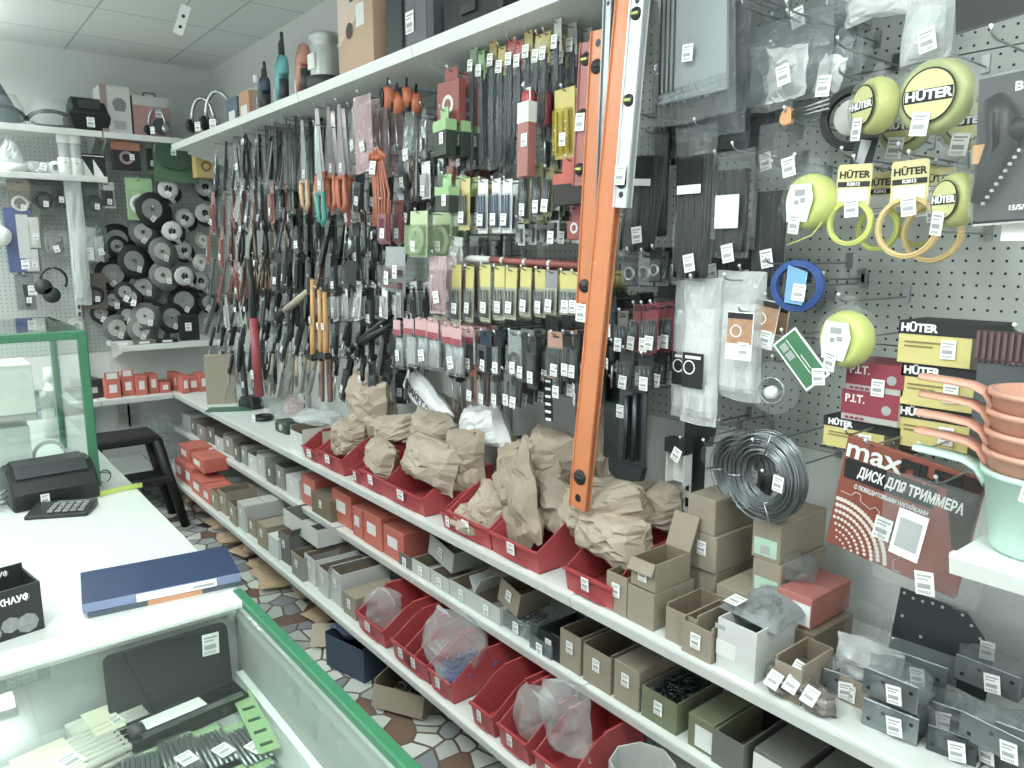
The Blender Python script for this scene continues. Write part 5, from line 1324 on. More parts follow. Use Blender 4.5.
# wire coil
r = newroot('wire_coil', 'wire'); q = MB(); rr = random.Random(4)
for k in range(70):
    R_ = .052+rr.uniform(0, .05); q.torus(R_, .0014, 'y', (rr.uniform(-.003, .003), rr.uniform(-.02, .02), rr.uniform(-.003, .003)), 40, 4)
q.build('wire_turns', mat('galvanised_wire', '#899396', .3, .85), r); q = MB()
for a in (1.3, 3.3, 5.1): q.tube([(.058*math.cos(a), -.026, .058*math.sin(a)), (.104*math.cos(a), -.026, .104*math.sin(a)), (.104*math.cos(a), .026, .104*math.sin(a)), (.058*math.cos(a), .026, .058*math.sin(a)), (.058*math.cos(a), -.026, .058*math.sin(a))], .002, 5)
q.build('binding_ties', STEEL, r); ptag(r, (.06, -.03, .02), (0, .1, 0), TAGM, 1.0)
at(r, 765, 476, 1.47, (0, 0, -.1), 'large coil of galvanised wire hanging above the brown cartons', None, (1.0, 1, 1.0)); r2 = dup(r, onx(742, 470, 1.56), None, 'second coil of galvanised wire half hidden behind the large one'); r2.scale = (.9, .8, .9)
hook(onx(752, 446, 1.43), 'long wire hook carrying the wire coil'); hook(onx(703, 446, 1.5), 'wire hook beside the black brackets')
# plastic ladles
def ladle(m):
    r = newroot('plastic_ladle', 'ladle')
    R1, R2, h_ = .085, .064, .125; q = MB()
    q.lathe([(0, 0), (R2, 0), (R2+.004, .006), (R1-.002, h_-.01), (R1+.004, h_-.008), (R1+.004, h_), (R1-.004, h_), (R2-.002, .006), (0, .004)], 'z', 36); q.build('cup', m, r)
    q = MB(); n = 9; vs = []; pts = [(-.078, h_-.03), (-.092, h_-.008), (-.11, h_+.0), (-.14, h_+.003), (-.178, h_+.005), (-.188, h_+.005)]
    wd = [.03, .026, .022, .02, .019, .012]
    for (x, z), w2 in zip(pts, wd):
        vs += [(x, -w2, z-.004), (x, -w2*.6, z+.003), (x, w2*.6, z+.003), (x, w2, z-.004), (x, w2*.7, z-.006), (x, -w2*.7, z-.006)]
    fs = [(i*6+k, i*6+(k+1) % 6, (i+1)*6+(k+1) % 6, (i+1)*6+k) for i in range(5) for k in range(6)]+[(0, 1, 2, 3, 4, 5), (35, 34, 33, 32, 31, 30)]
    q.add(vs, fs, 0, True); q.build('handle', m, r)
    return r
LOR = mat('peach_plastic', '#d8967a', .35, var=.03); LMT = mat('mint_plastic', '#b4dccd', .35, var=.03)
c = Vector((1.30, ysol(1040, 1.30, 1.21), 1.2065))
lm = ladle(LMT); lm.location = c; lm.rotation_euler = (0, 0, RW+.1); lm['label'] = 'mint green plastic ladle at the bottom of the ladle stack'
lo = ladle(LOR)
for i in range(4):
    o = lo if i == 0 else dup(lo, (0, 0, 0)); o.location = c+Vector((0, 0, .030*(i+1))); o.rotation_euler = (0, 0, RW+.1+(.0, .02, -.03, .03)[i])
    o['label'] = 'peach plastic ladle in the stack, %s above the mint one' % ('directly', 'second', 'third', 'topmost')[i]; o['group'] = 'peach ladles nested in the stack'
ptag(lo, (.0, -.088, .1), (0, .15, 0), TAGM, 1.0)
# comb pack and grey bag at far right
r = newroot('saw_blade_pack', 'pack'); q = MB(); q.box(-.06, .06, 0, .01, -.05, 0)
for k in range(12): q.prism([(-.06+k*.01, -.05), (-.055+k*.01, -.057), (-.05+k*.01, -.05)], 0, .004, 'y')
q.build('toothed_bar', mat('maroon_plastic', '#4d3a3e', .5), r); q = MB()
for k in range(11): q.box(-.058+k*.0105, -.053+k*.0105, -.004, 0, -.048, -.002)
q.build('ridges', mat('maroon_dark', '#6a4e52', .5), r); MB().box(-.055, .065, .004, .012, -.17, -.055).build('grey_pack', mat('slate_pack', '#4c5358', .4, var=.15), r); ptag(r, (-.015, -.003, -.10), (0, .1, 0), TAGM, 1.0)
at(r, 1016, 333, 1.46, (0, 0, 0), 'dark ribbed pack above a slate grey pack at the right edge')
r = newroot('black_tool_blister', 'tool'); T0 = (0, 0, 0)
MB().box(-.17, .10, .0, .002, -.315, .0).build('card', mat('charcoal_card', '#2b3032', .5), r)
q = MB(); q.tube([(-.13, -.02, -.05), (-.115, -.022, -.09), (-.112, -.022, -.15), (-.135, -.022, -.21), (-.155, -.02, -.27)], [.02, .03, .03, .024, .014], 12); q.tube([(-.112, -.02, -.13), (-.06, -.02, -.12), (.04, -.02, -.13)], [.024, .024, .02], 10); q.build('tool_body', BLACK, r)
q = MB()
for k in range(9): q.box(-.143+k*.008, -.138+k*.008, -.03, -.02, -.275+k*.013, -.269+k*.013)
q.build('serrated_edge', PALE, r)
MB().box(-.165, -.14, -.03, -.012, -.185, -.145).build('orange_insert', mat('soft_orange', '#d99a5a', .5), r)
text('ВИ', .024, PAPER, r, (-.082, -.003, -.032), bold=.001); text('15/5/5/5', .015, PAPER, r, (-.075, -.003, -.285), bold=.0005)
MB().box(-.168, .098, -.001, .003, -.319, -.314).build('white_edge', PALE, r); q = MB(); q.box(-.165, .095, -.05, -.001, -.31, -.004); q.build('blister', clear('blister_front', '#c6cfd0', .08, .08, .1), r, .01)
at(r, 1072, 60, 1.44, (0, -.05, .0), 'black hand tool in a dark blister card at the right edge', None, (.76, .8, .76))
r = newroot('black_envelope', 'pack'); MB().box(-.02, .18, 0, .004, -.08, 0).build('card', CARDB, r); MB().box(-.02, .18, -.004, 0, -.085, -.078).build('clear_rim', BLISTER, r)
at(r, 968, -18, 1.46, (0, -.1, 0), 'black pack with clear rim at the top right picture edge')
r = newroot('hanging_tag', 'tag'); MB().box(-.025, .025, 0, .002, -.06, 0).build('tag_paper', PAPER, r); MB().box(-.018, .01, -.001, -.0, -.02, -.012).build('tag_print', INK, r); at(r, 1021, 204, 1.46, (0, 0, 0), 'white price card hanging at the right edge under the black blister')
# clear document bag and small film
r = P_bag(.17, .20, .04, FILM, None, 141, None, .3, .3, 10, tagz=.75); at(r, 938, 484, 1.33, (0, .05, 0), 'big clear bag with a white leaflet under the ladle handles')
MB().box(-.04, .01, -.026, -.0252, -.14, -.055, T=Matrix.Rotation(.1, 4, 'Y')).build('leaflet', PAPER, r); MB().box(-.034, .004, -.0268, -.0262, -.125, -.07, T=Matrix.Rotation(.1, 4, 'Y')).build('leaflet_print', mat('faint_ink', '#a9aeb0', .6), r)
r = P_bag(.14, .12, .04, FILM, None, 142, tg=False); at(r, 1000, 560, 1.5, (0, 0, 0), 'clear film bag below the ladle shelf')
# metal brackets bottom right
def bplate(w, d, h, m, holes=((.2, .3), (.5, .7), (.8, .3))):
    """an angle bracket: vertical plate with holes and a foot"""
    r = newroot('angle_bracket', 'bracket'); q = MB(); q.box(-w/2, w/2, 0, .003, 0, h); q.box(-w/2, w/2, .003, d, 0, .003); q.prism([(0.003, .003), (d*.8, .003), (.003, h*.8)], -w/2, -w/2+.003, 'x'); q.build('steel_angle', m, r, .001)
    q = MB()
    for a, b in holes: q.lathe([(0, -.0008), (.004, -.0008)], 'y', 10, c=(-w/2+a*w, 0, h*b))
    q.build('holes', BLACK, r); return r
def bb(px, py, x, w, d, h, label, rot=(0, 0, 0), film=True, z=None, seed=0, m=None):
    p = onx(px, py, x); r = bplate(w, d, h, m or ZINC, [((k+.5)/4, .3+.4*(k % 2)) for k in range(4)]); r.location = (p.x, p.y, p.z if z is None else z); r.rotation_euler = (rot[0], rot[1], RW+rot[2]); r['label'] = label; r['category'] = 'bracket'
    if film: pillow(w*1.12, h*1.15, d*1.05, seed, 8, .008, 14, True, mb=(q := MB()), T=Matrix.Translation((0, d*.45, 0))); q.build('film_wrap', FILMD, r)
    ptag(r, (w*.1, -.012 if film else -.003, h*.85), (0, -.15, 0), TAGM, 1.0); return r
BZ = D+.001
bb(848, 0, 1.40, .075, .08, .055, 'film wrapped zinc bracket on the shelf edge, leftmost of the wrapped ones', (0, .1, .4), z=BZ, seed=151).location.y = ysol(838, 1.40, D)
bb(888, 0, 1.36, .10, .10, .055, 'film wrapped zinc bracket with long label, lower of the pair', (0, 0, .1), z=BZ, seed=152).location.y = ysol(888, 1.36, D)
bb(888, 0, 1.36, .10, .10, .055, 'film wrapped zinc bracket with long label, upper of the pair', (0, 0, .05), z=BZ+.062, seed=153).location.y = ysol(888, 1.36, D+.06)
bb(915, 0, 1.50, .13, .06, .10, 'tall wrapped angle bracket with holes behind the stacked pair', (0, 0, .1), z=BZ, seed=154).location.y = ysol(908, 1.50, D)
bb(935, 0, 1.44, .10, .08, .06, 'wrapped bracket with white label at the right of the stacked pair', (0, 0, .2), z=BZ, seed=155).location.y = ysol(936, 1.44, D)
g = onx(903, 668, 1.60)
r = thing('gusset_plate', 'dark perforated gusset plate leaning against the wall', 'plate', (1.62, ysol(935, 1.62, D+.05), D+.001), RW, None, (-.25, 0, RW))
MB().prism([(-.10, .02), (.10, 0), (.10, .10), (.035, .165), (-.10, .17)], 0, .003, 'y').build('plate', mat('slate_steel', '#3e474b', .4, .6), r)
q = MB()
for x, z in ((-.09, .16), (-.07, .155), (-.05, .155), (-.03, .158), (-.01, .157), (.03, .155), (.05, .14), (.07, .12), (-.085, .11), (.08, .09), (-.04, .08)): q.lathe([(0, -.0008), (.0035, -.0008)], 'y', 10, c=(x, 0, z))
q.build('holes', PALE, r); ptag(r, (.085, -.002, .12), (0, -.1, 0), TAGM, 1.0)
for i, (px, x, zo, w_, l) in enumerate(((980, 1.42, .0, .13, 'bottom bracket bag of the right corner heap'), (1000, 1.38, .045, .14, 'middle bracket bag of the right corner heap'), (985, 1.5, .09, .11, 'top bracket bag with a big label in the right corner heap'), (1040, 1.40, .05, .14, 'bracket bag cut by the right picture edge'), (950, 1.38, .0, .08, 'small dark bracket bag at the front of the right corner heap'))):
    bb(px, 0, x, w_, .09, .05, l, (0, 0, -.2+.1*i), z=BZ+zo, seed=160+i, m=DSTEEL if i in (0, 4) else ZINC).location.y = ysol(px, x, D+zo)
r_ = random.Random(5)
for i, (px, x, l) in enumerate(((782, 1.325, 'left'), (800, 1.34, 'middle'), (818, 1.33, 'right'), (806, 1.40, 'rear'))):
    y = ysol(px, x, D); t = thing('fittings_bag', 'small bag of metal fittings with a white tag at the shelf edge, %s one' % l, 'bag', (x, y, D+.001), RW, 'tagged bags of fittings at the shelf edge')
    pillow(.065, .05, .06, 170+i, 7, .01, 16, True, mb=(q := MB()), facet=.004); q.build('bag_body', mat('brownish_steel', '#857d75', .4, .5, var=.4, scale=60), t); ptag(t, (0, -.02, .055), (-.9, .3, .2), TAGM, 1.0)
bag('clear_bag', 'clear bag of white parts stuffed in the low brown carton', 'plastic bag', .13, .09, .1, 181, FILMW, (hb.location.x+.07, hb.location.y, D+.02), (0, 0, RW))
bag('clear_bag', 'clear crumpled bag standing behind the low brown carton', 'plastic bag', .12, .12, .08, 182, FILM, (1.62, ysol(862, 1.62, D), D+.002), (0, 0, RW))
# steel posts, T plate below the tie bags
r = newroot('post_base', 'bracket'); q = MB(); q.box(-.05, .05, 0, .003, -.20, 0); q.tube([(-.012, -.01, -.01), (-.012, -.012, -.19)], .007, 8); q.tube([(.018, -.01, 0), (.018, -.012, -.19)], .007, 8); q.build('steel_plate', DSTEEL, r); q = MB(); q.prism([(-.07, -.20), (.06, -.20), (.05, -.24), (-.04, -.25), (-.065, -.235)], -.02, .0, 'y'); q.build('foot', mat('slate_steel', '#3e474b'), r); ptag(r, (-.035, -.012, -.04), (0, 0, 0), TAGM)
at(r, 633, 392, 1.52, (0, 0, 0), 'dark steel bracket with a perforated foot right of the orange level')
r = newroot('post_base', 'bracket'); q = MB(); q.box(-.03, .03, 0, .004, -.24, .02); q.build('steel_plate', DSTEEL, r); at(r, 612, 380, 1.6, (0, 0, 0), 'flat steel strip hanging behind the perforated foot bracket')
r = newroot('t_plate', 'bracket'); q = MB(); q.prism([(-.05, 0), (.05, 0), (.04, -.05), (.02, -.055), (.02, -.2), (-.02, -.2), (-.02, -.055), (-.05, -.05)], 0, .003, 'y'); q.build('black_plate', BLACK, r); ptag(r, (-.03, -.02, -.06), (0, .2, 0), TAGM)
at(r, 700, 425, 1.58, (0, 0, 0), 'black T-shaped plate hanging above the stacked cartons')
r = newroot('channel_bracket', 'bracket'); q = MB(); q.box(-.03, .03, 0, .002, -.11, 0); q.box(-.03, -.028, -.03, 0, -.11, 0); q.box(.028, .03, -.03, 0, -.11, 0); q.build('channel', WBOX, r); MB().box(-.033, .033, -.035, .002, -.025, .012).build('black_top', BLACK, r); ptag(r, (.015, -.036, -.01), (0, .4, 0), TAGM)
at(r, 683, 442, 1.55, (0, 0, 0), 'pale steel channel with a black top beside the T-shaped plate')
wad(722, 425, 1.6, .15, .13, .04, 191, 'clear film hanging behind the black T-shaped plate', None, FILM, tg=False)
# ================================================================ levels
def lvl(px0, py0, px1, py1, x, w, m, label, nm='spirit_level', vials=3, d=.024):
    a, b = onx(px0, py0, x), onx(px1, py1, x); L_ = (b-a).length; ry = math.atan2(b.y-a.y, a.z-b.z)
    r = P_level(L_, w, m, d, vials, nm, lit=(m is not ORLEVEL)); r.location = a; r.rotation_euler = (0, ry, RW); r['label'] = label; r['category'] = 'spirit level'; r['used'] = 1; return r
SILV = mat('silver_enamel', '#cdd3d6', .3, .3, var=.05); REDL = mat('red_enamel', '#a8605a', .4, var=.08)
lvl(630, -20, 579, 508, 1.335, .062, ORLEVEL, 'longest orange spirit level reaching down to the paper bags', vials=1)
ptag(bpy.data.objects[t.name] if False else o0, (0, -.016, -.45), s=1.4) if False else None
t = lvl(641, -14, 622, 208, 1.325, .042, SILV, 'silver spirit level with round black vials at the top of the board')
ptag(t, (.0, -.016, -.38), s=1.2)
o = lvl(601, 30, 585, 318, 1.37, .052, ORLEVEL, 'shorter orange spirit level ending left of the longest one', vials=2); ptag(o, (0, -.016, -.66), s=1.3)
lvl(611, -10, 599, 282, 1.345, .028, mat('grey_alu', '#8d9396', .35, .7), 'narrow grey aluminium straightedge between the two orange levels', 'straightedge', 0 or 1)
t = lvl(589, 42, 581, 186, 1.39, .046, REDL, 'short red spirit level hanging left of the grey straightedge', vials=3); ptag(t, (-.0, -.016, -.17), s=1.2)
lvl(604, 65, 600, 280, 1.5, .045, DKGREY, 'dark grey spirit level behind the red one', vials=2)
MB_ = MB()
# ================================================================ middle part
GHD = mat('pale_green_header', '#9fc79a', .5); YHD = mat('ochre_header', '#c9b45a', .5); RHD = mat('coral_header', '#c85a4e', .5); WHD = mat('white_header', '#d5d8d4', .5)
BITM = mat('black_oxide_steel', '#3a4146', .35, .8, var=.3)
bits = [(474, 50, GHD, 'pale green', 118), (482, 55, LGREEN, 'bright green', 112), (493, 44, YHD, 'ochre', 125), (503, 50, YHD, 'second ochre', 115), (512, 42, RHD, 'coral', 100), (520, 45, RHD, 'second coral', 90), (530, 34, YHD, 'tall ochre', 60), (541, 38, YEL, 'yellow', 100), (548, 36, YHD, 'narrow ochre', 90), (557, 24, WHD, 'white', 60)]
for px, py, hd, nm, hp in bits:
    h = hh(px, py, py+hp, 1.5)
    seq(P_bits(h, BITM, hd, 2, .034), px, py, 3, 'long black twisted drill bit with %s header under the high shelf' % nm, x0=1.50, dx=.06, grp='long drill bits under the high shelf')
Y2 = mat('yellow_pack', '#d3c058', .45, var=.15, scale=30)
seq(P_blister(.085, hh(566, 92, 158, 1.5), Y2, BLACK, Y2, 'rods', clear('yellow_film', '#d9c23a', .25, .1)), 566, 92, 3, 'yellow pack of dark bits left of the red level', dx=.03)
seq(P_driver(hh(529, 92, 172, 1.46), RED, .022, 'red_tube', 'tool', True), 529, 90, 2, 'thick red handled tool hanging before the long drill bits', x0=1.46, dx=.06)
o = P_box(.05, hh(528, 92, 178, 1.45), .03, REDL, WHD, True, nm='red_tube_pack'); seq(o, 528, 92, 1, 'red tube shaped pack with white cap in front of the long bits', x0=1.45)
seq(P_blister(.03, hh(548, 125, 205, 1.55), BLACK, DSTEEL, None, 'rods', tg=False), 548, 120, 3, 'slim black pack right of the red tube', x0=1.54, dx=.04)
# red boxes and green boxes
BRED = mat('brick_box', '#9c4a46', .5, var=.06)
seq(P_box(.12, hh(452, 72, 126, 1.46), .03, BRED, None, False, WHD), 452, 72, 2, 'brick red box with a pale ring picture under the high shelf', x0=1.46, dx=.07)
BG = mat('bottle_green_box', '#2e4034', .5)
seq(P_box(.09, hh(445, 115, 160, 1.42), .04, BG, LGREEN), 445, 112, 3, 'dark box with light green top below the brick red box', x0=1.42, dx=.06)
seq(P_box(.09, hh(445, 180, 214, 1.42), .04, BG, LGREEN), 447, 178, 3, 'dark box with light green top in the second row', x0=1.42, dx=.06)
GF = clear('green_tinted_film', '#9db98a', .35, .1)
seq(P_blister(.12, hh(420, 215, 258, 1.40), mat('sage_card', '#a9bb92', .5), mat('sage_disc', '#c2cdb0', .5), mat('sage_head', '#b8cc98', .5), 'ring', GF, .03), 420, 214, 3, 'sage green blister with a round product left of the dark boxes', x0=1.40, dx=.09)
# orange cluster
OC = mat('safety_orange', '#d67040', .45, var=.15, scale=30)
for i in range(4):
    r = newroot('orange_earmuff', 'ear protection')
    q = MB(); q.lathe([(0, -.02), (.032, -.02), (.04, -.008), (.04, .012), (.03, .02), (0, .02)], 'y', 16); q.build('cup', OC, r)
    MB().torus(.03, .006, 'y', (0, -.022, 0), 16, 6).build('cushion', BLACK, r); MB().box(-.006, .006, -.004, .004, .03, .07).build('band', BLACK, r)
    p = onx(388+i*9, 98+(i % 2)*5, 1.44+.03*i); r.location = p; r.rotation_euler = (0, .2*i, RW-.4); r['label'] = 'orange cup of an ear protector in the bright cluster, %s from the left' % ORD[i]; r['used'] = 1
hook(onx(390, 86, 1.44), 'wire hook carrying the orange cup cluster')
r = newroot('orange_strap_bundle', 'straps'); rr = random.Random(8)
for k in range(7):
    x = -.05+k*.016; MB().tube([(x*.4, rr.uniform(-.01, .01), 0), (x*.8, -.01, -.05), (x, rr.uniform(-.01, .01), -.15), (x*.9, 0, -hh(380, 150, 222, 1.42))], .006, 5).build('strap', mat('terracotta_strap', '#b8694a', .55), r)
q = MB()
for k in range(6): q.tube([(0, 0, 0), (.035*math.cos(k), -.02, .02*math.sin(k)), (.05*math.cos(k), -.01, -.02)], .007, 5)
q.build('orange_knot', OC, r); ptag(r, (.0, -.03, -.03), (0, .2, 0), TAGM, 1.3); seq(r, 380, 154, 1, 'bundle of terracotta straps with an orange knot', x0=1.42)
for i, px in enumerate((379, 388, 396, 404)):
    o = MB().tube([(0, 0, 0), (.002, 0, -hh(px, 110, 160, 1.5))], .0035, 6).build('rod', STEEL); hk = MB().torus(.008, .0015, 'y', (0, 0, .008), 12, 5).build('ring', STEEL, o)
    o.location = onx(px, 112, 1.5); tag(o, 'thin steel rod hanging under the orange cups, %s from the left' % ORD[i], 'rod', 'steel rods under the orange cups')
CR = mat('crimson_pack', '#8e3b45', .5, var=.2, scale=50)
seq(P_blister(.07, hh(386, 205, 246, 1.42), CR, CR, None, 'block'), 385, 203, 3, 'crimson blister between the strap bundle and sage blister', x0=1.42, dx=.06)
MC = mat('maroon_tool', '#6e2f38', .45, var=.2)
r = newroot('drill_guide_blister', 'pack'); h_ = hh(392, 247, 292, 1.40); w_ = .17
MB().box(-w_/2, w_/2, -.001, .001, -h_, 0).build('card', mat('grey_header_card', '#9aa1a3', .45), r)
q = MB(); q.box(-w_*.42, w_*.42, -.02, -.002, -h_*.92, -h_*.78); q.lathe([(0, -.02), (.022, -.02), (.022, -.002)], 'y', 14, c=(-w_*.27, 0, -h_*.6)); q.box(-w_*.1, w_*.4, -.02, -.002, -h_*.62, -h_*.5); q.build('tool', MC, r, .002)
MB().box(-w_*.48, w_*.48, -.03, -.0015, -h_*.96, -h_*.42).build('blister', BLISTER, r, .003); ptag(r, (-w_*.05, -.032, -h_*.55), (0, 0, 0), TAGM, 1.3); ptag(r, (w_*.38, -.032, -h_*.4), (0, 0, 0), TAGM, 1.3)
seq(r, 395, 247, 1, 'grey headed blister holding a maroon metal tool', x0=1.40, hk=False)
seq(P_bag(.09, hh(430, 255, 312, 1.42), .02, FILMP, mat('rosy_steel', '#9a8286', .4, .4, var=.3, scale=50), 201, nrods=6), 437, 256, 4, 'pinkish bag of rods left of the yellow topped packs', x0=1.42, dx=.05)
# row 2 of the middle
BW = mat('ice_blue_pack', '#b9c8d6', .45, var=.2, scale=40)
for i, (px, lab) in enumerate(((484, 'left'), (497, 'middle'), (509, 'right'))):
    seq(P_blister(.045, hh(px, 184, 234, 1.47), WHD, mat('cobalt', '#33517e', .4), mat('ice_white', '#dde4ea', .5), 'rods', headfrac=.18), px, 183, 2, 'white and blue carded bit set, %s of three' % lab, x0=1.47, dx=.07)
seq(P_blister(.06, hh(466, 182, 230, 1.45), YHD, DSTEEL, mat('straw', '#d9c67e', .5), 'rods'), 466, 182, 4, 'straw yellow carded bits left of the white and blue sets', x0=1.45, dx=.06)
OLV = mat('olive_sleeve', '#7e7a4a', .5, var=.2)
for i, (px, py, hp, l) in enumerate(((528, 170, 54, 'left'), (540, 168, 52, 'middle'), (550, 172, 44, 'right'))):
    seq(P_blister(.035, hh(px, py, py+hp, 1.48), OLV, DSTEEL, OLV, 'rods', headfrac=.1), px, py, 3, 'olive sleeve of thin bits below the red tube, %s stack' % l, x0=1.48, dx=.05)
seq(P_box(.11, hh(572, 165, 208, 1.46), .03, mat('soot_box', '#2a2524', .5), mat('ember_band', '#c4533a', .5), False), 571, 162, 2, 'black and ember red box left of the orange levels', x0=1.46, dx=.08)
seq(P_box(.06, hh(575, 212, 242, 1.5), .02, BRED, None, False, WHD), 575, 210, 2, 'small brick red pack under the black and ember box', x0=1.5, dx=.08)
seq(P_blister(.03, hh(521, 225, 248, 1.5), WHD, STEEL, None, 'block', tg=False), 521, 222, 3, 'small white carded bit beneath the blue sets', dx=.05)
seq(P_blister(.035, hh(556, 215, 242, 1.5), WHD, DKGREY, BLACK, 'block', tg=True), 555, 214, 3, 'small black topped card right of the olive sleeves', dx=.05)
# horizontal red rods lying on hooks
for i, (pa, pb, dz, m_, l) in enumerate((((466, 258), (582, 266), 0, BRED, 'upper front'), ((500, 262), (582, 270), 0, BRED, 'lower front'))):
    a, b = onx(pa[0], pa[1], 1.50+.03*i), onx(pb[0], pb[1], 1.50+.03*i)
    o = MB().tube([a, b], .011, 8).build('packed_tube', m_); MB().tube([a, a+(b-a)*.25], .0115, 8).build('white_sleeve', WHD, o)
    for c_ in range(3): MB().tube([a+(b-a)*(.35+.2*c_), a+(b-a)*(.37+.2*c_)], .0117, 8).build('white_band', WHD, o)
    tag(o, 'long brick red tube lying across the hooks above the yellow packs, %s' % l, 'tube')
# yellow topped row
YB_ = mat('yellow_top', '#d0c562', .45, var=.1)
CF = mat('clear_card', '#a9aa8e', .45, var=.3, scale=50)
rowy = [(440, 272, 48), (456, 268, 56), (470, 270, 52), (486, 268, 54), (499, 270, 50), (512, 272, 48), (526, 271, 45), (541, 273, 44), (553, 274, 40), (566, 275, 40), (577, 276, 38)]
for i, (px, py, hp) in enumerate(rowy):
    seq(P_blister(.052, hh(px, py, py+hp, 1.47), CF, DSTEEL, YB_ if i != 8 else mat('grey_header', '#8a8d8c'), 'rods', FILM, .014, 'bit_pack', tg=True, headfrac=.34), px, py, 4, '%s topped drill bit pack, %s stack from the left' % ('yellow' if i != 8 else 'grey', ORD[i]), x0=1.47, dx=.06, grp='yellow topped drill bit packs in a row')
# red and white paddle brushes
PK = mat('rose_header', '#d3a3a6', .5); RB = mat('rose_red_band', '#a8424c', .5)
def rosebag(r):
    MB().box(-.032, .032, -.014, -.012, -.05, .008).build('rose_header', PK, r); MB().box(-.03, .03, -.0146, -.0141, -.05, -.028).build('red_band', RB, r); return r
SB = mat('silver_fill', '#b4babd', .35, .3, var=.3, scale=70)
for i, (px, py) in enumerate(((400, 322), (412, 321), (424, 322), (436, 324), (450, 328), (460, 330))):
    seq(rosebag(P_bag(.075, hh(px, py, py+46, 1.43), .02, FILM, SB, 210+i, nrods=5, filltop=.35, tg=(i % 2 == 0))), px, py, 4, 'clear bag of silver rods with rose header, %s stack' % ORD[i], x0=1.43, dx=.05)
hd = None
# rose headers: thin strips over those bags
# lower row of blisters
LB = [(471, 333, 40, 'pale', WHD, 'block', .045), (486, 334, 40, 'dark blue', mat('ink_blue_card', '#2c3f52', .5), 'block', .07), (499, 336, 42, 'black', BLACK, 'block', .04), (514, 334, 44, 'patterned grey', mat('mottled_card', '#8e9694', .5, var=.6, scale=90), 'ring', .07), (524, 338, 45, 'charcoal', DKGREY, 'blade', .04), (534, 340, 50, 'slate', DSTEEL, 'rods', .035), (556, 336, 44, 'peach and grey', mat('peach_card', '#b58672', .5), 'block', .07), (568, 336, 44, 'black and silver', BLACK, 'rods', .04), (577, 338, 42, 'narrow black', BLACK, 'rods', .03)]
for px, py, hp, nm, m_, sh, w_ in LB:
    seq(P_blister(w_, hh(px, py, py+hp, 1.47), m_, DKGREY if nm != 'black' else STEEL, None, sh), px, py, 4, '%s carded blister in the row under the yellow topped packs' % nm, x0=1.47, dx=.055)
LC = [(473, 367, 36, 'terracotta', mat('terracotta_card', '#a8694e', .5), .045), (485, 372, 34, 'dark with orange edge', mat('dark_umber', '#4a3a34', .5), .05), (497, 374, 30, 'black', BLACK, .045), (507, 372, 34, 'grey', GREYC, .05), (516, 378, 28, 'smoke grey', DKGREY, .05), (560, 372, 22, 'black slim', BLACK, .03)]
for px, py, hp, nm, m_, w_ in LC:
    seq(P_blister(w_, hh(px, py, py+hp, 1.47), m_, DSTEEL, None, 'blade'), px, py, 3, '%s carded tool in the lowest hanging row' % nm, x0=1.47, dx=.06)
r = newroot('black_strip_card', 'pack'); MB().box(-.018, .018, 0, .002, -hh(548, 380, 422, 1.5), 0).build('card', BLACK, r)
q = MB()
for k in range(6): q.box(-.012, .012, -.0012, -.0004, -.012-k*.024, -.004-k*.024)
q.build('white_print', PAPER, r); seq(r, 547, 378, 1, 'long black strip card with white print at the lowest row', x0=1.5)
seq(P_driver(hh(455, 360, 420, 1.5), BLACK, .018), 452, 352, 3, 'black handled tool hanging above the printed sack', x0=1.5, dx=.06)
seq(P_driver(hh(462, 370, 418, 1.5), BLACK, .022), 460, 362, 2, 'thick black tool hanging above the milky bag', x0=1.52, dx=.06)
# between the levels and the tie bags
for px, py, hp, nm, m_, w_ in ((632, 255, 32, 'steel clamp pack', DKGREY, .05), (646, 256, 30, 'grey clamp pack', ZINC, .05), (657, 252, 30, 'black clamp pack', BLACK, .04)):
    seq(P_blister(w_, hh(px, py, py+hp, 1.5), m_, STEEL, None, 'ring', tg=False), px, py, 3, '%s under the black labelled tie bag' % nm, dx=.06)
RD = mat('wine_card', '#84343a', .5, var=.2)
for px, py, hp, nm, m_, w_ in ((624, 315, 36, 'grey fronted', GREYC, .045), (638, 308, 44, 'wine red left', RD, .03), (646, 308, 46, 'wine red middle', RD, .035), (655, 307, 46, 'wine red right', RD, .03), (628, 352, 36, 'dark lower', DKGREY, .05), (646, 358, 28, 'black lower', BLACK, .05)):
    seq(P_blister(w_, hh(px, py, py+hp, 1.5), m_, DSTEEL, None, 'rods'), px, py, 3, '%s carded bit right of the longest orange level' % nm, dx=.06)
seq(P_blister(.08, hh(668, 290, 350, 1.62), BLACK, BLACK, None, 'block', tg=False), 672, 282, 2, 'black pack behind the white cable ties', x0=1.62, dx=.08)
for px, py, x in ((662, 112, 1.56), (670, 108, 1.6)):
    seq(P_blister(.05, .2, BLACK, DSTEEL, None, 'rods', tg=False), px, py-30, 2, 'black slim pack at column %s of the silver level' % ('left' if px < 665 else 'right'), x0=x, dx=.06)
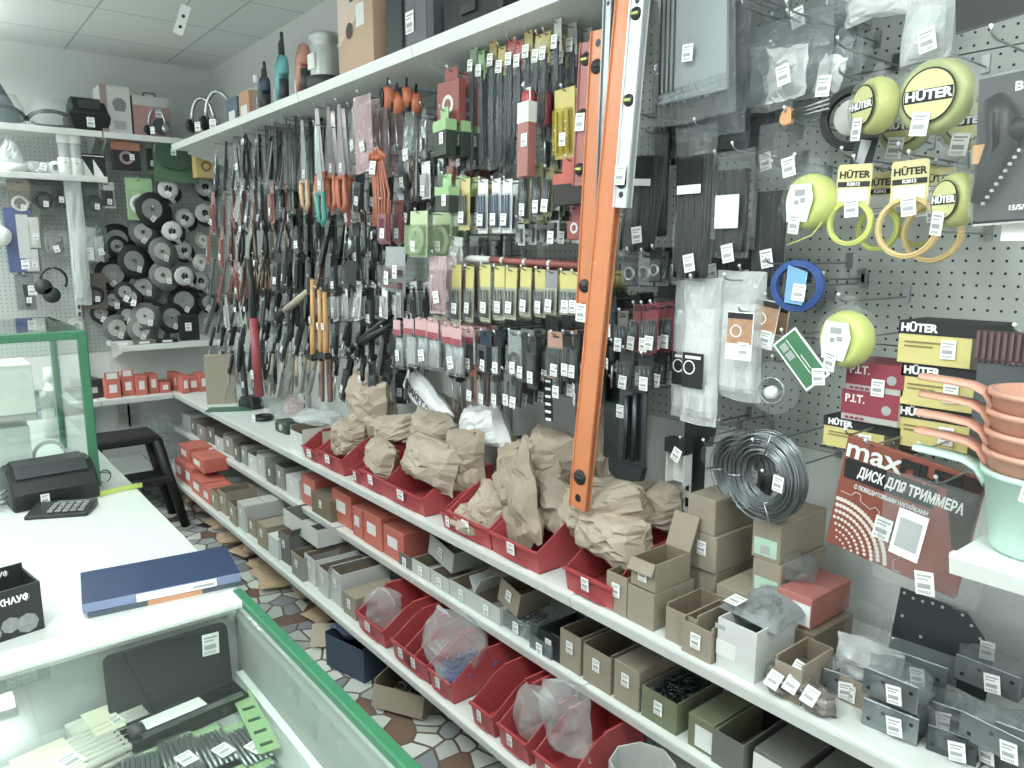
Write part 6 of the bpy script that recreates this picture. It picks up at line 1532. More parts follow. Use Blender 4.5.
# ================================================================ far tool wall
PINK = mat('dusty_rose_card', '#a37a78', .5, var=.3, scale=40); OHD = mat('orange_handle', '#cf7048', .45); GRN = mat('moss_pack', '#4b5c49', .5, var=.3)
SAWS = [(318, 108, 96, 'left', OHD), (329, 106, 104, 'middle', OHD), (340, 104, 108, 'right', OHD)]
for px, py, hp, l, hc in SAWS: seq(P_saw(hh(px, py, py+hp, 1.46), mat('saw_steel', '#a3989a', .3, .6, var=.25), hc, w=.10), px, py, 2, 'handsaw with orange handle hanging blade up, %s one' % l, x0=1.46, dx=.07)
seq(P_saw(hh(304, 120, 210, 1.44), STEEL, mat('cream_handle', '#d9b58c', .5), w=.10), 303, 120, 2, 'handsaw with a cream handle left of the orange handled saws', x0=1.44, dx=.07)
seq(P_saw(hh(318, 112, 212, 1.42), STEEL, TEAL, w=.08), 318, 126, 1, 'handsaw with a teal handle', x0=1.42)
seq(P_bag(.13, hh(360, 95, 172, 1.46), .02, FILMP, mat('rosy_card', '#8c6f74', .5, var=.3, scale=40), 231, fillw=.85, filltop=.06), 362, 96, 3, 'tall rosy flat pack left of the orange cup cluster', x0=1.46, dx=.07)
seq(P_bag(.10, hh(350, 110, 165, 1.46), .02, FILM, None, 232), 352, 108, 2, 'long clear sleeve beside the rosy flat pack', x0=1.48, dx=.08)
rowsF = [
 ([(217, 144), (226, 143), (236, 137), (246, 134), (256, 130), (266, 126), (276, 124), (286, 120), (296, 118)], 46, ['bag', 'pack', 'pack', 'pliers', 'pack', 'sleeve', 'sleeve', 'sleeve', 'sleeve'], 'top'),
 ([(213, 194), (223, 190), (233, 192), (242, 188), (252, 190), (262, 186), (272, 184), (282, 190), (291, 190)], 40, ['rose', 'pack', 'rose', 'white', 'pack', 'pack', 'rose', 'driver', 'moss'], 'second'),
 ([(212, 226), (222, 228), (233, 226), (243, 222), (253, 220), (263, 218), (273, 216), (284, 214), (296, 216), (309, 218), (320, 220), (332, 226)], 40, ['rose', 'rose', 'moss', 'pliers', 'bronze', 'pliers', 'bronze', 'pack', 'dark', 'dark', 'driver', 'dark'], 'third'),
 ([(215, 262), (225, 264), (235, 262), (245, 258), (256, 256), (266, 254), (277, 252), (288, 250), (299, 250), (311, 252), (323, 254), (335, 258), (350, 246)], 42, ['pack', 'rose', 'rose', 'bronze', 'bronze', 'bronze', 'dark', 'dark', 'dark', 'dark', 'bronze', 'dark', 'trowel'], 'fourth'),
 ([(216, 296), (226, 297), (236, 296), (257, 294), (267, 292), (278, 290), (289, 288), (298, 290), (335, 288), (347, 286), (358, 288), (370, 290), (384, 288), (400, 286), (412, 290)], 38, ['pack', 'white', 'driver', 'driver', 'dark', 'driver', 'dark', 'pliers', 'white', 'white', 'white', 'dark', 'white', 'white', 'dark'], 'fifth'),
 ([(214, 326), (224, 327), (234, 327), (244, 328), (258, 322), (268, 322), (279, 325), (292, 320), (338, 322), (350, 322), (362, 324), (374, 326), (386, 330)], 44, ['driver', 'driver', 'driver', 'dark', 'driver', 'driver', 'driver', 'dark', 'dark', 'driver', 'dark', 'driver', 'dark'], 'sixth'),
 ([(222, 352), (232, 354), (243, 355), (260, 352), (272, 354), (284, 352), (297, 356), (338, 358), (350, 360), (362, 362), (374, 364)], 44, ['driver', 'driver', 'dark', 'driver', 'brush', 'brush', 'brush', 'driver', 'dark', 'driver', 'dark'], 'seventh'),
]
BRZ = mat('bronze_steel', '#7d6b58', .4, .6, var=.4, scale=50); SMK = mat('smoke_card', '#7c8082', .5, var=.3, scale=40)
NAMES = {'bag': 'clear bag of steel parts', 'pack': 'grey carded blister', 'pliers': 'pliers with dark handles', 'sleeve': 'long dark sleeved blade', 'rose': 'rosy carded blister', 'white': 'white carded pack', 'driver': 'black handled screwdriver', 'moss': 'moss green carded pack', 'bronze': 'bronze coloured clamp', 'dark': 'black carded tool', 'trowel': 'steel trowel with black handle', 'brush': 'pale bristle brush'}
PR = {}
def mk(kd, h):
    key = (kd, round(h, 2))
    if key in PR: return PR[key]
    if kd == 'bag': o = P_bag(.06, h, .02, FILM, ZINC, 300, fillw=.7)
    elif kd == 'pack': o = P_blister(.055, h, SMK, DSTEEL, None, 'blade', nm='tool_pack')
    elif kd == 'pliers': o = P_pliers(h, BLACK, spread=.022)
    elif kd == 'sleeve': o = P_blister(.035, h*1.5, DKGREY, STEEL, None, 'blade', tg=False, nm='sleeved_tool')
    elif kd == 'rose': o = P_blister(.05, h, PINK, mat('brick_tool', '#a55c48', .5), None, 'block', nm='carded_clamp')
    elif kd == 'white': o = P_blister(.06, h*.85, WHITE, PALE, WHITE, 'block', THIN, nm='white_pack')
    elif kd == 'driver': o = P_driver(h, BLACK, .012, tg=True)
    elif kd == 'moss': o = P_blister(.05, h, GRN, DSTEEL, None, 'ring')
    elif kd == 'bronze': o = P_pliers(h, BRZ, BRZ, 'clamp', .026, 'clamp')
    elif kd == 'dark': o = P_blister(.06, h, BLACK, DKGREY, None, 'block', nm='carded_tool')
    elif kd == 'trowel': o = P_trowel(.10, h, DSTEEL, BLACK)
    elif kd == 'brush': o = P_brush(.045, h, mat('bleached_wood', '#b9ad95', .6), mat('bristle', '#a9a594', .8))
    PR[key] = o; return o
for cols, hp, kinds, rn in rowsF:
    for i, (px, py) in enumerate(cols):
        kd = kinds[i]; x0 = 1.46+.03*((i*7) % 3)
        h = round(hh(px, py, py+hp, x0)/.02)*.02
        n = 4 if kd not in ('trowel',) else 1
        seq(mk(kd, h), px, py, n, '%s on the %s hook of the %s far row' % (NAMES[kd], ORD[i], rn), x0=x0, dx=.065, jit=.016, rz=random.Random(i*3+py).uniform(-.75, .25), ry=random.Random(i+py).uniform(-.25, .25), tilt=random.Random(i*5+py).uniform(-.25, .05), order='back', grp='%s items in the far tool rows' % NAMES[kd])
# special items in the far part
AX = mat('honey_handle', '#d39a4e', .4, var=.08)
for i, (px, py, hp) in enumerate(((312, 279, 82), (319, 290, 72), (325, 292, 68))):
    seq(P_hammer(hh(px, py, py+hp, 1.42), AX, BLACK, up=False, nm='axe', hw=.05), px, py, 1, 'axe with honey coloured handle and dark head, %s of three' % ('left', 'middle', 'right')[i], x0=1.42)
r = newroot('pipe_wrench', 'wrench'); a = hh(249, 262, 398, 1.42)
MB().tube([(0, 0, 0), (0, 0, -a*.43)], .018, 10).build('dark_shaft', DKGREY, r); MB().tube([(0, 0, -a*.42), (.002, 0, -a)], [.024, .026], 10).build('red_grip', mat('faded_red_grip', '#a8404a', .4), r); ptag(r, (0, -.03, -a*.8), (0, 0, 0), TAGM, 1.4)
seq(r, 249, 260, 1, 'long tool with a dark shaft and faded red grip', x0=1.42)
for i, (a_, b_) in enumerate((((348, 352), (394, 312)), ((356, 346), (396, 322)))):
    a, b = onx(a_[0], a_[1], 1.45), onx(b_[0], b_[1], 1.55); o = MB().tube([a, (a+b)/2, b], [.014, .017, .014], 8).build('black_bar', BLACK); MB().tube([a, a+(b-a)*.08], .02, 8).build('end_collar', DSTEEL, o); tag(o, 'black bar lying at a slant across the hooks, %s one' % ('upper', 'lower')[i], 'bar')
a, b = onx(286, 310, 1.44), onx(309, 290, 1.44); o = MB().tube([a, b], [.02, .013], 8).build('mallet_handle', mat('ash_wood', '#b3a793', .55)); MB().tube([a+(a-b)*.0, a+(a-b)*.35], .028, 10).build('dark_head', BLACK, o); tag(o, 'pale wooden mallet slanting beside the honey coloured axes', 'mallet')
for i, px in enumerate((322, 327, 331)):
    h_ = hh(px, 350, 404, 1.5); seq(P_box(.02, h_, .012, mat('umber_strip', '#7c5a4a', .5), None, False, nm='brown_strip', cat='strip'), px, 348, 1, 'brown strip standing under the axes, %s one' % ('left', 'middle', 'right')[i], x0=1.5)
seq(P_trowel(.12, hh(351, 236, 284, 1.44), BLACK, STEEL), 351, 236, 1, 'black trowel with a pale round hole beside the maroon tool blister', x0=1.44)
q = MB().tube([onx(348, 205, 1.5), onx(342, 278, 1.5)], .004, 6); o = q.build('long_rod', STEEL); MB().lathe([(0, 0), (.01, 0), (.01, .02), (0, .02)], 'z', 8, c=onx(348, 205, 1.5)).build('cap', BLACK, o); tag(o, 'thin steel rod hanging between the black packs and trowel', 'rod')
# ================================================================ high shelf goods
def onshelf(px, xf, z=ZT): return Vector((xf, ysol(px, xf, z), z))
def tcart(p0, p1, x, h, d, m, label, z=ZT+.001):
    y0, y1 = ysol(p0, x, z), ysol(p1, x, z); t = thing('carton', label, 'box', (x, (y0+y1)/2, z), RW); w_ = abs(y1-y0); MB().box(-w_/2, w_/2, 0, d, 0, h).build('box_body', m, t, .002); return t, w_
KC = mat('tan_carton', '#c4a183', .65, var=.08, scale=8)
t, w_ = tcart(340, 374, 1.44, .34, .20, KC, 'tall tan carton with a printed badge on the high shelf')
MB().prism([(-w_/2+.001, .12), (0, .2), (w_/2-.001, .34), (-w_/2+.001, .34)], -.0012, -.0004, 'y').build('pale_print', mat('pale_tan', '#d4bda6', .6), t)
MB().lathe([(0, -.002), (.03, -.002)], 'y', 20, c=(-w_*.15, 0, .17)).build('round_badge', mat('badge_brown', '#4e3a2e', .5), t); MB().box(w_*.05, w_*.28, -.002, -.0012, .17, .25).build('paper_label', LBL, t)
MB().box(-w_*.12, -.02*0, -.003, .0, .27, .34).build('hand_slot', DKGREY, t)
t = thing('tool_case', 'dark grey moulded tool case on the high shelf', 'case', onshelf(408, 1.47)+Vector((0, 0, .001)), RW)
MB().box(-.16, .15, 0, .10, 0, .26).build('case_shell', mat('case_grey', '#585f64', .5), t, .012); MB().box(-.13, -.02, -.012, .0, .02, .25).build('latch_side', DKGREY, t, .004); MB().box(.0, .13, -.004, .0, .03, .22).build('panel', mat('case_grey2', '#666d72', .5), t, .002); ptag(t, (.03, -.008, .15), s=2.0)
MB().torus(.05, .01, 'y', (0, .05, .26), 16, 6).build('handle', BLACK, t)
t = thing('tool_case', 'black case partly visible right of the dark grey one on the high shelf', 'case', onshelf(470, 1.5)+Vector((0, 0, .001)), RW); MB().box(-.16, .16, 0, .12, 0, .16).build('case_shell', BLACK, t, .01); MB().box(-.04, .04, -.01, 0, .08, .11).build('latch', DKGREY, t)
r = thing('router_motor', 'silver round router motor with dark base on the high shelf', 'power tool', onshelf(326, 1.47)+Vector((0, 0, .001)), RW)
MB().lathe([(0, 0), (.075, .0), (.08, .02), (.078, .05), (.06, .055)], 'z', 20).build('base', DKGREY, r); MB().lathe([(.06, .05), (.058, .17), (.05, .19), (.066, .2), (.06, .225), (0, .23)], 'z', 20).build('motor_housing', mat('router_silver', '#b7bcbb', .35, .3), r); MB().box(-.03, .03, -.064, -.056, .08, .14).build('paper_label', LBL, r)
def sander(px, m, label, hgt, hook_=False):
    r = thing('power_tool', label, 'power tool', onshelf(px, 1.46)+Vector((0, 0, .001)), RW-.3)
    q = MB(); q.tube([(-.05, 0, .03), (-.045, 0, hgt*.5), (-.02, 0, hgt*.85), (.03, 0, hgt*.9), (.06, 0, hgt*.6)], [.03, .032, .03, .026, .024], 10); q.build('housing', m, r)
    MB().box(-.08, .08, -.035, .035, .0, .012).build('base_plate', STEEL, r); MB().tube([(.05, 0, .01), (.06, 0, hgt*.5)], [.02, .022], 8).build('gear_head', DKGREY, r); ptag(r, (0, -.04, .07), s=1.5)
    if hook_: MB().tube([(0, 0, hgt*.85), (.0, 0, hgt*1.25), (.05, 0, hgt*1.4), (.08, 0, hgt*.95)], [.016, .014, .008, .006], 7).build('black_handle', BLACK, r)
    return r
sander(284, mat('makita_teal', '#4fb3b5', .4), 'teal jigsaw with black upright handle on the high shelf', .22, True)
sander(305, mat('salmon_tool', '#c9826d', .45), 'salmon coloured power tool beside the silver router motor', .22)
sander(266, mat('navy_tool', '#39505f', .45), 'dark blue power tool with cable loop on the high shelf', .16, True)
p = onshelf(258, 1.42); bottle('small clear bottle with a square white cap on the high shelf', p+Vector((0, 0, .001)), .17, .03, FILM, WHITE)
t, w_ = tcart(240, 250, 1.46, .15, .08, mat('peach_box', '#c58a62', .5), 'small peach coloured box on the high shelf'); MB().box(-w_*.3, w_*.3, -.002, -.0005, .03, .08).build('paper_label', LBL, t)
t, w_ = tcart(228, 238, 1.5, .17, .1, mat('slate_blue', '#53707f', .5), 'slate blue box behind the silver earmuffs'); MB().box(-w_*.3, w_*.3, -.002, -.0005, .05, .1).build('paper_label', LBL, t)
for i, (px, x, s_) in enumerate(((180, 1.30, .85), (194, 1.38, 1.0), (210, 1.44, 1.15))):
    r = thing('ear_defenders', 'silver framed ear defenders at the shelf corner, %s of three' % ('left', 'middle', 'right')[i], 'ear protection', Vector((x+.05, ysol(px, x, 2.42) if i else 5.34, (2.402 if i == 0 else 2.34))), RW+.6)
    q = MB(); q.tube([(.075*math.cos(math.radians(a)), 0, .09+.11*math.sin(math.radians(a))) for a in range(-10, 191, 20)], .010, 7); q.build('headband', STEEL, r)
    for sg in (-1, 1): MB().lathe([(0, sg*.0), (.035, 0), (.04, .012*sg), (.03, .03*sg), (0, .034*sg)], 'x', 14, c=(sg*.07, 0, .05)).build('ear_cup', BLACK if sg < 0 else STEEL, r)
    ptag(r, (.0, -.05, .06), s=1.4); r.scale = (s_, s_, s_)
# ================================================================ back wall goods
def backat(o, px, py, y, label, rz=0.0, cat=None, ry=0.0):
    o.location = ony(px, py, y); o.rotation_euler = (0, ry, rz); o['label'] = label; o['used'] = 1
    if cat: o['category'] = cat
    return o
ZU = 2.401
def ub(px, y): return Vector((ony(px, 126, y).x, y, ZU))
# face shields and welding helmet
def visor(loc, label, dark, rz=0.0):
    r = thing('face_shield', label, 'face shield', loc, rz)
    n = 9; vs = []
    for k in range(n):
        a = PI*(k/(n-1)); vs += [(.12*math.cos(a), -.10*math.sin(a), .0), (.115*math.cos(a), -.10*math.sin(a)+.02, .10), (.085*math.cos(a), -.05*math.sin(a)+.03, .17)]
    q = MB(); q.add(vs, [(k*3+j, k*3+3+j, k*3+4+j, k*3+1+j) for k in range(n-1) for j in range(2)], 0, True)
    o = q.build('visor', DKGREY if dark else FILM, r); sm = o.modifiers.new('thick', 'SOLIDIFY'); sm.thickness = .003
    q = MB(); q.tube([(.118*math.cos(PI*k/10), -.08*math.sin(PI*k/10)+.04, .045+.05*math.sin(PI*k/10)) for k in range(11)], .012, 7); q.build('brow_band', BLACK, r)
    q = MB(); q.tube([(.10*math.cos(PI*k/8), .10*math.sin(PI*k/8), .03) for k in range(9)], .008, 6); q.build('head_strap', BLACK, r)
    return r
visor(ub(52, 5.42), 'clear face shield with a dark brow band on the upper back shelf', False)
visor(ub(3, 5.42), 'clear face shield cut by the left picture edge on the upper back shelf', False)
r = thing('welding_shield', 'dark blue flat shield leaning on the upper back shelf', 'shield', ub(24, 5.40)+Vector((-.06, 0, .0)), 0, None, (0, -.45, 0)); MB().prism(rrect(.13, .30, .02), -.01, .01, 'y').build('plate', mat('dark_teal_plate', '#33454f', .4), r, .003); MB().box(-.03, .03, -.014, -.01, .18, .23).build('window', BLACK, r)
r = thing('welding_mask', 'black welding helmet with white tag on the upper back shelf', 'helmet', ub(88, 5.46))
q = MB(); q.add([(-.11, -.05, 0), (.11, -.05, 0), (.11, .12, 0), (-.11, .12, 0), (-.12, -.09, .10), (.12, -.09, .10), (.12, .12, .1), (-.12, .12, .1), (-.10, -.09, .12), (.10, -.09, .12), (.1, .12, .12), (-.1, .12, .12), (-.10, -.05, .20), (.10, -.05, .20), (.08, .10, .22), (-.08, .1, .22)], [(3, 2, 1, 0)]+[(a+b, a+(b+1) % 4, a+(b+1) % 4+4, a+b+4) for a in (0, 4, 8) for b in range(4)]+[(12, 13, 14, 15)]); q.build('helmet_shell', BLACK, r, .012); MB().box(-.06, .06, -.094, -.086, .13, .18).build('dark_window', DKGREY, r); ptag(r, (.0, -.095, .08), s=1.6)
def bcart(p0, p1, y, h, d, m, label, z, nm='carton'):
    a, b = ony(p0, 126, y), ony(p1, 126, y); 
    f0 = lambda px: [x for x in [0]][0]
    def xs(px):
        lo, hi = -1, 3
        for _ in range(40):
            mi = (lo+hi)/2
            if proj((mi, y, z))[0] < px: lo = mi
            else: hi = mi
        return lo
    a, b = xs(p0), xs(p1); t = thing(nm, label, 'box', ((a+b)/2, y, z)); w_ = b-a; MB().box(-w_/2, w_/2, 0, d, 0, h).build('box_body', m, t, .002); return t, w_
t, w_ = bcart(103, 133, 5.40, .29, .2, WBOX, 'white carton picturing a helmet on the upper back shelf', ZU)
MB().box(-w_/2-.001, -w_*.28, -.0014, -.0004, 0, .29).build('side_stripe', mat('rose_grey', '#a88f8c', .5), t); q = MB(); q.lathe([(0, -.003), (.04, -.0025)], 'y', 16, c=(w_*.12, 0, .18)); q.box(-.01, w_*.3, -.003, -.001, .14, .17); q.build('printed_helmet', mat('print_slate', '#7d8587', .6), t); MB().box(w_*-.1, w_*.3, -.002, -.001, .03, .08).build('fine_print', INK, t)
t, w_ = bcart(135, 171, 5.40, .25, .22, mat('salmon_helmet_box', '#b08280', .55, var=.15, scale=6), 'salmon and silver helmet carton on the upper back shelf', ZU)
MB().box(-w_/2, w_/2, -.002, -.0005, .19, .25).build('silver_band', PALE, t); q = MB(); q.lathe([(0, -.003), (.055, -.0025)], 'y', 16, c=(w_*.25, 0, .07)); q.build('printed_helmet', mat('print_dark_slate', '#4e555b', .6), t); ptag(t, (w_*.2, -.004, .18), s=1.5)
MB().tube([(-.04, .02, .25), (-.03, .02, .275), (.03, .02, .275), (.04, .02, .25)], .005, 6).build('carry_handle', DKGREY, t)
# lower back shelf
ZL = 2.131
def lb(px, y=5.42): return Vector((ony(px, 172, y).x, y, ZL))
for i, px in enumerate((66, 77)):
    r = thing('white_tube', 'tall white tube with clear middle on the lower back shelf, %s one' % ('left', 'right')[i], 'tube', lb(px)); MB().lathe([(0, 0), (.04, 0), (.04, .1), (.034, .105)], 'z', 16).build('base_cup', WHITE, r); MB().lathe([(.032, .10), (.032, .2)], 'z', 16).build('clear_tube', FILMW, r); MB().lathe([(.034, .19), (.038, .2), (.038, .26), (0, .262)], 'z', 16).build('top_cap', WHITE, r); ptag(r, (0, -.042, .1), s=1.2)
r = thing('white_ring', 'white tape ring standing beside the white tubes', 'tape', lb(56)+Vector((0, 0, .042))); MB().lathe([(.018, -.012), (.04, -.012), (.04, .012), (.018, .012), (.018, -.012)], 'y', 22).build('roll', WHITE, r)
for i, px in enumerate((89, 100)):
    t = thing('small_black_carton', 'small black and white carton on the lower back shelf, %s one' % ('left', 'right')[i], 'box', lb(px)); MB().box(-.035, .035, 0, .05, 0, .14).build('box_body', BLACK, t, .001); MB().prism([(-.034, 0.002), (.025, .002), (.0, .05), (-.034, .11)], -.0014, -.0004, 'y').build('white_print', PAPER, t); MB().box(-.03, .03, -.0014, -.0004, .125, .13).build('top_line', PAPER, t)
r = thing('white_respirator', 'white half mask on a pale base at the left of the lower back shelf', 'mask', lb(13)); MB().lathe([(0, 0), (.075, 0), (.08, .03), (.07, .05), (0, .055)], 'z', 18).build('base', WHITE, r); q = MB(); pillow(.12, .14, .09, 91, 8, .01, 14, True, mb=q, pinch=.35, T=Matrix.Translation((0, 0, .05))); q.build('clear_cover', FILMW, r)
r = thing('fittings_bag', 'flat clear bag of white parts on the lower back shelf', 'bag', lb(38)); q = MB(); pillow(.13, .07, .07, 92, 8, .012, 16, True, mb=q); q.build('bag_film', FILMW, r); ptag(r, (.03, -.04, .06), (-.4, .3, 0), s=1.3)
# backs: hung packs left of the discs
DKG = mat('dim_green_pack', '#46594f', .5, var=.35, scale=40); TANP = mat('tan_pack', '#8f8a76', .5, var=.3, scale=40)
def bp(o, px, py, label, y=5.45, n=1, rz=0.0, s=None):
    o['used'] = 1
    for i in range(n):
        p = ony(px, py, y+i*.07); q_ = o if i == 0 else dup(o, p, None, None)
        q_.location = p; q_.rotation_euler = (0, 0, rz); q_['label'] = label if i == 0 else label+', one behind'
        if n > 1: q_['group'] = label
    hook(ony(px, py, y-.01), 'wire hook on the back wall holding the '+' '.join(label.split()[:7]), rz=0)
def hz(px, py0, py1, y): return ony(px, py0, y).z-ony(px, py1, y).z
BK = [(18, 182, 36, TANP, WHD, .12, 'tan carded pack at the far left of the back wall'), (40, 176, 40, DKG, None, .13, 'dim green pack left of the grey strip'), (57, 178, 30, DKG, None, .10, 'second dim green pack on the back wall'), (92, 180, 38, DKG, None, .12, 'dark green pack right of the grey strip'), (30, 205, 46, TANP, WHD, .09, 'tan and white carded pack beside the blue level pack'), (30, 240, 34, SMK, WHD, .09, 'grey slim carded saw beside the blue level pack'), (106, 184, 24, WHD, DKGREY, .09, 'white card with a dark round window under the lower back shelf')]
for px, py, hp, m_, pr_, w_, l in BK: bp(P_blister(w_, hz(px, py, py+hp, 5.45), m_, pr_ or DKGREY, None, 'ring' if w_ > .1 else 'block'), px, py, l, n=2)
r = newroot('blue_level_pack', 'pack'); h_ = hz(15, 210, 275, 5.42); MB().box(-.075, .075, -.012, .002, -h_, 0).build('blue_card', mat('faded_blue', '#4a5a8c', .5), r, .003); MB().box(-.015, .045, -.02, -.013, -h_*.78, -h_*.1).build('pale_strip', PALE, r); ptag(r, (.01, -.021, -h_*.8), s=1.6); bp(r, 17, 208, 'faded blue pack with a pale strip at the left edge')
r = newroot('white_disc_pack', 'disc'); MB().lathe([(0, -.004), (.06, -.004), (.06, .004), (0, .004)], 'y', 22).build('white_disc', WHITE, r); MB().box(-.01, .01, -.002, .002, .05, .09).build('hang_tab', WHITE, r); bp(r, 0, 236, 'white disc pack cut by the left picture edge', y=5.42)
bp(P_bag(.17, hz(52, 232, 258, 5.45), .03, FILM, SMK, 241, fillw=.6), 52, 230, 'clear bag with a grey insert in the middle of the back wall', n=2)
bp(P_bag(.12, hz(82, 228, 262, 5.45), .03, FILMW, None, 242, lab=(-.12, -.2)), 84, 228, 'milky bag with paper label left of the grinding discs', n=2)
bp(P_bag(.10, hz(97, 228, 262, 5.45), .03, FILM, PALE, 243, fillw=.5), 97, 228, 'clear bag with pale stack left of the grinding discs', n=2)
bp(P_bag(.09, hz(72, 180, 305, 5.42), .03, FILMW, mat('white_rods', '#cfd4d0', .5), 244, nrods=6, filltop=.5, tg=False), 72, 180, 'long milky strip of film hanging down the back wall', y=5.40)
bp(P_blister(.10, hz(24, 276, 310, 5.45), SMK, BLACK, None, 'blade'), 24, 276, 'grey card with a black tool low on the back wall', n=1)
r = newroot('ear_defenders', 'ear protection'); q = MB(); q.tube([(.07*math.cos(a*.3), 0, .075*math.sin(a*.3)-.05) for a in range(-2, 13)], .008, 7); q.build('headband', BLACK, r)
for sg in (-1, 1): MB().lathe([(0, -.02), (.045, -.02), (.05, 0), (.03, .02), (0, .02)], 'y', 16, c=(-.04+sg*.02, -.01, -.09-.05*(sg > 0))).build('ear_cup', DKGREY, r)
ptag(r, (-.12, -.01, -.08), s=1.6); bp(r, 53, 272, 'dark grey ear defenders low on the back wall', y=5.42)
bp(P_blister(.15, hz(92, 276, 310, 5.45), mat('umber_card', '#5a4c46', .5, var=.2), BLACK, None, 'ring'), 92, 275, 'dark umber card with a steel ring left of the lower discs', n=2)
# upper right part of the back wall
bp(P_box(.16, hz(124, 148, 180, 5.42), .05, BLACK, mat('clay_band', '#a86a52', .5), True, mat('rose_disc', '#a08484', .5)), 124, 138, 'black and clay box with a helmet picture on the back wall', y=5.40)
bp(P_blister(.07, hz(149, 142, 175, 5.45), TANP, BLACK, None, 'block'), 149, 140, 'tan carded pack between the black box and green pack', n=2)
r = newroot('green_tool_blister', 'pack'); h_ = hz(175, 140, 182, 5.40); MB().box(-.15, .13, -.002, .002, -h_, .0).build('card', mat('pine_card', '#4c7554', .5, var=.1), r); q = MB(); q.prism([(-.14, -.03), (.0, -.015), (.12, -.05), (.13, -.14), (.02, -.2), (-.1, -.18), (-.15, -.1)], -.03, -.003, 'y'); q.build('moulded_tool', mat('dark_pine', '#355740', .45, var=.3, scale=30), r, .006); ptag(r, (-.03, -.032, -.06), s=1.2); bp(r, 176, 140, 'large pine green tool blister in the back corner', y=5.38)
t = P_box(.13, hz(202, 152, 182, 5.30), .08, mat('mustard_box', '#cdb35c', .5), None, False, mat('brown_print', '#8a6a3a', .5)); bp(t, 203, 148, 'mustard yellow box with an arch picture in the corner', y=5.28)
bp(P_blister(.16, hz(137, 182, 222, 5.45), mat('spring_green_card', '#9ccb8c', .5), WHITE, None, 'ring'), 138, 180, 'spring green card with a white disc behind the grinding discs', y=5.44)
# discs
ABR = mat('abrasive_dark', '#2b2d2e', .8, var=.15, scale=90); ABG = mat('abrasive_grey', '#6f7472', .7, var=.15, scale=90); DL = mat('disc_label', '#8f9492', .5, var=.2, scale=40); DL2 = mat('disc_label_pale', '#b4b8b2', .5, var=.15, scale=40)
BIGD = P_disc(.108, ABR, DL); MIDD = P_disc(.09, ABG, DL2); SMD = P_disc(.066, ABR, DL); CUP = P_cup(.064, PALE, BLACK); WHL = P_disc(.058, DL2, WHD)
DP = [('b', 152, 209), ('b', 117, 240), ('m', 143, 232), ('b', 134, 261), ('m', 162, 251), ('b', 113, 274), ('m', 143, 287), ('m', 163, 275), ('s', 125, 292), ('b', 184, 301), ('s', 101, 313), ('s', 128, 315), ('m', 145, 316), ('s', 157, 312), ('b', 172, 318), ('s', 113, 300), ('c', 168, 189), ('c', 205, 187), ('c', 185, 218), ('c', 204, 213), ('c', 172, 231), ('w', 203, 240), ('c', 183, 250), ('w', 201, 262), ('c', 184, 276), ('c', 200, 281), ('s', 208, 302), ('m', 117, 328), ('m', 141, 329), ('m', 160, 331), ('s', 176, 336), ('w', 77, 326), ('s', 130, 297), ('m', 156, 331), ('s', 117, 246)]
PD = {'b': (BIGD, 'big dark grinding disc'), 'm': (MIDD, 'grey cutting disc'), 's': (SMD, 'small dark cutting disc'), 'c': (CUP, 'pale metal cup wheel'), 'w': (WHL, 'small white flap disc')}
cnt = {}
for i, (k, px, py) in enumerate(DP):
    o, nm = PD[k]; cnt[k] = cnt.get(k, 0)+1; y = 5.42+.05*((i*3) % 4)
    p = ony(px, py, y); rot = (random.Random(i).uniform(-.15, .1), random.Random(i*3).uniform(-.5, .5), random.Random(i*5).uniform(-.3, .3))
    nb = 'near picture %s' % ('centre')
    l = '%s in the disc display, %s by height' % (nm, '%s' % ORD[sum(1 for d in DP if d[0] == k and d[2] < py)])
    if 'used' in o: dup(o, p, rot, l, 'discs on the back wall')
    else: o['used'] = 1; o.location = p; o.rotation_euler = rot; o['label'] = l; o['group'] = 'discs on the back wall'
    for j_ in (1, 2):
        if k != 'w': b_ = dup(BIGD if k == 'b' else (SMD if k in 'sc' else MIDD), (p.x+.018*j_, y+.035*j_, p.z-.012*j_), (rot[0], rot[1], rot[2]*.5), 'disc behind the '+l.replace(' in the disc display', '')+', %s one back' % ORD[j_-1], 'discs on the back wall')
    if i % 2 == 0: hook(Vector((p.x, p.y-.03, p.z)), 'wire hook through the %s' % l, rz=0)
for i, px in enumerate((121, 143, 166)):
    t = thing('sanding_stack', 'flat grey stack of sanding sheets on the short shelf, %s' % ('left', 'middle', 'right')[i], 'sanding sheets', ony(px, 343, 5.3)); t.location.z = 1.081; MB().box(-.07, .07, -.04, .05, 0, .022).build('sheets', (PALE, GREYC, BLACK)[i], t, .002); MB().box(-.03, .03, -.0415, -.0402, .004, .018).build('edge_label', LBL, t)
t = thing('black_carton', 'black standing carton at the right of the short shelf', 'box', (ony(191, 343, 5.3).x, 5.3, 1.081)); MB().box(-.06, .06, 0, .06, 0, .17).build('box_body', BLACK, t, .002); ptag(t, (-.01, -.002, .12), s=1.5)
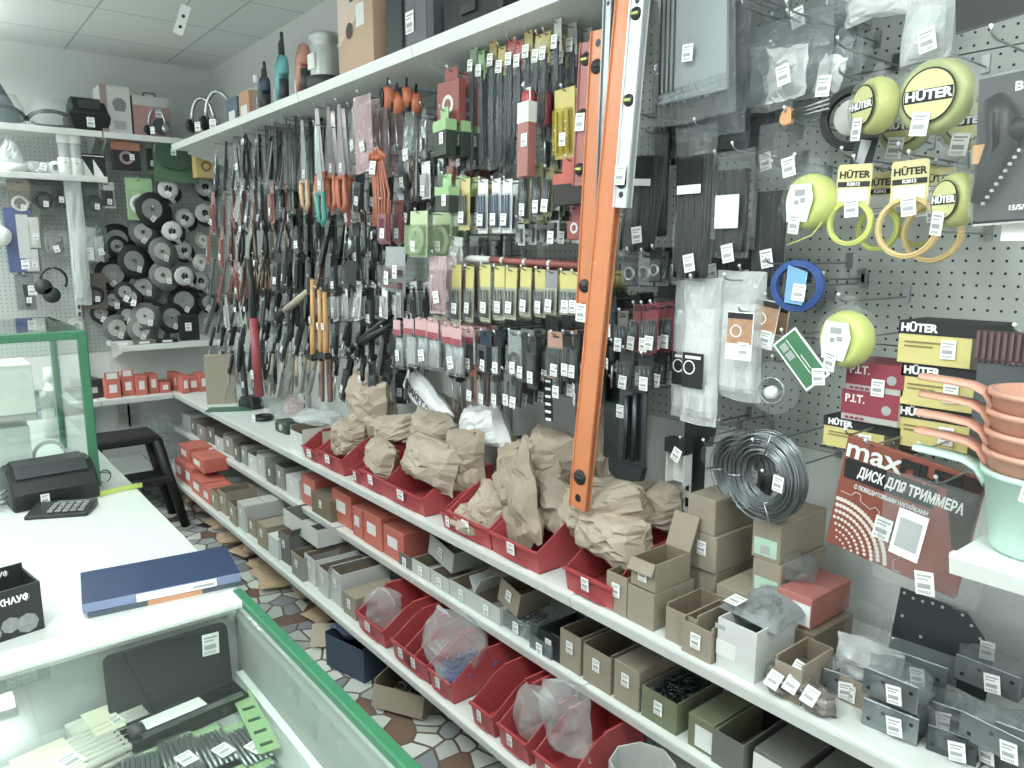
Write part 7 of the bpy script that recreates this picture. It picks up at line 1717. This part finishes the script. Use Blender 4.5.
# ceiling sensor
p = ony(182, 20, 4.6)
d_ = ray(182, 20); k_ = (ZC-.10-H)/d_[2]; p = Vector((d_[0]*k_, d_[1]*k_, ZC-.10))
t = thing('hanging_price_sign', 'small white tag hanging from the ceiling on a string', 'tag', p, 0, None, (0, .35, -.5)); MB().prism(rrect(.05, .15, .008, 3, -.075), -.002, .002, 'y').build('tag_card', WHITE, t)
q = MB()
for z in (-.035, .02): q.lathe([(0, -.003), (.009, -.0028)], 'y', 12, c=(.002, 0, z))
q.build('black_dots', BLACK, t); MB().tube([(0, 0, .07), (.01, .0, .12)], .0015, 4).build('string', DKGREY, t)
for o in PR.values():
    if 'used' not in o:
        for c in list(o.children): bpy.data.objects.remove(c)
        bpy.data.objects.remove(o)
# ================================================================ more hanging goods in the crowded middle
FX = [(408, 112, 60, 'bag', 'clear bag of steel parts right of the orange cups'), (418, 118, 55, 'sleeve', 'dark blade sleeve right of the orange cups'), (425, 108, 50, 'bag', 'clear bag of steel parts left of the brick red boxes'), (402, 150, 44, 'dark', 'black carded tool right of the strap bundle'), (412, 158, 44, 'bronze', 'bronze clamp right of the strap bundle'), (424, 165, 40, 'white', 'white carded pack left of the green topped boxes'), (398, 178, 40, 'bag', 'clear bag right of the strap knot'), (408, 192, 34, 'dark', 'black carded tool above the sage blister'), (360, 172, 40, 'dark', 'black carded tool left of the strap bundle'), (354, 178, 44, 'pack', 'grey carded blister below the rosy flat pack'), (346, 190, 40, 'rose', 'rosy carded blister right of the handsaws'), (366, 215, 40, 'dark', 'black carded tool under the terracotta straps'), (374, 228, 36, 'pliers', 'dark pliers above the maroon tool blister'), (356, 225, 44, 'dark', 'black carded tool beside the black trowel'), (366, 250, 34, 'pack', 'grey carded blister beside the black trowel'), (455, 160, 26, 'rose', 'rosy carded blister below the first green topped box'), (462, 132, 36, 'dark', 'black carded tool right of the first green topped box'), (440, 140, 40, 'bag', 'clear bag behind the green topped boxes'), (470, 235, 26, 'dark', 'black carded tool below the straw yellow bits'), (455, 240, 24, 'white', 'white carded pack right of the sage blister'), (430, 330, 40, 'dark', 'black carded tool behind the rose headed bags'), (396, 370, 34, 'dark', 'black carded tool right of the far kraft pile'), (600, 300, 40, 'dark', 'black carded tool behind the shorter orange level'), (592, 345, 40, 'driver', 'black handled screwdriver left of the longest level'), (585, 372, 36, 'dark', 'black carded tool low beside the longest level'), (577, 370, 44, 'driver', 'black handled screwdriver right of the strip card'), (612, 300, 40, 'dark', 'black carded tool right of the longest level'), (616, 345, 40, 'driver', 'black handled screwdriver right of the longest level'), (428, 228, 30, 'moss', 'moss green carded pack behind the sage blister')]
for px, py, hp, kd, l in FX:
    x0 = 1.50; h = round(hh(px, py, py+hp, x0)/.02)*.02
    seq(mk(kd, h), px, py, 3, l, x0=x0, dx=.07, jit=.014, rz=random.Random(px).uniform(-.6, .2), ry=random.Random(px+1).uniform(-.2, .2), grp='mixed packs in the crowded middle: '+NAMES[kd])
for i, (px, py, w_, h_, l) in enumerate(((690, 55, .16, .2, 'left of the white film'), (750, 60, .18, .22, 'under the white film'), (830, 10, .16, .14, 'above the black coil'), (735, 85, .16, .16, 'above the short tie bag'))):
    wad(px, py, 1.63+.02*(i % 2), w_, h_, .04, 300+i, 'dark smoky bag hanging at the back, '+l, DKGREY if i != 2 else ZINC, FILMD, tg=False, fillw=.8, filltop=.15)
# a last look over the labels
seen = {}
for o in bpy.data.objects:
    if o.parent or 'label' not in o: continue
    w = o['label'].split()
    if len(w) > 16: print('LONG', len(w), o['label'])
    seen.setdefault(o['label'], []).append(o)
for l, os_ in seen.items():
    if len(os_) > 1 and not all('group' in o for o in os_): print('DUP', len(os_), l)
    if l == 'x': print('X', [o.name for o in os_][:5])
for o in bpy.data.objects:
    if 'used' in o: del o['used']
